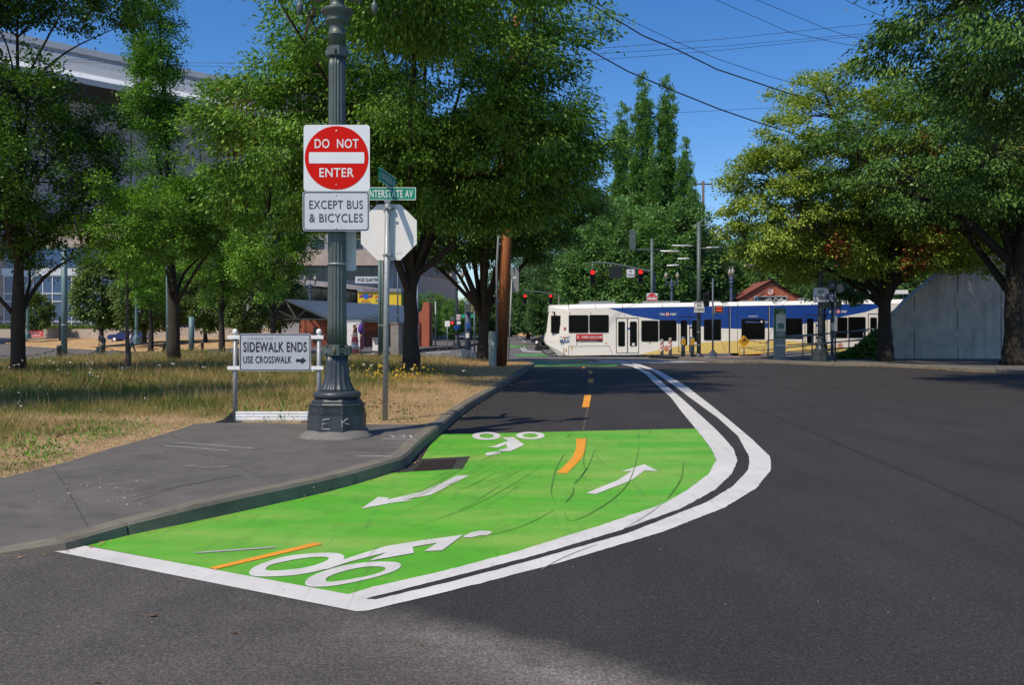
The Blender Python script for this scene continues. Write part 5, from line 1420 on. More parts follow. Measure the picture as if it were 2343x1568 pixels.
tlab("TRI", 1508.6, 1520.5, 717, 721.8, M_white2, .05); tlab("MET", 1533.5, 1548, 717, 721.8, M_white2, .05); disc(1527, 719.3, 4.6, M_tlogo); ringp(1527, 719.3, 3.2, 2.2, M_white2); ringp(1527, 719.3, 1.3, .5, M_white2)
tlab("TRI", 1895, 1905, 711, 716, M_white2, .05); tlab("MET", 1925, 1938, 711, 716, M_white2, .05); disc(1918, 713.4, 4.4, M_tlogo); ringp(1918, 713.4, 3.0, 2.0, M_white2)
for x, y in ((1524.7, 797.5), (1922.5, 791)):
    ringp(x, y, 6.0, 4.6, M_tlogo, -.012); ringp(x, y, 3.4, 2.0, M_tlogo, -.012); disc(x, y, .9, M_tlogo)
tlab("trimet.org", 1712, 1733.5, 722, 726.5, M_white2, .02); tlab("303", 1750, 1757, 735.5, 739, M_white2, .03)
letters("Hillsboro", (TR(1722, 737, 0, False)) + Vector((0, -.03, 0)), .95, .12, mat("led_blue_print", (.10, .16, .42), .5, 0, 0), wB, bold=.03)
mb = MB(); mb.box(TR(1742.5, 736.3, -.022, False), (.13, .008, .13)); mb.build("access_symbol", M_sheet, wB)
for x, y in ((1387, 786), (1486.5, 784.5)): disc(x, y, 1.9, M_orangel, -.012, "marker_lamp")
for x, y in ((1304, 717), (1352, 716.2), (1429, 722.5), (1577, 719.5)): disc(x, y, 1.2, M_rubber, -.012, "roof_camera")
disc(1319.5, 787, 1.3, M_rubber, -.012, "port")
mb = MB(); mb.box(TR(1292.5, 752, -.008, False) + Vector((0, .03, 0)), (.17, .014, .17)); mb.build("number_sticker", mat("pink_print", (.55, .16, .25), .5, 0, 0), tram)
for x, y in ((1295, 801), (1308.6, 797)):
    mb = MB(); mb.box(TR(x, y, -.008, False), (.07, .012, .18)); mb.build("warning_sticker", M_yel, tram)
def seam(pts):
    mb = MB()
    for a, b in zip(pts, pts[1:]):
        a, b = TR(*a, -.006, False), TR(*b, -.006, False); d = (b - a); n_ = Vector((-d.z, 0, d.x)).normalized() * .012
        mb.face([a - n_, b - n_, b + n_, a + n_])
    mb.build("panel_seam", M_rubber, tram)
seam([(1301, 814), (1300.5, 793), (1394, 792.2), (1402, 813.4)]); seam([(1692, 807), (1692.5, 795.5), (1748, 795), (1748, 806)]); seam([(1289.5, 814.6), (1289.5, 794)])
seam([(1362, 705.4), (1362, 697)]); seam([(1424, 704.4), (1424, 695)]); seam([(1515, 703), (1515, 694)]); seam([(1687.5, 700.4), (1687.5, 691)]); seam([(1687.5, 807), (1687.5, 700.6)])
for x0, x1, y in ((1302, 1402, 819.8), (1690, 1745, 813.5), (1950, 2060, 809.5)):
    mb = MB(); a, b = TR(x0, 812, 0), TR(x1, 818, 0)
    mb.box(((a.x + b.x) / 2, YT + WID / 2, .30), (b.x - a.x, 1.9, .36)); tk = mb.build("truck", M_blk, tram)
    for q in (.2, .8):
        for dy in (.55, WID - .55):
            m2 = MB(); m2.smooth = True; cx_ = a.x + (b.x - a.x) * q
            m2.tube([(cx_, YT + dy - .06, .33), (cx_, YT + dy + .06, .33)], .33, 20); m2.build("wheel", M_blk, tk)
# coupler
mb = MB(); c = TR(1249, 797); zc = c.z
mb.box((c.x, YT + WID / 2, zc), (.55, .30, .22)); mb.box((c.x - .42, YT + WID / 2, zc), (.30, .46, .34)); mb.box((c.x - .63, YT + WID / 2 - .12, zc - .03), (.14, .18, .2)); mb.build("coupler", M_blk, tram)
mb = MB(); mb.smooth = True; mb.tube(catmull([(c.x - .3, YT + WID / 2 - .25, zc - .05), (c.x + .1, YT + WID / 2 - .3, zc - .42), (c.x + .7, YT + WID / 2 - .3, zc - .30)], 6), .035, 6); mb.build("coupler_hose", M_rubber, tram)
mb = MB(); mb.box(TR(1268.6, 720, -.0) + Vector((0, .02, 0)), (.10, .10, .34)); mb.box(TR(1266.5, 714.5, -.06), (.22, .06, .06)); mb.build("mirror", M_blk, tram)
# pantograph
ym = YT + WID / 2
def PP(x, y): return P(x, y, ym)
mb = MB(); mb.smooth = True
for dy in (-.35, .35):
    o_ = Vector((0, dy, 0)); mb.tube([PP(1722, 690) + o_, PP(1782, 647) + o_ * .8], .03, 6); mb.tube([PP(1782, 647) + o_ * .8, PP(1713, 611) + o_ * .5], .022, 6)
mb.build("pantograph_arm", M_blk, tram)
mb = MB(); mb.smooth = True
for x in (1708, 1719): mb.tube([PP(x, 604) + Vector((0, -.75, -.12)), PP(x, 608) + Vector((0, -.5, .05)), PP(x, 608) + Vector((0, .5, .05)), PP(x, 604) + Vector((0, .75, -.12))], .03, 6)
mb.build("pantograph_head", M_alu, tram)
mb = MB(); mb.box(PP(1730, 692), (2.2, 1.3, .2)); mb.build("pantograph_base", M_galv, tram)
# ================================================================ BUILDINGS
# ---- arena with swept roof on the left
pth = [Vector((-135, 84, 0)), Vector((-112, 99, 0)), Vector((-92, 114, 0)), Vector((-74, 130, 0)), Vector((-62.8, 140.5, 0)), Vector((-50, 152, 0)), Vector((-39, 163, 0)), Vector((-28, 177, 0)), Vector((-20, 192, 0)), Vector((-14, 215, 0))]
def nrm(path):
    out = []
    for i, p in enumerate(path):
        t_ = (path[min(i + 1, len(path) - 1)] - path[max(i - 1, 0)]).normalized(); out.append(Vector((t_.y, -t_.x, 0)))
    return out
arena_p = catmull(pth, 3); arena_n = nrm(arena_p)
arena = thing("arena_building", "grey arena with swept white roof eaves rising behind the left trees", "building", (-75, 150, 0))
def sweep(name, prof, m, parent, smooth=False):
    mb = MB(); mb.smooth = smooth; prev = None
    for o_, z in prof:
        row = [Vector((p.x + n_.x * o_, p.y + n_.y * o_, z)) for p, n_ in zip(arena_p, arena_n)]
        if prev: mb.strip(row, prev)
        prev = row
    return mb.build(name, m, parent)
M_eave = mat("pale_roof_metal", (.62, .66, .68), .45, .1, .05, .3)
M_eave2 = mat("grey_roof_metal", (.30, .33, .36), .5, .1, .08, .3)
sweep("wall", [(0, -1), (0, 38.6)], M_panel, arena)
rf = sweep("roof", [(-40, 50), (0, 47.0), (.3, 45.9), (0, 45.7)], M_eave2, arena)
sweep("upper_eave", [(0, 45.7), (.8, 44.0), (2.0, 42.6), (2.6, 42.2)], M_eave2, rf)
sweep("white_eave", [(2.6, 42.2), (5.4, 40.9), (6.4, 40.4)], M_eave, rf)
sweep("fascia", [(6.4, 40.4), (6.4, 39.5)], M_eave2, rf)
sweep("soffit", [(6.4, 39.5), (0, 38.2)], M_darkframe, rf)
for z in (30.5, 24.8, 19.0): sweep("panel_joint", [(.04, z), (.04, z + .12)], M_darkframe, arena)
for i in range(2, len(arena_p) - 2, 2):
    p, n_ = arena_p[i], arena_n[i]; mb = MB(); mb.box((p.x + n_.x * .03, p.y + n_.y * .03, 28), (.14, .14, 20)); mb.build("panel_joint", M_darkframe, arena)
for k in range(9):
    z = 18.4 - k * .42; sweep("louvre_blade", [(.5, z), (.75, z - .12)], M_eave, arena)
sweep("beige_band", [(.2, 14.6), (.2, 4)], M_beige, arena)
# glazed entrance block
ent = thing("glass_entrance", "blue glazed entrance hall seen between the left tree trunks", "building", (-68, 128, 1))
GYf = 128.0
def GP(px, py): return P(px, py, GYf)
a, b = GP(-120, 757), GP(330, 515)
mb = MB(); mb.box(((a.x + b.x) / 2, GYf + 6, (1 + 17.5) / 2), (b.x - a.x, 11.8, 17.5)); mb.build("wall", M_beige, ent)
mb = MB(); z0, z1 = GP(0, 672).z, GP(0, 605).z
def gl(px0, px1, py0, py1, nm="glazing", m=M_bglass, d=-.12):
    a, b = GP(px0, py0), GP(px1, py1); mb = MB(); mb.box(((a.x + b.x) / 2, GYf + d, (a.z + b.z) / 2), (b.x - a.x - .06, .1, abs(a.z - b.z) - .06)); return mb.build(nm, m, ent)
cols = [-120 + 22 * i for i in range(21)]
for x0, x1 in zip(cols, cols[1:]):
    for y0, y1 in ((752, 736), (736, 690), (690, 672), (672, 632)): gl(x0, x1, y0, y1, "glass_pane")
    gl(x0, x1, 613, 568, "glass_pane")
for x in cols:
    a, b = GP(x, 752), GP(x, 632); mb = MB(); mb.box((a.x, GYf - .22, (a.z + b.z) / 2), (.10, .12, abs(a.z - b.z))); mb.build("mullion", M_alu, ent)
for y in (736, 690, 672, 632):
    a, b = GP(-120, y), GP(320, y); mb = MB(); mb.box(((a.x + b.x) / 2, GYf - .25, a.z), (b.x - a.x, .1, .12)); mb.build("transom", M_alu, ent)
gl(-120, 320, 631, 614, "white_band", M_eave, -.4)
a, b = GP(-120, 757), GP(318, 752); mb = MB(); mb.box(((a.x + b.x) / 2, GYf - .3, (a.z + b.z) / 2), (b.x - a.x, .4, .6)); mb.build("sill", M_conc, ent)
# planter wall with hedge and the red banner
def wallrun(name, pts, z0, z1, w, m, label, cat):
    mb = MB()
    for (xa, ya), (xb, yb) in zip(pts, pts[1:]):
        d = Vector((xb - xa, yb - ya, 0)); L = d.length; ang = math.atan2(d.y, d.x)
        mb.box(((xa + xb) / 2, (ya + yb) / 2, (z0 + z1) / 2), (L, w, z1 - z0), ang)
    return tag(mb.build(name, m), label, cat)
def PZ(px, Y): return (TL(px, Y), Y)
wallrun("planter_wall", [PZ(-60, 118), PZ(300, 112)], .9, 2.12, .4, M_beige, "long beige planter wall in front of the glass entrance", "wall")
wallrun("planter_wall", [PZ(302, 104), PZ(640, 100)], .9, 2.25, .4, M_beige, "beige planter wall behind the blue car and dark lindens", "wall")
rng = np.random.default_rng(6); n = 5000
hx = rng.uniform(TL(-60, 119), TL(300, 115), n); pts = np.stack([hx, 119.5 + rng.uniform(-1, 2.5, n), 2.0 + rng.uniform(0, 1, n) ** .7 * .75], 1)
me = leaf_mesh("hedge", pts, rng.normal(0, 1, (n, 3)), .3, .22, rng); tag(link_mesh("hedge", me, L_lin), "clipped low hedge along the planter wall", "hedge", kind="stuff")
c = P(83, 764, 111); mb = MB(); mb.box(c, (1.75, .05, .85)); o = tag(mb.build("red_banner", mat("banner_red", (.62, .03, .03), .6, 0, .04)), "small red banner with white writing on the planter wall", "banner")
letters("ROSE QUARTER", c + Vector((0, -.035, .14)), 1.4, .2, M_white2, o, bold=.03); letters("PARKING", c + Vector((0, -.035, -.18)), 1.2, .2, M_white2, o, bold=.03)
c = P(144, 760, 112.5); mb = MB(); mb.box(c, (.85, .5, 4.2)); tag(mb.build("dark_pylon", M_blk), "dark narrow pylon standing against the glass entrance", "pylon")
# ---- podium building with curved canopy band
pod = thing("arena_podium", "grey podium with dark glazing and pale canopy bands behind the station", "building", (-26, 125, .3))
PYf = 116.0
def pb(px0, px1, py0, py1, m, nm, d=0, th=1.0, par=None):
    a, b = P(px0, py0, PYf + d), P(px1, py1, PYf + d); mb = MB(); mb.box(((a.x + b.x) / 2, PYf + d + th / 2, (a.z + b.z) / 2), (b.x - a.x, th, abs(a.z - b.z))); return mb.build(nm, m, par or pod)
pb(560, 900, 785, 470, M_panel, "wall", 3.0, 12)
for i in range(8): pb(600 + 34 * i, 632 + 34 * i, 700, 655, M_dglass, "glass_pane", 2.8, .2)
for i in range(10): pb(600 + 28 * i, 627 + 28 * i, 640, 609, M_dglass, "glass_pane", 2.8, .2)
pb(580, 890, 607, 572, M_beige, "beige_band", 1.2, 2)
for i in range(5): pb(622 + 44 * i, 652 + 44 * i, 568, 548, M_dglass, "window", 2.85, .2)
mb = MB(); prev = None
for i in range(13):
    u_ = i / 12; px = 640 + 230 * u_; y0 = 637 + 22 * u_ ** 1.3; d = -2.5 * math.sin(u_ * 2.2)
    row = [P(px, y0, PYf + d), P(px, y0 + 13 - 3 * u_, PYf + d), P(px, y0 + 13 - 3 * u_, PYf + 3), P(px, y0, PYf + 3)]
    if prev:
        for k in range(4): mb.face([prev[k], row[k], row[(k + 1) % 4], prev[(k + 1) % 4]])
    prev = row
mb.build("curved_canopy", M_panel, pod)
sb = pb(813, 868, 633, 648, M_eave, "sign_band", -4, .4)
letters("ROSE QUARTER", P(842, 641, PYf - 4) + Vector((0, -.03, 0)), 2.7, .55, M_blk, sb, bold=.02)
# billboard
c = P(868.5, 684.5, 108)
bill = thing("billboard", "yellow reader-board showing a blue ball above the station roof", "billboard", (c.x, 108, .3))
w, h = 99 * 108 / F, 33 * 108 / F
mb = MB(); mb.box(c, (w, .3, h)); mb.build("panel", M_billy, bill)
mb = MB(); mb.box((c.x, 107.9, c.z + h / 2 + .2), (w, .5, .42)); hd = mb.build("header", M_galv, bill)
letters("ROSE GARDEN", (c.x - 1.0, 107.64, c.z + h / 2 + .2), 2.0, .28, M_purple, hd, bold=.03)
mb = MB(); mb.slab(circ(.34, 20), -.04, 0, (c.x - 1.7, 107.84, c.z + .35)); mb.build("blue_ball", M_blue, bill)
for dx, s in ((-2.25, 1), (-1.15, 1)):
    mb = MB(); mb.slab([(-.3, -.15), (.3, -.05), (.3, .25), (-.3, .15)], -.03, 0, (c.x + dx, 107.84, c.z + .3)); mb.build("ribbon", M_purple, bill)
letters("FULLY", (c.x - 1.7, 107.8, c.z - .25), 1.0, .26, M_tlogo, bill, bold=.04); letters("CHARGED", (c.x - 1.7, 107.8, c.z - .62), 1.5, .28, M_maxblue, bill, bold=.05)
letters("SEPT", (c.x - .2, 107.8, c.z + .3), .7, .32, M_tlogo, bill, bold=.04); letters("22-25", (c.x - .1, 107.8, c.z - .2), .8, .3, M_maxblue, bill, bold=.04)
for dx in (-1.8, 1.8):
    mb = MB(); mb.box((c.x + dx, 108.2, c.z / 2), (.3, .3, c.z)); mb.build("leg", M_galv, bill)

# ---- brick station with blue standing-seam roof
A_ = P(653, 685, 80); C1 = P(751, 729, 76); C2 = P(612, 729, 82); RE = P(958, 701, 84.5); EE = P(942, 741, 80); FE = P(845, 736, 89)
st = thing("brick_station", "low brick station with blue standing seam roof behind the walking woman", "building", (C1.x, 80, .3))
mb = MB(); mb.face([C1, EE, RE, A_]); rfs = mb.build("roof", M_metalroof, st)
mb = MB(); mb.face([A_, RE, FE, C2]); mb.build("roof_far_slope", M_metalroof, st)
for i in range(1, 30):
    u_ = i / 30; a, b = C1.lerp(EE, u_), A_.lerp(RE, u_); mb = MB(); off = Vector((0, -.02, .04)); mb.tube([a + off, b + off], .035, 4); mb.build("roof_seam", M_metalroof, rfs)
for i in range(9):
    u_ = i / 8; a = C2.lerp(A_, u_); mb = MB(); mb.tube([a + Vector((.0, .05, -.12)), a + (RE - A_).normalized() * 6 + Vector((0, 0, -.12))], .07, 4); mb.build("rafter", M_tealgrey, st)
for i in range(9):
    u_ = i / 8; a = C1.lerp(A_, u_); mb = MB(); mb.tube([a + Vector((.0, .05, -.12)), a + (RE - A_).normalized() * 6 + Vector((0, 0, -.12))], .07, 4); mb.build("rafter", M_tealgrey, st)
mb = MB()
for q in ((C1, C2), (C1, A_), (C2, A_), (C1.lerp(C2, .5), A_), (C1.lerp(C2, .5), A_.lerp(C1, .5)), (C1.lerp(C2, .5), A_.lerp(C2, .5))): mb.tube([q[0] + Vector((0, 0, -.1)), q[1] + Vector((0, 0, -.1))], .09, 5)
mb.build("truss", M_darkframe, st)
W1 = P(697, 793, 77.6); W2 = P(960, 792, 80.8); zt = C1.z - .12
W1.z = .28; W2.z = .28
dW = (W2 - W1).normalized(); nW = Vector((-dW.y, dW.x, 0))
def wallseg(u0, u1, z0, z1, m, nm, th=.3, off=0):
    a, b = W1.lerp(W2, u0), W1.lerp(W2, u1); c = (a + b) / 2 + nW * (th / 2 - off); mb = MB()
    mb.box((c.x, c.y, (z0 + z1) / 2), ((b - a).length, th, z1 - z0), math.atan2(dW.y, dW.x)); return mb.build(nm, m, st)
wallseg(0, 1, .28, 1.75, M_brickdk, "lower_wall", .32); wallseg(0, 1, 1.75, zt, M_brick, "upper_wall", .32)
wallseg(.07, .11, .8, 2.1, M_darkframe, "notice_case", .1, .12); wallseg(.78, .81, .9, 2.2, M_galv, "notice_case", .1, .12)
a = W1 + nW * 5.5; mb = MB(); mb.box(((W1.x + a.x) / 2, (W1.y + a.y) / 2, (zt + .28) / 2), (.3, 5.5, zt - .28), math.atan2(dW.y, dW.x)); mb.build("end_wall", M_brick, st)
mb = MB(); p0 = P(652, 790, 79); mb.box((p0.x + 2.0, 78.6, 1.6), (.45, .45, 2.7)); mb.build("canopy_post", M_darkframe, st)
pr = [P(x, y, 81.0) for x, y in ((957, 793), (982, 793), (982, 692), (969, 691), (964, 712), (957, 716))]
mb = MB(); mb._a([p for p in pr] + [p + Vector((0, 3.5, 0)) for p in pr], [tuple(range(6)), tuple(reversed(range(6, 12)))] + [((i + 1) % 6, i, 6 + i, 6 + (i + 1) % 6) for i in range(6)]); mb.build("parapet_wall", M_brick, st)
# ---- coffee kiosk building with gable
KY = 88.0
kf = thing("brick_gable_building", "orange brick gabled coffee building rising behind the tram", "building", P(1763, 780, KY))
def KP(px, py, d=0): return P(px, py, KY) + Vector((0, d, 0))
fr = [KP(1693, 800), KP(1833, 800), KP(1833, 683), KP(1763, 644.5), KP(1693, 683)]
mb = MB(); mb._a(fr + [p + Vector((0, 9, 0)) for p in fr], [tuple(range(5)), tuple(reversed(range(5, 10)))] + [((i + 1) % 5, i, 5 + i, 5 + (i + 1) % 5) for i in (0, 1, 4)]); mb.build("gable_wall", M_brick, kf)
mb = MB(); up = Vector((0, 0, .12))
for a, b in ((KP(1688, 686), KP(1763, 643.5)), (KP(1763, 643.5), KP(1838, 686))):
    mb.face([a + up + Vector((0, -.3, 0)), b + up + Vector((0, -.3, 0)), b + up + Vector((0, 9.3, 0)), a + up + Vector((0, 9.3, 0))])
mb.build("roof", M_brickdk, kf)
fr = [KP(1655, 800, 4), KP(1745, 800, 4), KP(1745, 690, 4), KP(1703, 660.5, 4), KP(1655, 692, 4)]
mb = MB(); mb._a(fr + [p + Vector((0, 5, 0)) for p in fr], [tuple(range(5)), tuple(reversed(range(5, 10)))] + [((i + 1) % 5, i, 5 + i, 5 + (i + 1) % 5) for i in range(5)]); mb.build("rear_gable", M_brick, kf)
mb = MB(); mb.face([KP(1672, 691, 1.5), KP(1693, 690, 1.5), KP(1702, 672, 3), KP(1694, 671, 3)]); mb.build("grey_skylight", M_galv, kf)
mb = MB(); mb.slab(circ(8.8 * KY / F, 24), -.12, 0, KP(1761.8, 667.5)); lg = mb.build("round_logo_sign", M_tlogo, kf)
for r0, r1 in ((6.6, 5.0), (3.8, 2.4)):
    mb = MB(); ring_xz(mb, circ(r0 * KY / F, 20), circ(r1 * KY / F, 20), -.13, KP(1761.8, 667.5)); mb.build("logo_ring", M_white2, lg)
mb = MB(); a, b = KP(1723.7, 700), KP(1799.6, 678); mb.box(((a.x + b.x) / 2, KY - .1, (a.z + b.z) / 2), (b.x - a.x, .16, b.z - a.z)); sg = mb.build("shop_sign", M_blk, kf)
mb = MB(); ring_xz(mb, rrect(b.x - a.x, b.z - a.z, .02, 1), rrect(b.x - a.x - .1, b.z - a.z - .1, .02, 1), -.19, ((a.x + b.x) / 2, KY, (a.z + b.z) / 2)); mb.build("sign_border", M_white2, sg)
letters("ril's Coffee", KP(1774, 687) + Vector((0, -.2, 0)), 2.15, .50, M_white2, sg, bold=.02, italic=.2)
mb = MB(); ring_xz(mb, circ(.22, 16), circ(.13, 16), -.2, KP(1729, 685)); mb.build("sign_swirl", mat("swirl_blue", (.10, .35, .75), .5, 0, 0), sg)
# ---- concrete retaining wall on the right with sloping end
rw = thing("retaining_wall", "streaked concrete retaining wall with sloping left end under the right trees", "wall", (26, 48, .15))
zt_ = lambda px, py, Y: P(px, py, Y).z
xl = TL(2036, 48.3)
top = [(xl, zt_(2036, 728.6, 48.3)), (TL(2080, 48), zt_(2080, 686, 48)), (TL(2150, 47.8), zt_(2150, 630, 47.8)), (TL(2272, 47.5), zt_(2272, 585, 47.5)), (36, 7.0), (58, 7.0)]
prof = [(xl, .1), (58, .1)] + [(x, z) for x, z in reversed(top)]
mb = MB(); mb.slab(prof, 0, .6, (0, 47.9, 0)); mb.build("wall_face", M_wallc, rw)
mb = MB(); mb.slab([(TL(2001, 48), .1), (xl - .03, .1), (xl - .03, 1.95), (TL(2010, 48), 1.75)], 0, .5, (0, 47.95, 0)); mb.build("end_pier", M_wallc, rw)
mb = MB()
for (x0, z0), (x1, z1) in zip(top, top[1:]):
    mb._a([(x0, 47.84, z0), (x1, 47.84, z1), (x1, 48.56, z1), (x0, 48.56, z0), (x0, 47.84, z0 + .12), (x1, 47.84, z1 + .12), (x1, 48.56, z1 + .12), (x0, 48.56, z0 + .12)], [(0, 1, 5, 4), (4, 5, 6, 7), (2, 3, 7, 6), (1, 2, 6, 5), (3, 0, 4, 7)])
mb.build("coping", M_wallc, rw)
for px, py, w_, h_ in ((2100, 735, 1.6, 1.1), (2215, 690, 1.4, .9), (2170, 775, 1.8, 1.0), (2064, 795, 1.2, .8)):
    c = P(px, py, 47.89); mb = MB(); mb.box((c.x, 47.893, c.z), (w_, .012 + .004 * (px % 7), h_)); mb.build("repair_patch", mat("patch_grey", (.44, .42, .385), .85, 0, .2, 2), rw)

for i in range(9):
    x_ = xl + 1.2 + i * 2.44; zt2 = float(np.interp(x_, [q[0] for q in top], [q[1] for q in top]))
    mb = MB(); mb.box((x_, 47.895, (zt2 + .1) / 2), (.03, .014, zt2 - .12)); mb.build("form_joint", M_crack, rw)
    for zz_ in (1.0, 2.2, 3.4, 4.6):
        if zz_ < zt2 - .3:
            for dx_ in (.6, 1.8):
                mb = MB(); mb.slab(circ(.03, 8), -.006, .002, (x_ + dx_, 47.898, zz_)); mb.build("tie_hole", M_crack, rw)
# ================================================================ JUNCTION FURNITURE
def post(t, a, b, r, m, name="post", n=10):
    mb = MB(); mb.smooth = True; mb.tube([a, b], r, n); return mb.build(name, m, t)
def gz(px, Y, z=0.0): return Vector((TL(px, Y), Y, z))
# twin globe lamps (copies of one plain build)
LL = [("blue-grey double globe lamp behind the tram, right of the do-not-enter sign", 1537, 78.6, 0, .0), ("blue-grey lamp seen edge-on behind the tram near the brick gable", 1673, 74, R(90), .0), ("distant double globe lamp peeping over the tram's cab", 1282, 141, 0, .1),
      ("double globe lamp in front of the brick station's canopy", 709.5, 88, 0, .3), ("teal lamp post at far left before the planter wall", 63, 100, 0, .9), ("lamp post behind the man in the white shirt", 312, 77, 0, .6), ("dark green lamp pole carrying several small signs at the far crossing", 1045, 80, 0, .15)]
l2 = lamp(LL[0][0], False, M_bluepole, M_bluepole)
for i, (lb_, px, Y, rz, z) in enumerate(LL):
    o = place(l2, gz(px, Y, z), rz, 1.0, lb_, copy=i > 0)
    if i in (4, 5):
        for ch_ in o.children:
            ch_.data = ch_.data.copy()
            if ch_.data.materials[0] == M_bluepole: ch_.data.materials[0] = M_teal
    if i == 6:
        for ch_ in o.children:
            ch_.data = ch_.data.copy()
            if ch_.data.materials[0] == M_bluepole: ch_.data.materials[0] = M_irondk
dl = lamp("dark lamp post carrying a no-turns sign on the far right sidewalk", False, M_irondk, M_irondk)
dl.location = gz(1877, 43.5, .148)
def plate_sign(nm, label, px, py, w, h, Y, lines, m=M_sheet, tm=M_black, r=.04, border=True, group=None, post_to=None, post_r=.03, pm=M_galv):
    c = P(px, py, Y); t = thing(nm, label, "road sign", (c.x, Y, post_to if post_to is not None else c.z), group)
    sign_plate(t, c, w, h, r, m, th=.01)
    if border:
        mb = MB(); ring_xz(mb, rrect(w - .03, h - .03, r, 4), rrect(w - .06, h - .06, r, 4), -.008, c); mb.build("border", tm, t)
    for (txt, dz, ww, hh) in lines: letters(txt, c + Vector((0, -.010, dz)), ww, hh, tm, t, bold=.028)
    if post_to is not None: post(t, (c.x, Y + .04, post_to), (c.x, Y + .04, c.z + h * .45), post_r, pm)
    return t
nt_l = lambda s: [("NO", .13 * s, .25 * s, .17 * s), ("TURNS", -.12 * s, .52 * s, .17 * s)]
plate_sign("no_turns_sign", "no-turns sign on the tall green-grey wire pole", 1600, 704, .63, .62, 51.1, nt_l(1))
plate_sign("no_turns_sign", "largest no-turns sign, on the dark right hand lamp post", 1878.5, 675, .79, .76, 43.25, nt_l(1.22))
plate_sign("no_turns_sign", "small no-turns sign hanging from the signal arm over the tram", 1443, 625.5, .61, .61, 61.3, nt_l(1))
c = P(1492, 683.5, 60.8); t = thing("do_not_enter_sign", "distant do-not-enter sign showing above the tram roof", "road sign", c); dne(t, c, .77)
# mast arm signals
def signal_head(parent, c, lit=True, nm="signal_head"):
    mb = MB(); mb.bbox(c, (.36, .26, 1.02), .03); h = mb.build(nm, M_blk, parent)
    for k, dz in enumerate((.32, 0, -.32)):
        mb = MB(); mb.slab(circ(.15 if k == 0 and lit else .13, 18), -.02, 0, c + Vector((0, -.135, dz))); mb.build("lens", M_redlit if (k == 0 and lit) else M_rubber, h)
        mb = MB(); A = [(c.x + .17 * math.cos(R(a)), c.y - .13, c.z + dz + .17 * math.sin(R(a))) for a in range(-10, 191, 20)]; mb.strip(A, [(x, y - .2, z) for x, y, z in A]); mb.build("visor", M_blk, h)
    return h
SYm = 61.5
t = thing("signal_mast", "traffic signal mast with curved arm and two red lights above the tram", "traffic signal", gz(1491.6, SYm))
post(t, gz(1491.6, SYm, 0), P(1491.6, 547, SYm), .12, M_tealgrey)
post(t, P(1497, 690, SYm + .3), P(1497, 625, SYm + .3), .08, M_bluepole, "side_post")
mb = MB(); mb.smooth = True; arm = catmull([P(1491.6, 622, SYm), P(1461, 616.5, SYm), P(1424, 608, SYm), P(1390, 602.5, SYm), P(1352, 600.5, SYm)], 5); mb.tube(arm, [.11 - .05 * i / (len(arm) - 1) for i in range(len(arm))], 8); mb.build("arm", M_tealgrey, t)
signal_head(t, P(1355.5, 634, SYm - .1)); signal_head(t, P(1465, 633, SYm - .1))
for px, y0, y1 in ((1355, 601, 622), (1465, 616, 622), (1443, 611, 616)): post(t, P(px, y0, SYm), P(px, y1, SYm), .03, M_galv, "hanger", 6)
a, b = P(1394, 637, SYm), P(1424, 611, SYm); mb = MB(); mb.bbox(((a.x + b.x) / 2, SYm - .05, (a.z + b.z) / 2), (b.x - a.x, .25, b.z - a.z), .03); bo = mb.build("blank_out_sign", M_blk, t)
for k in range(7):
    z = a.z + (b.z - a.z) * (k + .6) / 7.4; mb = MB(); mb.box(((a.x + b.x) / 2, SYm - .18, z), (b.x - a.x - .1, .006, .02)); mb.build("louvre", M_darkframe, bo)
a, b = P(1441, 572, SYm), P(1454, 527, SYm); mb = MB(); mb.bbox(((a.x + b.x) / 2, SYm, (a.z + b.z) / 2), (b.x - a.x, .3, b.z - a.z), .03); mb.build("rear_signal_head", M_tealgrey, t)
post(t, P(1447, 571, SYm), P(1512, 571, SYm), .04, M_tealgrey, "bracket_arm", 6)
t = thing("signal_mast", "far traffic signal mast with two red lights left of the tram", "traffic signal", gz(1279, 92))
mb = MB(); mb.smooth = True; arm = catmull([P(1279, 678, 92), P(1252, 671, 92), P(1226, 667.5, 92), P(1199, 665, 92)], 5); mb.tube(arm, .08, 6); mb.build("arm", M_tealgrey, t)
post(t, gz(1279, 92, 0), P(1279, 673, 92), .12, M_tealgrey)
signal_head(t, P(1201.5, 684.5, 91.8)); signal_head(t, P(1260, 684.5, 91.8))
# overhead wire pole with cross arm
t = thing("wire_pole", "tall green-grey overhead wire pole in front of the tram", "pole", gz(1599, 51.5, .15))
post(t, gz(1599, 51.5, .15), P(1599, 508, 51.5), .125, M_tealgrey, "pole", 14)
mb = MB(); mb.smooth = True; mb.lathe([(.30, .0), (.30, .10), (.22, .12), (.22, .2), (.14, .22)], gz(1599, 51.5, .15), 12); mb.build("base_flange", M_irondk, t)
post(t, P(1583, 517, 51.5), P(1622, 515, 51.5), .03, M_galv, "cross_arm", 6); post(t, P(1599, 568, 51.5), P(1655, 566.5, 51.5), .02, M_galv, "bracket", 6)
post(t, P(1599, 510, 51.5), P(1616, 500, 51.5), .02, M_galv, "stay", 6)
for y in (760, 733, 790):
    mb = MB(); mb.smooth = True; mb.lathe([(.128, -.02), (.128, .02)], P(1599, y, 51.5), 14); mb.build("band", M_galv, t)
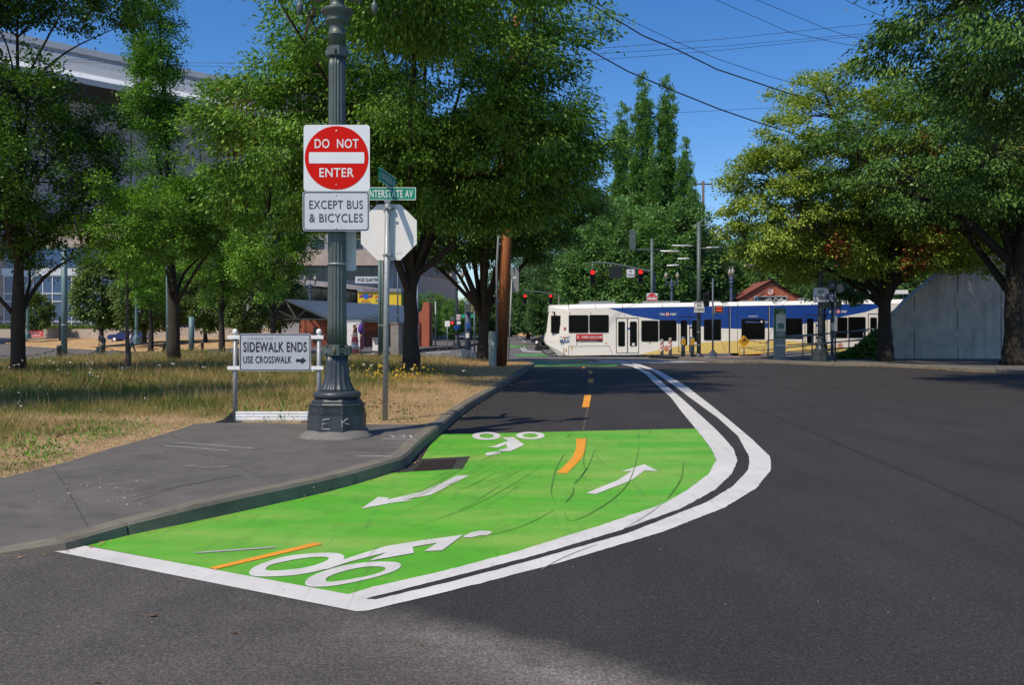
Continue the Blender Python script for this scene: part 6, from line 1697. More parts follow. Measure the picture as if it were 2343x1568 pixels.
# insulators + contact wires
WIRES = []
def wire(label, pts, r=.012, ins=()):
    mb = MB(); mb.smooth = True; mb.tube(pts, r, 5); o = tag(mb.build("overhead_wire", M_wire), label, "wire", "overhead wires")
    for a, b in ins:
        m2 = MB(); m2.smooth = True; m2.tube([a, b], .05, 6); m2.build("insulator", M_alu, o)
    return o
Yc = 57.8
def CP(px, py, Y=Yc): return P(px, py, Y)
wire("upper catenary wire running above the tram with two insulator rods", [CP(900, 580), CP(1500, 574), CP(2100, 566), CP(2700, 562)], .014, ((CP(1511, 574.5), CP(1554, 575)), (CP(1550, 592.5), CP(1577, 591.5))))
wire("contact wire just over the tram's pantograph", [CP(900, 612), CP(1500, 609), CP(2100, 606), CP(2700, 602)], .014, ((CP(1526, 608), CP(1553, 606.5)),))
wire("short span wire with pale insulator rods left of the wire pole", [CP(1537, 562), CP(1599, 563, 51.5)], .014, ((CP(1537, 562), CP(1583, 562.5)),))
wire("cross span wire with insulator right of the wire pole", [P(1599, 567, 51.5), CP(1900, 560)], .012, ((P(1617, 567, 52), P(1645, 566, 52.4)),))
wire("thick cable sloping across the sky to the yellow-green tree", [P(1200, -95, 37), P(1375, 23, 38), P(1471, 81, 39), P(1549, 113, 40), P(1640, 158, 41), P(1804, 213, 43), P(1950, 255, 45)], .032)
wire("thin cable just above the thick sloping cable", [P(1200, -90, 37), P(1378, 15.5, 38.5), P(1549, 96, 40), P(1644, 135, 41), P(1762, 175, 43), P(1950, 225, 45)], .014)
wire("thick lower cable sloping past the poplar tips", [P(1180, 20, 37.2), P(1437, 163, 39), P(1543, 208, 40), P(1644, 248.6, 41), P(1737, 281, 42.5), P(1900, 330, 45)], .032)
wire("uppermost of the three near-level wires crossing the sky", [P(1100, 130, 48), P(1366, 110, 50), P(1644, 89.5, 52), P(1989, 54, 55), P(2500, 0, 60)], .013)
wire("middle of the three near-level wires crossing the sky", [P(1100, 140, 48), P(1360, 122.7, 50), P(1644, 105.6, 52), P(1912, 82, 55), P(2500, 30, 60)], .013)
wire("lowest of the three near-level wires crossing the sky", [P(1200, 148, 48), P(1447, 130.5, 50), P(1644, 115, 52), P(1912, 87, 55), P(2500, 38, 60)], .013)
wire("wire dropping from the top edge towards the right trees", [P(1400, -110, 36), P(1641, 0, 40), P(1807, 73, 43), P(1908, 96, 45), P(2100, 130, 48)], .013)
wire("second wire dropping from the top edge nearer the right corner", [P(1500, -110, 36), P(1734, 0, 40), P(1898, 68, 43), P(2100, 130, 47)], .013)
wire("short wire at the top edge entering the near right tree", [P(1800, -70, 36), P(1936, 0, 40), P(1970, 16, 41), P(2150, 90, 46)], .013)
wire("level wire crossing behind the poplars", [P(1150, 285, 66), P(1555, 257, 66), P(1746, 247, 66), P(2000, 240, 66)], .014)
wire("thin wire crossing before the arena roof at left", [P(-100, 128, 60), P(60, 132, 60), P(300, 141, 60), P(540, 144, 60), P(800, 150, 60)], .014)
wire("lower thin wire crossing before the arena roof", [P(-100, 134, 61), P(60, 138, 61), P(300, 146, 61), P(540, 153, 61), P(800, 156, 61)], .012)
# pedestrian signal post with LED sign
t = thing("pedestrian_signal", "slim blue signal post with a lit red message sign in front of the tram", "traffic signal", gz(1631, 51.2, .15))
post(t, gz(1631, 51.2, .15), P(1631, 637, 51.2), .055, M_bluepole); mb = MB(); mb.prism([(TL(1631, 51.2) + x, 51.2 + y) for x, y in octo(.24, 22.5)], .15, .42); mb.prism([(TL(1631, 51.2) + x, 51.2 + y) for x, y in octo(.13, 22.5)], .42, .55); mb.build("base", M_bluepole, t)
a = P(1615.5, 686, 51.2); mb = MB(); mb.bbox(a, (.34, .3, .8), .03); hd = mb.build("signal_head", M_blk, t)
for dz in (.2, -.15):
    mb = MB(); mb.box(a + Vector((-.1, -.2, dz + .1)), (.26, .2, .03)); mb.build("visor", M_blk, hd)
post(t, P(1631, 668, 51.2), P(1615, 668, 51.2), .025, M_blk, "bracket", 6)
a, b = P(1634, 717, 51), P(1654.6, 699.5, 51); c = (a + b) / 2
mb = MB(); mb.bbox(c, (b.x - a.x, .18, b.z - a.z), .02); bx = mb.build("message_sign", M_galv, t)
mb = MB(); mb.box(c + Vector((0, -.093, 0)), (b.x - a.x - .08, .006, b.z - a.z - .08)); mb.build("screen", M_blk, bx)
letters("STOP", c + Vector((0, -.099, .10)), .36, .09, M_redled, bx, bold=.03); letters("HERE", c + Vector((0, -.099, -.06)), .34, .09, M_redled, bx, bold=.03)
post(t, P(1631, 722, 51.2), P(1645, 722, 51.2), .025, M_bluepole, "bracket", 6)
# bollards
BL = [("shorter grey bollard with red and white slanted bands before the tram", 1514.5, 776, 52.2, 0), ("taller grey bollard with red and white slanted bands before the tram", 1533.5, 772.5, 51.6, 0), ("left of the two blue bollards with a yellow arrow plate", 1563, 770, 51.9, 1), ("right blue bollard with yellow arrow plate beside the wire pole", 1584, 770, 51.4, 1)]
for lb_, px, py, Y, k in BL:
    b = gz(px, Y, .12); tz = P(px, py, Y).z
    t = thing("bollard", lb_, "bollard", b, "bollards at the tram crossing")
    mb = MB(); mb.smooth = True; r_ = .10 if k == 0 else .125
    mb.lathe([(r_, 0), (r_, tz - .12 - r_ * .6), (r_ * .85, tz - .12 - r_ * .25), (r_ * .5, tz - .12 - .02), (.01, tz - .12)], b, 14); mb.build("tube", M_conc if k == 0 else M_bluepole, t)
    if k == 0:
        for i, m in enumerate((M_tlogo, M_white2, M_tlogo, M_white2)):
            mb = MB(); mb.smooth = True; A, B = [], []
            z0 = tz - .22 - i * .115
            for s_ in range(13):
                a = R(180 + 15 * s_); A.append((b.x + (r_ + .004) * math.cos(a), Y + (r_ + .004) * math.sin(a), z0 + .11 * math.cos(a))); B.append((b.x + (r_ + .004) * math.cos(a), Y + (r_ + .004) * math.sin(a), z0 - .112 + .11 * math.cos(a)))
            mb.strip(B, A); mb.build("reflective_band", m, t)
    else:
        mb = MB(); mb.box((b.x, Y - r_ - .01, tz - .33), (.22, .015, .36)); pl = mb.build("arrow_plate", M_yel, t)
        mb = MB(); q = (b.x, Y - r_ - .02, tz - .33)
        mb.slab([(-.07, 0), (.05, .13), (.09, .13), (-.02, 0), (.09, -.13), (.05, -.13)], -.004, 0, q); mb.build("chevron", M_black, pl)
# yellow diamond
c = P(1702, 782, 50.6); t = thing("tram_warning_sign", "yellow diamond tram warning sign on a short post", "road sign", gz(1702, 50.6, .15))
s_ = 14.6 * 50.6 / F; mb = MB(); mb.slab([(0, s_), (-s_, 0), (0, -s_), (s_, 0)][::-1], 0, .01, c); mb.build("panel", M_yel, t)
mb = MB(); mb.slab(rrect(.20, .05, .01, 2), -.004, 0, c + Vector((0, -.002, .07))); mb.slab([(-.09, 0), (.09, 0), (.06, .05), (-.06, .05)], -.004, 0, c + Vector((0, -.002, .10))); mb.build("tram_symbol", M_black, t)
mb = MB(); mb.slab([(-.2, 0), (-.14, .04), (-.14, .012), (.14, .012), (.14, .04), (.2, 0), (.14, -.04), (.14, -.012), (-.14, -.012), (-.14, -.04)][::-1], -.004, 0, c + Vector((0, -.002, 0))); mb.build("double_arrow", M_black, t)
letters("LOOK BOTH", c + Vector((0, -.006, -.10)), .26, .05, M_black, t); letters("WAYS", c + Vector((0, -.006, -.18)), .12, .05, M_black, t)
post(t, gz(1702, 50.66, .15), P(1702, 782, 50.66), .05, M_galv)
# information kiosk
Yk = 47.5; t = thing("information_kiosk", "tall slim grey and green transit map kiosk on the far sidewalk", "kiosk", gz(1784.5, Yk, .15))
def kb(x0, x1, y0, y1, d, m, nm, th=.02, par=None):
    a, b = P(x0, y1, Yk), P(x1, y0, Yk); mb = MB(); mb.box(((a.x + b.x) / 2, Yk + d + th / 2, (a.z + b.z) / 2), (b.x - a.x, th, b.z - a.z)); return mb.build(nm, m, par or t)
kb(1771.5, 1797.5, 705, 822, 0, M_galv, "body", .16); kb(1771.6, 1797.4, 705.2, 774, -.03, M_kgreen, "green_panel", .03)
kb(1775.5, 1797, 719, 758, -.045, M_white2, "poster", .014); kb(1779, 1793.5, 740, 753, -.05, M_mapgreen, "map", .004); kb(1778.5, 1783, 749, 754, -.052, mat("map_blue", (.25, .35, .6), .5, 0, 0), "map_river", .004)
kb(1775.5, 1797, 759, 770.5, -.045, M_galv, "shelf_panel", .014); kb(1774.5, 1796.5, 789, 791.5, -.012, M_white2, "white_strip", .012)
letters("ROSE QUARTER TRANSIT", P(1785.5, 709, Yk - .04), .42, .05, M_white2, t); letters("LLOYD", P(1788, 714, Yk - .04), .22, .05, M_white2, t, bold=.04); letters("DISTRICT", P(1788, 717, Yk - .04), .34, .05, M_white2, t, bold=.04)
mb = MB(); a = P(1771, 822, Yk); mb.box((a.x + .32, Yk - .06, .165), (.72, .5, .03)); mb.build("foot", M_galv, t)
# bus stop pole
Yb = 43.0; t = thing("bus_stop_pole", "dark blue bus stop pole with round discs beside the no-turns lamp post", "bus stop", gz(1911, Yb, .15))
post(t, gz(1911, Yb, .15), P(1911, 636, Yb), .045, M_navyprint)
M_dkblue = mat("dark_blue_enamel", (.02, .035, .11), .45, 0, .05)
for px, py, m, tx in ((1904.5, 653, M_navyprint, None), (1900.9, 679, M_dkblue, "LIFT")):
    c = P(px, py, Yb - .06); mb = MB(); mb.slab(circ(9.6 * Yb / F, 24), -.012, .012, c); d_ = mb.build("disc", m, t)
    if tx: letters(tx, c + Vector((0, -.016, .05)), .26, .09, M_faint, d_, bold=.02); mb = MB(); ring_xz(mb, circ(.06, 14), circ(.04, 14), -.016, c + Vector((0, 0, -.1))); mb.build("wheelchair_mark", M_faint, d_)
    else: mb = MB(); mb.slab(rrect(.12, .1, .02, 2), -.016, -.012, c); mb.build("bus_mark", M_faint, d_)
c = P(1922, 660, Yb + .05); mb = MB(); mb.slab(circ(10.5 * Yb / F, 24, .75, 1), -.012, .012, c); mb.build("disc", M_conc, t)
mb = MB(); mb.box(P(1912, 741, Yb - .05), (.14, .08, .75)); mb.build("timetable_case", M_galv, t)
# second signal post behind it, pedestrian head
t = thing("pedestrian_signal", "blue pedestrian signal post behind the bus stop pole", "traffic signal", gz(1904.5, 46, .15))
post(t, gz(1904.5, 46, .15), P(1904.5, 690, 46), .07, M_bluepole); mb = MB(); mb.prism([(TL(1904.5, 46) + x, 46 + y) for x, y in octo(.2)], .15, .40); mb.build("base", M_bluepole, t)
for px in (1892, 1916): mb = MB(); mb.bbox(P(px, 698, 46), (.36, .28, .42), .03); mb.build("signal_head", M_tealgrey, t)
mb = MB(); mb.box(P(1905, 748, 46 - .09), (.14, .06, .38)); mb.build("push_button_sign", M_sheet, t)
# railings
def railing(label, pa, pb_, posts, rails, rm=M_tealgrey):
    t = thing("railing", label, "railing", (pa.x, pa.y, .15), "ramp railings before the tram")
    for u_ in posts: p = pa.lerp(pb_, u_); post(t, (p.x, p.y, .15), p, .04, M_galv, "post", 8)
    for dz in rails: post(t, pa - Vector((0, 0, dz)), pb_ - Vector((0, 0, dz)), .035, M_galv, "rail", 8)
railing("near ramp railing running from behind the kiosk to the wall", P(1757, 779, 49.4), P(1998, 752.5, 49.4), (0, .42, .77, 1), (0, .28, .75, 1.0) if False else (0, .55, .95))
railing("rear ramp railing a step behind the near one", P(1800, 769.5, 51.2), P(1985, 757, 51.2), (.2, .55, .95), (0, .55, .95))
def chain(label, a, b, sag, r=.02, n=16, grp="chains"):
    mb = MB(); prev = None
    N = max(8, int((b - a).length / .22))
    for i in range(N):
        u_ = (i + .5) / N; p = a.lerp(b, u_) - Vector((0, 0, sag * 4 * u_ * (1 - u_)))
        d = (a.lerp(b, min(1, u_ + .01)) - a.lerp(b, u_ - .01)); d.normalize()
        q = Vector((0, 0, 1)) if i % 2 else d.cross(Vector((0, 0, 1))).normalized()
        L = .16; w_ = .04
        mb.tube([p - d * L * .5 - q * w_ * .5, p - d * L * .5 + q * w_ * .5, p + d * L * .5 + q * w_ * .5, p + d * L * .5 - q * w_ * .5, p - d * L * .5 - q * w_ * .5], r * .6, 4, False)
    o = mb.build("chain", M_blk); tag(o, label, "chain", grp); return o
chain("chain slung from the diamond sign's post to the near ramp railing", P(1702, 772, 50.6), P(1757, 785, 49.4), .1)
chain("lower chain between the diamond sign and the near ramp railing", P(1710, 796, 50.6), P(1757, 801, 49.4), .06)
# platform shelter roof glimpsed right of the discs
t = thing("platform_shelter", "white flat shelter roof glimpsed above the tram at right", "shelter", gz(1940, 62, .1))
a, b = P(1880, 673, 62), P(2075, 664, 62); mb = MB(); mb.box(((a.x + b.x) / 2, 63, (a.z + b.z) / 2), (b.x - a.x, 2.4, b.z - a.z)); mb.build("roof", M_troof, t)
for px in (1890, 2065): post(t, gz(px, 63, 0), P(px, 672, 63), .08, M_tealgrey)
# far utility cross-arm
t = thing("utility_pole", "far utility pole whose cross-arm shows in the sky gap left of the right trees", "utility pole", gz(1609, 118))
post(t, gz(1609, 118, 0), P(1609, 414, 118), .18, M_wooddk, "timber"); post(t, P(1589, 421, 118), P(1630, 421, 118), .10, M_wooddk, "cross_arm", 6)
for px in (1592, 1603, 1627): post(t, P(px, 421, 118), P(px, 415.5, 118), .08, M_galv, "insulator", 6)
# ---- left side: teal poles, bollards with chain
for lb_, px, y1, Y, r_, m, nm in (("slim teal pole left of the walking man", 147, 560, 47, .16, M_teal, "teal_pole"), ("tall teal pole beside the twisted dark trunk", 386, 560, 55, .17, M_teal, "teal_pole"), ("short stout teal pole between the two trunks and the sidewalk sign", 438, 725, 60, .19, M_teal, "teal_pole"),
                               ("left of the paired teal poles behind the street sign post", 868.5, 560, 50, .09, M_teal, "teal_pole"), ("right and thicker of the paired teal poles behind the street sign post", 875.5, 560, 49, .10, M_tealgrey, "teal_pole"), ("slim blue pole on top of the concrete pier", 910, 620, 50.6, .045, M_bluepole, "blue_pole"), ("blue pole just right of the spreading tree's trunk", 955.5, 640, 62, .09, M_bluepole, "blue_pole"),
                               ("thin grey pole before the far hedge right of the brick end wall", 996.5, 690, 82, .07, M_galv, "grey_pole")):
    t = thing(nm, lb_, "pole", gz(px, Y, .1)); top_ = P(px, y1, Y); post(t, gz(px, Y, 1.74 if nm == "blue_pole" and px == 910 else .05), top_, r_, m, "shaft", 12)
    mb = MB(); mb.smooth = True; mb.lathe([(r_ * 1.06, 0), (r_ * 1.06, .06)], gz(px, Y, 2.0 if px != 910 else 2.6), 12); mb.build("band", M_galv, t)
bp = [(-60, 45.3, "black bollard hidden at the left edge"), (135, 45, "black bollard beside the slim teal pole"), (236, 51, "black bollard behind the man in dark clothes"), (375, 56.5, "black bollard just left of the tall teal pole"), (463, 64, "black bollard right of the short teal pole")]
prev = None
for i, (px, Y, lb_) in enumerate(bp):
    b = gz(px, Y, .145); t = thing("chain_bollard", lb_, "bollard", b, "chained bollards along the street")
    mb = MB(); mb.smooth = True; mb.lathe([(.11, 0), (.11, .68), (.125, .69), (.125, .74), (.08, .80), (.02, .82)], b, 12); mb.build("post", M_irondk, t)
    mb = MB(); mb.smooth = True; mb.lathe([(.13, .58), (.13, .62)], b, 12); mb.build("ring", M_blk, t)
    p = b + Vector((0, 0, .62))
    if prev is not None: chain("sagging chain " + ["entering at the left edge", "left of the man in dark clothes", "behind the slender sapling", "right of the twisted dark trunk"][i - 1], prev, p, .42, .028)
    prev = p
# concrete pier, utility boxes near the station
c = gz(908, 50.4, .3); t = thing("concrete_pier", "square pale concrete pier between the street sign post and the trunk", "pier", c)
mb = MB(); mb.bbox((c.x, c.y, (.3 + 2.12) / 2), (.66, .66, 1.82), .02); mb.build("shaft", M_conc, t); mb = MB(); mb.bbox((c.x, c.y, 2.17), (.72, .72, .09), .01); mb.build("cap", M_conc, t)
c = gz(812, 74, .3); t = thing("ticket_cabinet", "large pale grey metal cabinet behind the woman in the striped dress", "cabinet", c)
mb = MB(); mb.bbox((c.x, 74, 1.5), (1.4, 1.2, 2.4), .03); mb.build("body", M_galv, t); mb = MB(); mb.box((c.x, 73.38, 1.45), (1.1, .03, 2.1)); mb.build("door", M_aluback, t)
c = gz(860, 62, .3); t = thing("utility_box", "small grey utility box at the foot of the paired teal poles", "utility box", c)
mb = MB(); mb.bbox((c.x, 62, .75), (.42, .35, .9), .02); mb.build("body", M_aluback, t); mb = MB(); mb.box((c.x, 61.8, 1.22), (.46, .45, .05)); mb.build("lid", M_galv, t)
t = thing("warning_sign", "white diamond sign back on the lamp before the station", "road sign", P(709.5, 727, 87.4)); mb = MB(); s_ = 14 * 87.4 / F; mb.slab([(0, s_), (s_, 0), (0, -s_), (-s_, 0)][::-1], 0, .02, P(709.5, 727, 87.5)); mb.build("panel", M_aluback, t); mb = MB(); mb.box(P(709.5, 750, 87.5), (.75, .03, .4)); mb.build("plaque", M_galv, t)
# blue signal post, its cabinet, street name sign, small signs
t = thing("blue_signal_post", "stout blue signal post left of the fanned tree trunk", "traffic signal", gz(1070.5, 51, .1))
post(t, gz(1070.5, 51, .1), P(1070.5, 690, 51), .19, M_bluepole, "post", 14); mb = MB(); c = gz(1067, 51, 0); mb.box((c.x, 51, .33), (.55, .55, .5)); mb.build("base", M_bluepole, t)
mb = MB(); mb.bbox(P(1071, 705, 50.7), (.34, .2, .5), .02); mb.build("signal_back", M_tealgrey, t); mb = MB(); mb.box(P(1071, 746, 50.78), (.22, .05, .34)); mb.build("blue_plate", M_blue, t); mb = MB(); mb.box(P(1069.5, 768, 50.78), (.2, .05, .28)); mb.build("push_button", M_sheet, t)
t = thing("street_name_sign", "slim blue post with a bright green street name sign", "road sign", gz(1085.5, 52, .1)); post(t, gz(1085.5, 52, .1), P(1085.5, 711, 52), .05, M_bluepole); mb = MB(); mb.box(P(1069.5, 723.5, 52.4), (.75, .02, .2)); mb.build("blade", mat("bright_green", (.02, .42, .26), .5, 0, 0), t); mb = MB(); mb.box(gz(1085.5, 52, .25), (.3, .3, .35)); mb.build("base", M_bluepole, t)
plate_sign("small_sign", "pale square sign back on a thin post before the far hedge", 1023.5, 741, .46, .5, 76, [], m=M_aluback, border=False, post_to=.15)
for lb_, px, py, w_, h_, m, nm in (("red-ringed round sign on the far dark lamp pole", 1049, 726, .35, .5, M_sheet, "no_turn_sign"), ("small white plate under the red-ringed sign", 1049.5, 739, .35, .3, M_sheet, "white_plate"), ("small blue plate low on the far dark lamp pole", 1045, 749.5, .5, .35, M_blue, "blue_plate")):
    t = plate_sign(nm, lb_, px, py, w_, h_, 79.6, [], m=m, border=False)
    if nm == "no_turn_sign": mb = MB(); ring_xz(mb, circ(.15, 16), circ(.10, 16), -.02, P(px, py, 79.6)); mb.build("red_ring", M_red, t)
t = thing("pedestrian_signal", "small far pedestrian signal with a lit red hand", "traffic signal", P(1034.5, 735, 79)); mb = MB(); mb.bbox(P(1034.5, 739, 79), (.4, .25, .4), .02); mb.build("housing", M_blk, t); mb = MB(); mb.box(P(1034.5, 739, 78.85), (.2, .03, .22)); mb.build("red_hand", M_redlit, t); mb = MB(); mb.bbox(P(1035, 730, 79), (.42, .25, .36), .02); mb.build("rear_housing", M_tealgrey, t)
post(t, P(1034.5, 735, 79.2), P(1045, 735, 79.8), .04, M_blk, "bracket", 6)
plate_sign("small_sign", "tiny white sign on the grass bank left of the tram's cab", 1235, 757.5, .35, .9, 118, [], m=M_white2, border=False, post_to=.8)
# ================================================================ PEOPLE
def skin_body(vs, es, rs, root_i=0):
    me = bpy.data.meshes.new("body_cage"); me.from_pydata(vs, es, [])
    o = bpy.data.objects.new("body_cage", me); col.objects.link(o)
    o.modifiers.new("s", 'SKIN'); sv = me.skin_vertices[0].data
    for i, r in enumerate(rs): sv[i].radius = (r, r) if not hasattr(r, '__len__') else r
    sv[root_i].use_root = True
    ss = o.modifiers.new("ss", 'SUBSURF'); ss.levels = 2; ss.render_levels = 2
    dg = bpy.context.evaluated_depsgraph_get(); out = bpy.data.meshes.new_from_object(o.evaluated_get(dg))
    bpy.data.objects.remove(o); bpy.data.meshes.remove(me); return out
def person(label, loc, rz, s, J, zones, hair_m=M_hair, hair_long=0.0):
    t = thing("person", label, "person", loc)
    N = ['pel', 'spi', 'che', 'nec', 'hb', 'hd', 'ht', 'sl', 'el', 'wl', 'hl', 'sr', 'er', 'wr', 'hr', 'pl', 'kl', 'al', 'tl', 'pr', 'kr', 'ar', 'tr', 'nose']
    D = dict(pel=(0, 0, .95), spi=(.0, 0, 1.12), che=(.01, 0, 1.33), nec=(.0, 0, 1.46), hb=(.02, 0, 1.53), hd=(.03, 0, 1.60), ht=(.02, 0, 1.68), nose=(.115, 0, 1.575),
             sl=(0, .17, 1.39), el=(-.04, .22, 1.12), wl=(.06, .22, .90), hl=(.09, .21, .82), sr=(0, -.17, 1.39), er=(-.04, -.22, 1.12), wr=(.06, -.22, .90), hr=(.09, -.21, .82),
             pl=(0, .09, .90), kl=(.06, .10, .50), al=(.0, .10, .09), tl=(.15, .10, .04), pr=(0, -.09, .90), kr=(-.02, -.10, .50), ar=(-.14, -.10, .10), tr=(.0, -.10, .04))
    D.update(J)
    RR = dict(pel=(.15, .11), spi=(.13, .10), che=(.15, .105), nec=.052, hb=.065, hd=.092, ht=.07, nose=.018, sl=.06, el=.042, wl=.03, hl=.035, sr=.06, er=.042, wr=.03, hr=.035, pl=.085, kl=.06, al=.042, tl=.036, pr=.085, kr=.06, ar=.042, tr=.036)
    E = [('pel', 'spi'), ('spi', 'che'), ('che', 'nec'), ('nec', 'hb'), ('hb', 'hd'), ('hd', 'ht'), ('hb', 'nose'), ('che', 'sl'), ('sl', 'el'), ('el', 'wl'), ('wl', 'hl'), ('che', 'sr'), ('sr', 'er'), ('er', 'wr'), ('wr', 'hr'), ('pel', 'pl'), ('pl', 'kl'), ('kl', 'al'), ('al', 'tl'), ('pel', 'pr'), ('pr', 'kr'), ('kr', 'ar'), ('ar', 'tr')]
    me = skin_body([D[n] for n in N], [(N.index(a), N.index(b)) for a, b in E], [RR[n] for n in N])
    mats_ = []; idx = []
    for p in me.polygons:
        m = zones(p.center)
        if m not in mats_: mats_.append(m)
        idx.append(mats_.index(m))
    M = Matrix.Translation(loc) @ Matrix.Rotation(rz, 4, 'Z') @ Matrix.Scale(s, 4)
    me.transform(M)
    b = link_mesh("body", me, mats_, t); me.polygons.foreach_set('material_index', idx); me.polygons.foreach_set('use_smooth', [True] * len(idx))
    mb = MB(); mb.smooth = True; h = Vector(D['hd']); mb.ball(h + Vector((-.025, 0, .035)), .108, 14, 10, (1, .92, .95))
    if hair_long: mb.ball(h + Vector((-.09, 0, -.06 - hair_long * .3)), .085, 12, 8, (.9, 1, 1 + hair_long * 2))
    o = mb.build("hair", hair_m); o.data.transform(M); attach(o, t)
    return t, M
wz = gz(812, 50, .30)
def zw(c): return M_hair if c.z < .0 else M_skin
t, M = person("woman in a red and white striped long dress holding a violet bag over her shoulder", wz, math.pi, 1.03, dict(sr=(0, .17, 1.39), er=(-.06, .24, 1.56), wr=(-.14, .18, 1.74), hr=(-.16, .16, 1.80), sl=(0, -.17, 1.39), el=(.02, -.22, 1.13), wl=(.18, -.16, 1.08), hl=(.26, -.12, 1.12)), zw, hair_long=.25)
bands = [M_tlogo, M_white2, mat("dress_pink", (.62, .12, .20), .8, 0, .05), M_white2, mat("dress_orange", (.66, .16, .05), .8, 0, .05)]
zs = [.10 + i * .048 for i in range(28)]
for i, (a, b) in enumerate(zip(zs, zs[1:])):
    def rad(z): return (float(np.interp(z, [.1, .5, .9, 1.1, 1.32, 1.45], [.25, .22, .19, .15, .165, .10])), float(np.interp(z, [.1, .5, .9, 1.1, 1.32, 1.45], [.20, .19, .185, .155, .17, .13])))
    mb = MB(); mb.smooth = True
    def rg(z): rx, ry = rad(z); return [Vector((rx * math.cos(q), ry * math.sin(q), z)) for q in [2 * math.pi * k / 16 for k in range(17)]]
    mb.strip(rg(a), rg(b)); o = mb.build("dress_band", bands[(i * 7 // 3) % 5]); o.data.transform(M); attach(o, t)
tb = thing("bag", "violet bag held behind the striped-dress woman's head", "bag", wz + Vector((.33, 0, 1.35)))
mb = MB(); mb.smooth = True; c = M @ Vector((-.34, .12, 1.50)); mb.ball(c, .17, 14, 10, (.9, .7, 1.75)); mb.build("pouch", M_purp, tb)
mb = MB(); mb.smooth = True; mb.tube([M @ Vector((-.16, .16, 1.80)), M @ Vector((-.24, .14, 1.76)), c + Vector((0, 0, .22))], .02, 6); mb.build("strap", M_purp, tb)
def zc(c): return bands[2] if .35 < c.z < 1.38 and abs(c.y) < .2 else M_skin
person("girl with long dark hair walking close behind the striped-dress woman", gz(827.5, 50.3, .30), math.pi, .80, dict(el=(-.02, .24, 1.15), wl=(.1, .22, 1.0), hl=(.16, .2, 1.02)), zc, hair_long=.35)
def zm(c):
    if c.z > 1.47: return M_skin
    if c.z < .95: return M_jean if c.z > .1 else M_rubber
    return M_shirtw if (abs(c.y) < .23 and c.z > 1.1) or c.z > 1.2 or abs(c.y) < .16 else M_skin
person("man in white shirt and jeans walking behind the slender sapling", gz(300, 58.9, 0), 0.2, 1.0, dict(kl=(.18, .1, .52), al=(.28, .1, .10), tl=(.42, .1, .05), kr=(-.02, -.1, .5), ar=(-.28, -.1, .16), tr=(-.16, -.1, .05)), zm)
def zd(c):
    if c.z > 1.48: return M_skin if c.x > .02 else M_hair
    return M_dkcloth if c.z > .08 else M_rubber
t, M = person("stooping man in dark clothes walking left of the sapling", gz(237, 55.2, 0), math.pi, .98, dict(che=(.10, 0, 1.31), nec=(.15, 0, 1.43), hb=(.19, 0, 1.49), hd=(.22, 0, 1.55), ht=(.22, 0, 1.63), nose=(.31, 0, 1.52), sl=(.1, .17, 1.37), sr=(.1, -.17, 1.37), el=(.06, .22, 1.1), wl=(.2, .22, .9), hl=(.24, .21, .82), kl=(.14, .1, .5), al=(.16, .1, .1), tl=(.3, .1, .05)), zd)
tb = thing("bag", "dark green bag carried low by the stooping man", "bag", gz(229, 55, .02)); mb = MB(); c = gz(229, 55, .42); mb.bbox(c, (.42, .28, .5), .06); mb.build("pouch", M_dkgreen, tb); mb = MB(); mb.smooth = True; mb.tube(catmull([c + Vector((-.12, 0, .25)), c + Vector((0, 0, .42)), c + Vector((.12, 0, .25))], 5), .02, 6); mb.build("handle", M_dkgreen, tb)

# ================================================================ CARS
def car(label, loc, rz, paint_m):
    t = thing("parked_car", label, "car", (0, 0, 0))
    side = [(-2.2, .35), (-2.25, .62), (-2.1, .88), (-1.3, .95), (-.75, 1.36), (.55, 1.40), (1.2, .98), (2.05, .85), (2.25, .6), (2.2, .35)]
    mb = MB(); n = len(side)
    def row(y, k): return [Vector((x, y * (1 if z < 1 else .82), z)) for x, z in side]
    A, B = row(-.86, 0), row(.86, 0)
    mb._a(A + B, [tuple(range(n)), tuple(reversed(range(n, 2 * n)))] + [((i + 1) % n, i, n + i, n + (i + 1) % n) for i in range(n)]); mb.build("body", paint_m, t)
    for sgn in (-1, 1):
        for q in ([(-1.15, .98), (-.70, 1.31), (-.12, 1.34), (-.12, .98)], [(-.05, .98), (-.05, 1.34), (.5, 1.34), (1.0, .98)]):
            mb = MB(); pts = [(x, sgn * (.87 if z < 1.1 else .725), z) for x, z in q]; mb.face(pts if sgn > 0 else pts[::-1]); mb.build("window", M_dglass, t)
        for x in (-1.4, 1.4):
            mb = MB(); mb.smooth = True; mb.tube([(x, sgn * .72, .32), (x, sgn * .90, .32)], .32, 18); w_ = mb.build("wheel", M_rubber, t); mb = MB(); mb.smooth = True; mb.tube([(x, sgn * .89, .32), (x, sgn * .915, .32)], .2, 14); mb.build("rim", M_alu, w_)
        mb = MB(); mb.box((2.17, sgn * .62, .68), (.12, .32, .14)); mb.build("headlight", M_white2, t)
        mb = MB(); mb.box((-2.2, sgn * .62, .72), (.1, .32, .14)); mb.build("tail_light", M_red, t)
    t.location = loc; t.rotation_euler = (0, 0, rz); return t
car("dark blue saloon car parked beyond the lawn behind the man in white", gz(298, 98, .50), .05, M_carblue)
car("black car half hidden behind the tram's cab", gz(1258, 108, .02), 2.6, M_blk)

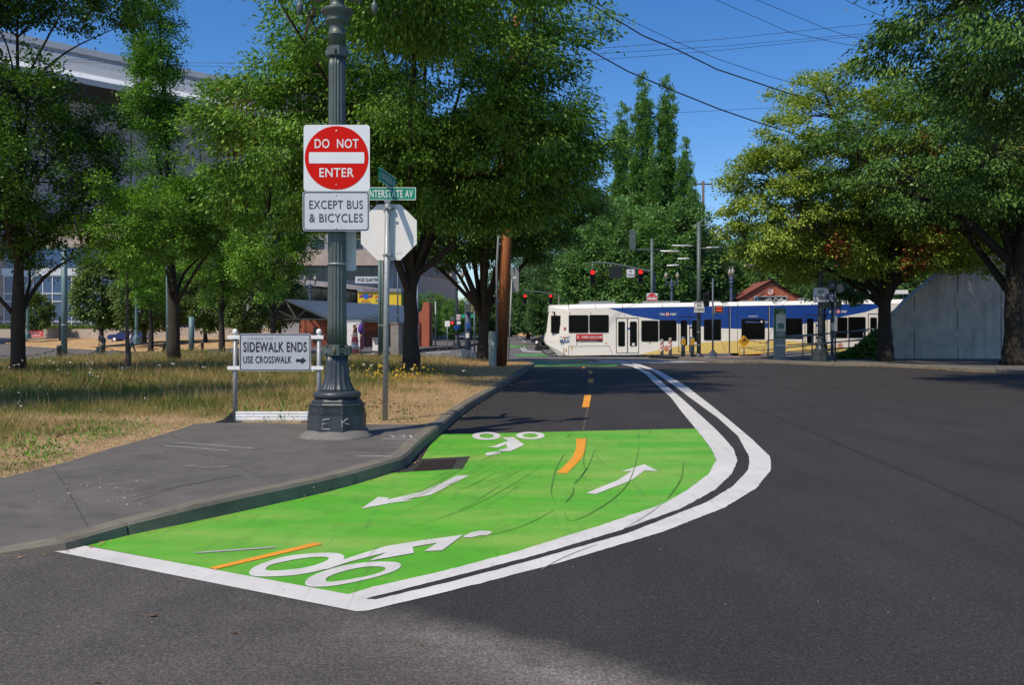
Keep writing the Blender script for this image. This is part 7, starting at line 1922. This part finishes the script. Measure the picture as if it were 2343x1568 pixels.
# ================================================================ LITTER
M_leafbr = mat("dead_leaf", (.42, .21, .075), .8, 0, .3, 20)
M_crumb = mat("pale_crumbs", (.50, .43, .33), .9, 0, .2)
FL = [((350, 1412), .05, "curled brown leaf on the near asphalt left of the stop bar corner"), ((536, 1451), .035, "pale dry leaf on the near asphalt below the bike symbol"), ((964, 1479), .022, "tiny orange leaf on the lower asphalt"), ((558, 1394), .022, "leaf scrap just below the white stop bar"), ((222, 1565), .03, "brown leaf at the bottom edge of the asphalt"), ((1135, 1478), .012, "leaf speck right of the tiny orange leaf")]
for (px, py), s_, lb_ in FL:
    s_ *= .62
    c = G(px, py, .006); mb = MB(); n = 7
    up_ = [Vector((c.x + s_ * (k / 3 - 1), c.y + s_ * .45 * math.sin(math.pi * k / 6), .010 + s_ * .18 * abs(k / 3 - 1) ** 2)) for k in range(n)]; dn = [Vector((p.x, c.y - s_ * .45 * math.sin(math.pi * k / 6), p.z + .003 + s_ * .12)) for k, p in enumerate(up_)]
    md = [Vector((p.x, c.y, .007 + s_ * .2 * abs(k / 3 - 1))) for k, p in enumerate(up_)]
    mb.strip(up_, md); mb.strip(md, dn); tag(mb.build("fallen_leaf", M_leafbr), lb_, "leaf", "fallen leaves")
rng = np.random.default_rng(15)
def bits(name, pts, size, m, label, cat="litter"):
    V = []
    for p, s_ in zip(pts, size):
        a = rng.uniform(0, 6.28); d = np.array([math.cos(a), math.sin(a), 0]) * s_; e = np.array([-math.sin(a), math.cos(a), rng.uniform(0, .6)]) * s_ * rng.uniform(.3, .8); p = np.array(p)
        V.append([p - d, p - e + [0, 0, s_ * .25], p + d, p + e + [0, 0, s_ * .25]])
    o = quads_mesh(name, np.array(V), None, m); return tag(o, label, cat, kind="stuff")
pts = [tuple(c5s(rng.uniform(50, 560), rng.uniform(310, 430)) + Vector((0, 0, .004))) for i in range(70)] + [tuple(c5s(rng.uniform(200, 1500), rng.uniform(60, 420)) + Vector((0, 0, .004))) for i in range(50)]
bits("crumbs", pts, rng.uniform(.004, .013, len(pts)), M_crumb, "scattered pale crumbs and grit on the sidewalk")
pts = [tuple(G(rng.uniform(0, 2343), rng.uniform(860, 1560)) + Vector((0, 0, .008))) for i in range(120)]
bits("road_grit", pts, rng.uniform(.002, .007, len(pts)), M_crumb, "pale grit specks scattered over the asphalt")
pts = []
for i in range(130):
    k = rng.integers(3, len(island_kerb) - 30); p = island_kerb[k].lerp(island_kerb[k + 1], rng.uniform(0, 1)); pts.append((p.x + abs(rng.normal(0, .07)) + .02, p.y - abs(rng.normal(0, .03)), .016))
bits("gutter_leaves", pts, rng.uniform(.006, .02, len(pts)), M_leafbr, "dry leaf litter collected along the island kerb", "leaf litter")
pts = []
for i in range(500):
    k = rng.integers(10, len(rk) - 14); p = rk[k].lerp(rk[k + 1], rng.uniform(0, 1)); pts.append((p.x - abs(rng.normal(0, .12)), p.y - abs(rng.normal(0, .25)) - .03, .016))
bits("gutter_leaves", pts, rng.uniform(.02, .05, len(pts)), M_leafbr, "dry leaf litter collected along the right hand kerb", "leaf litter")
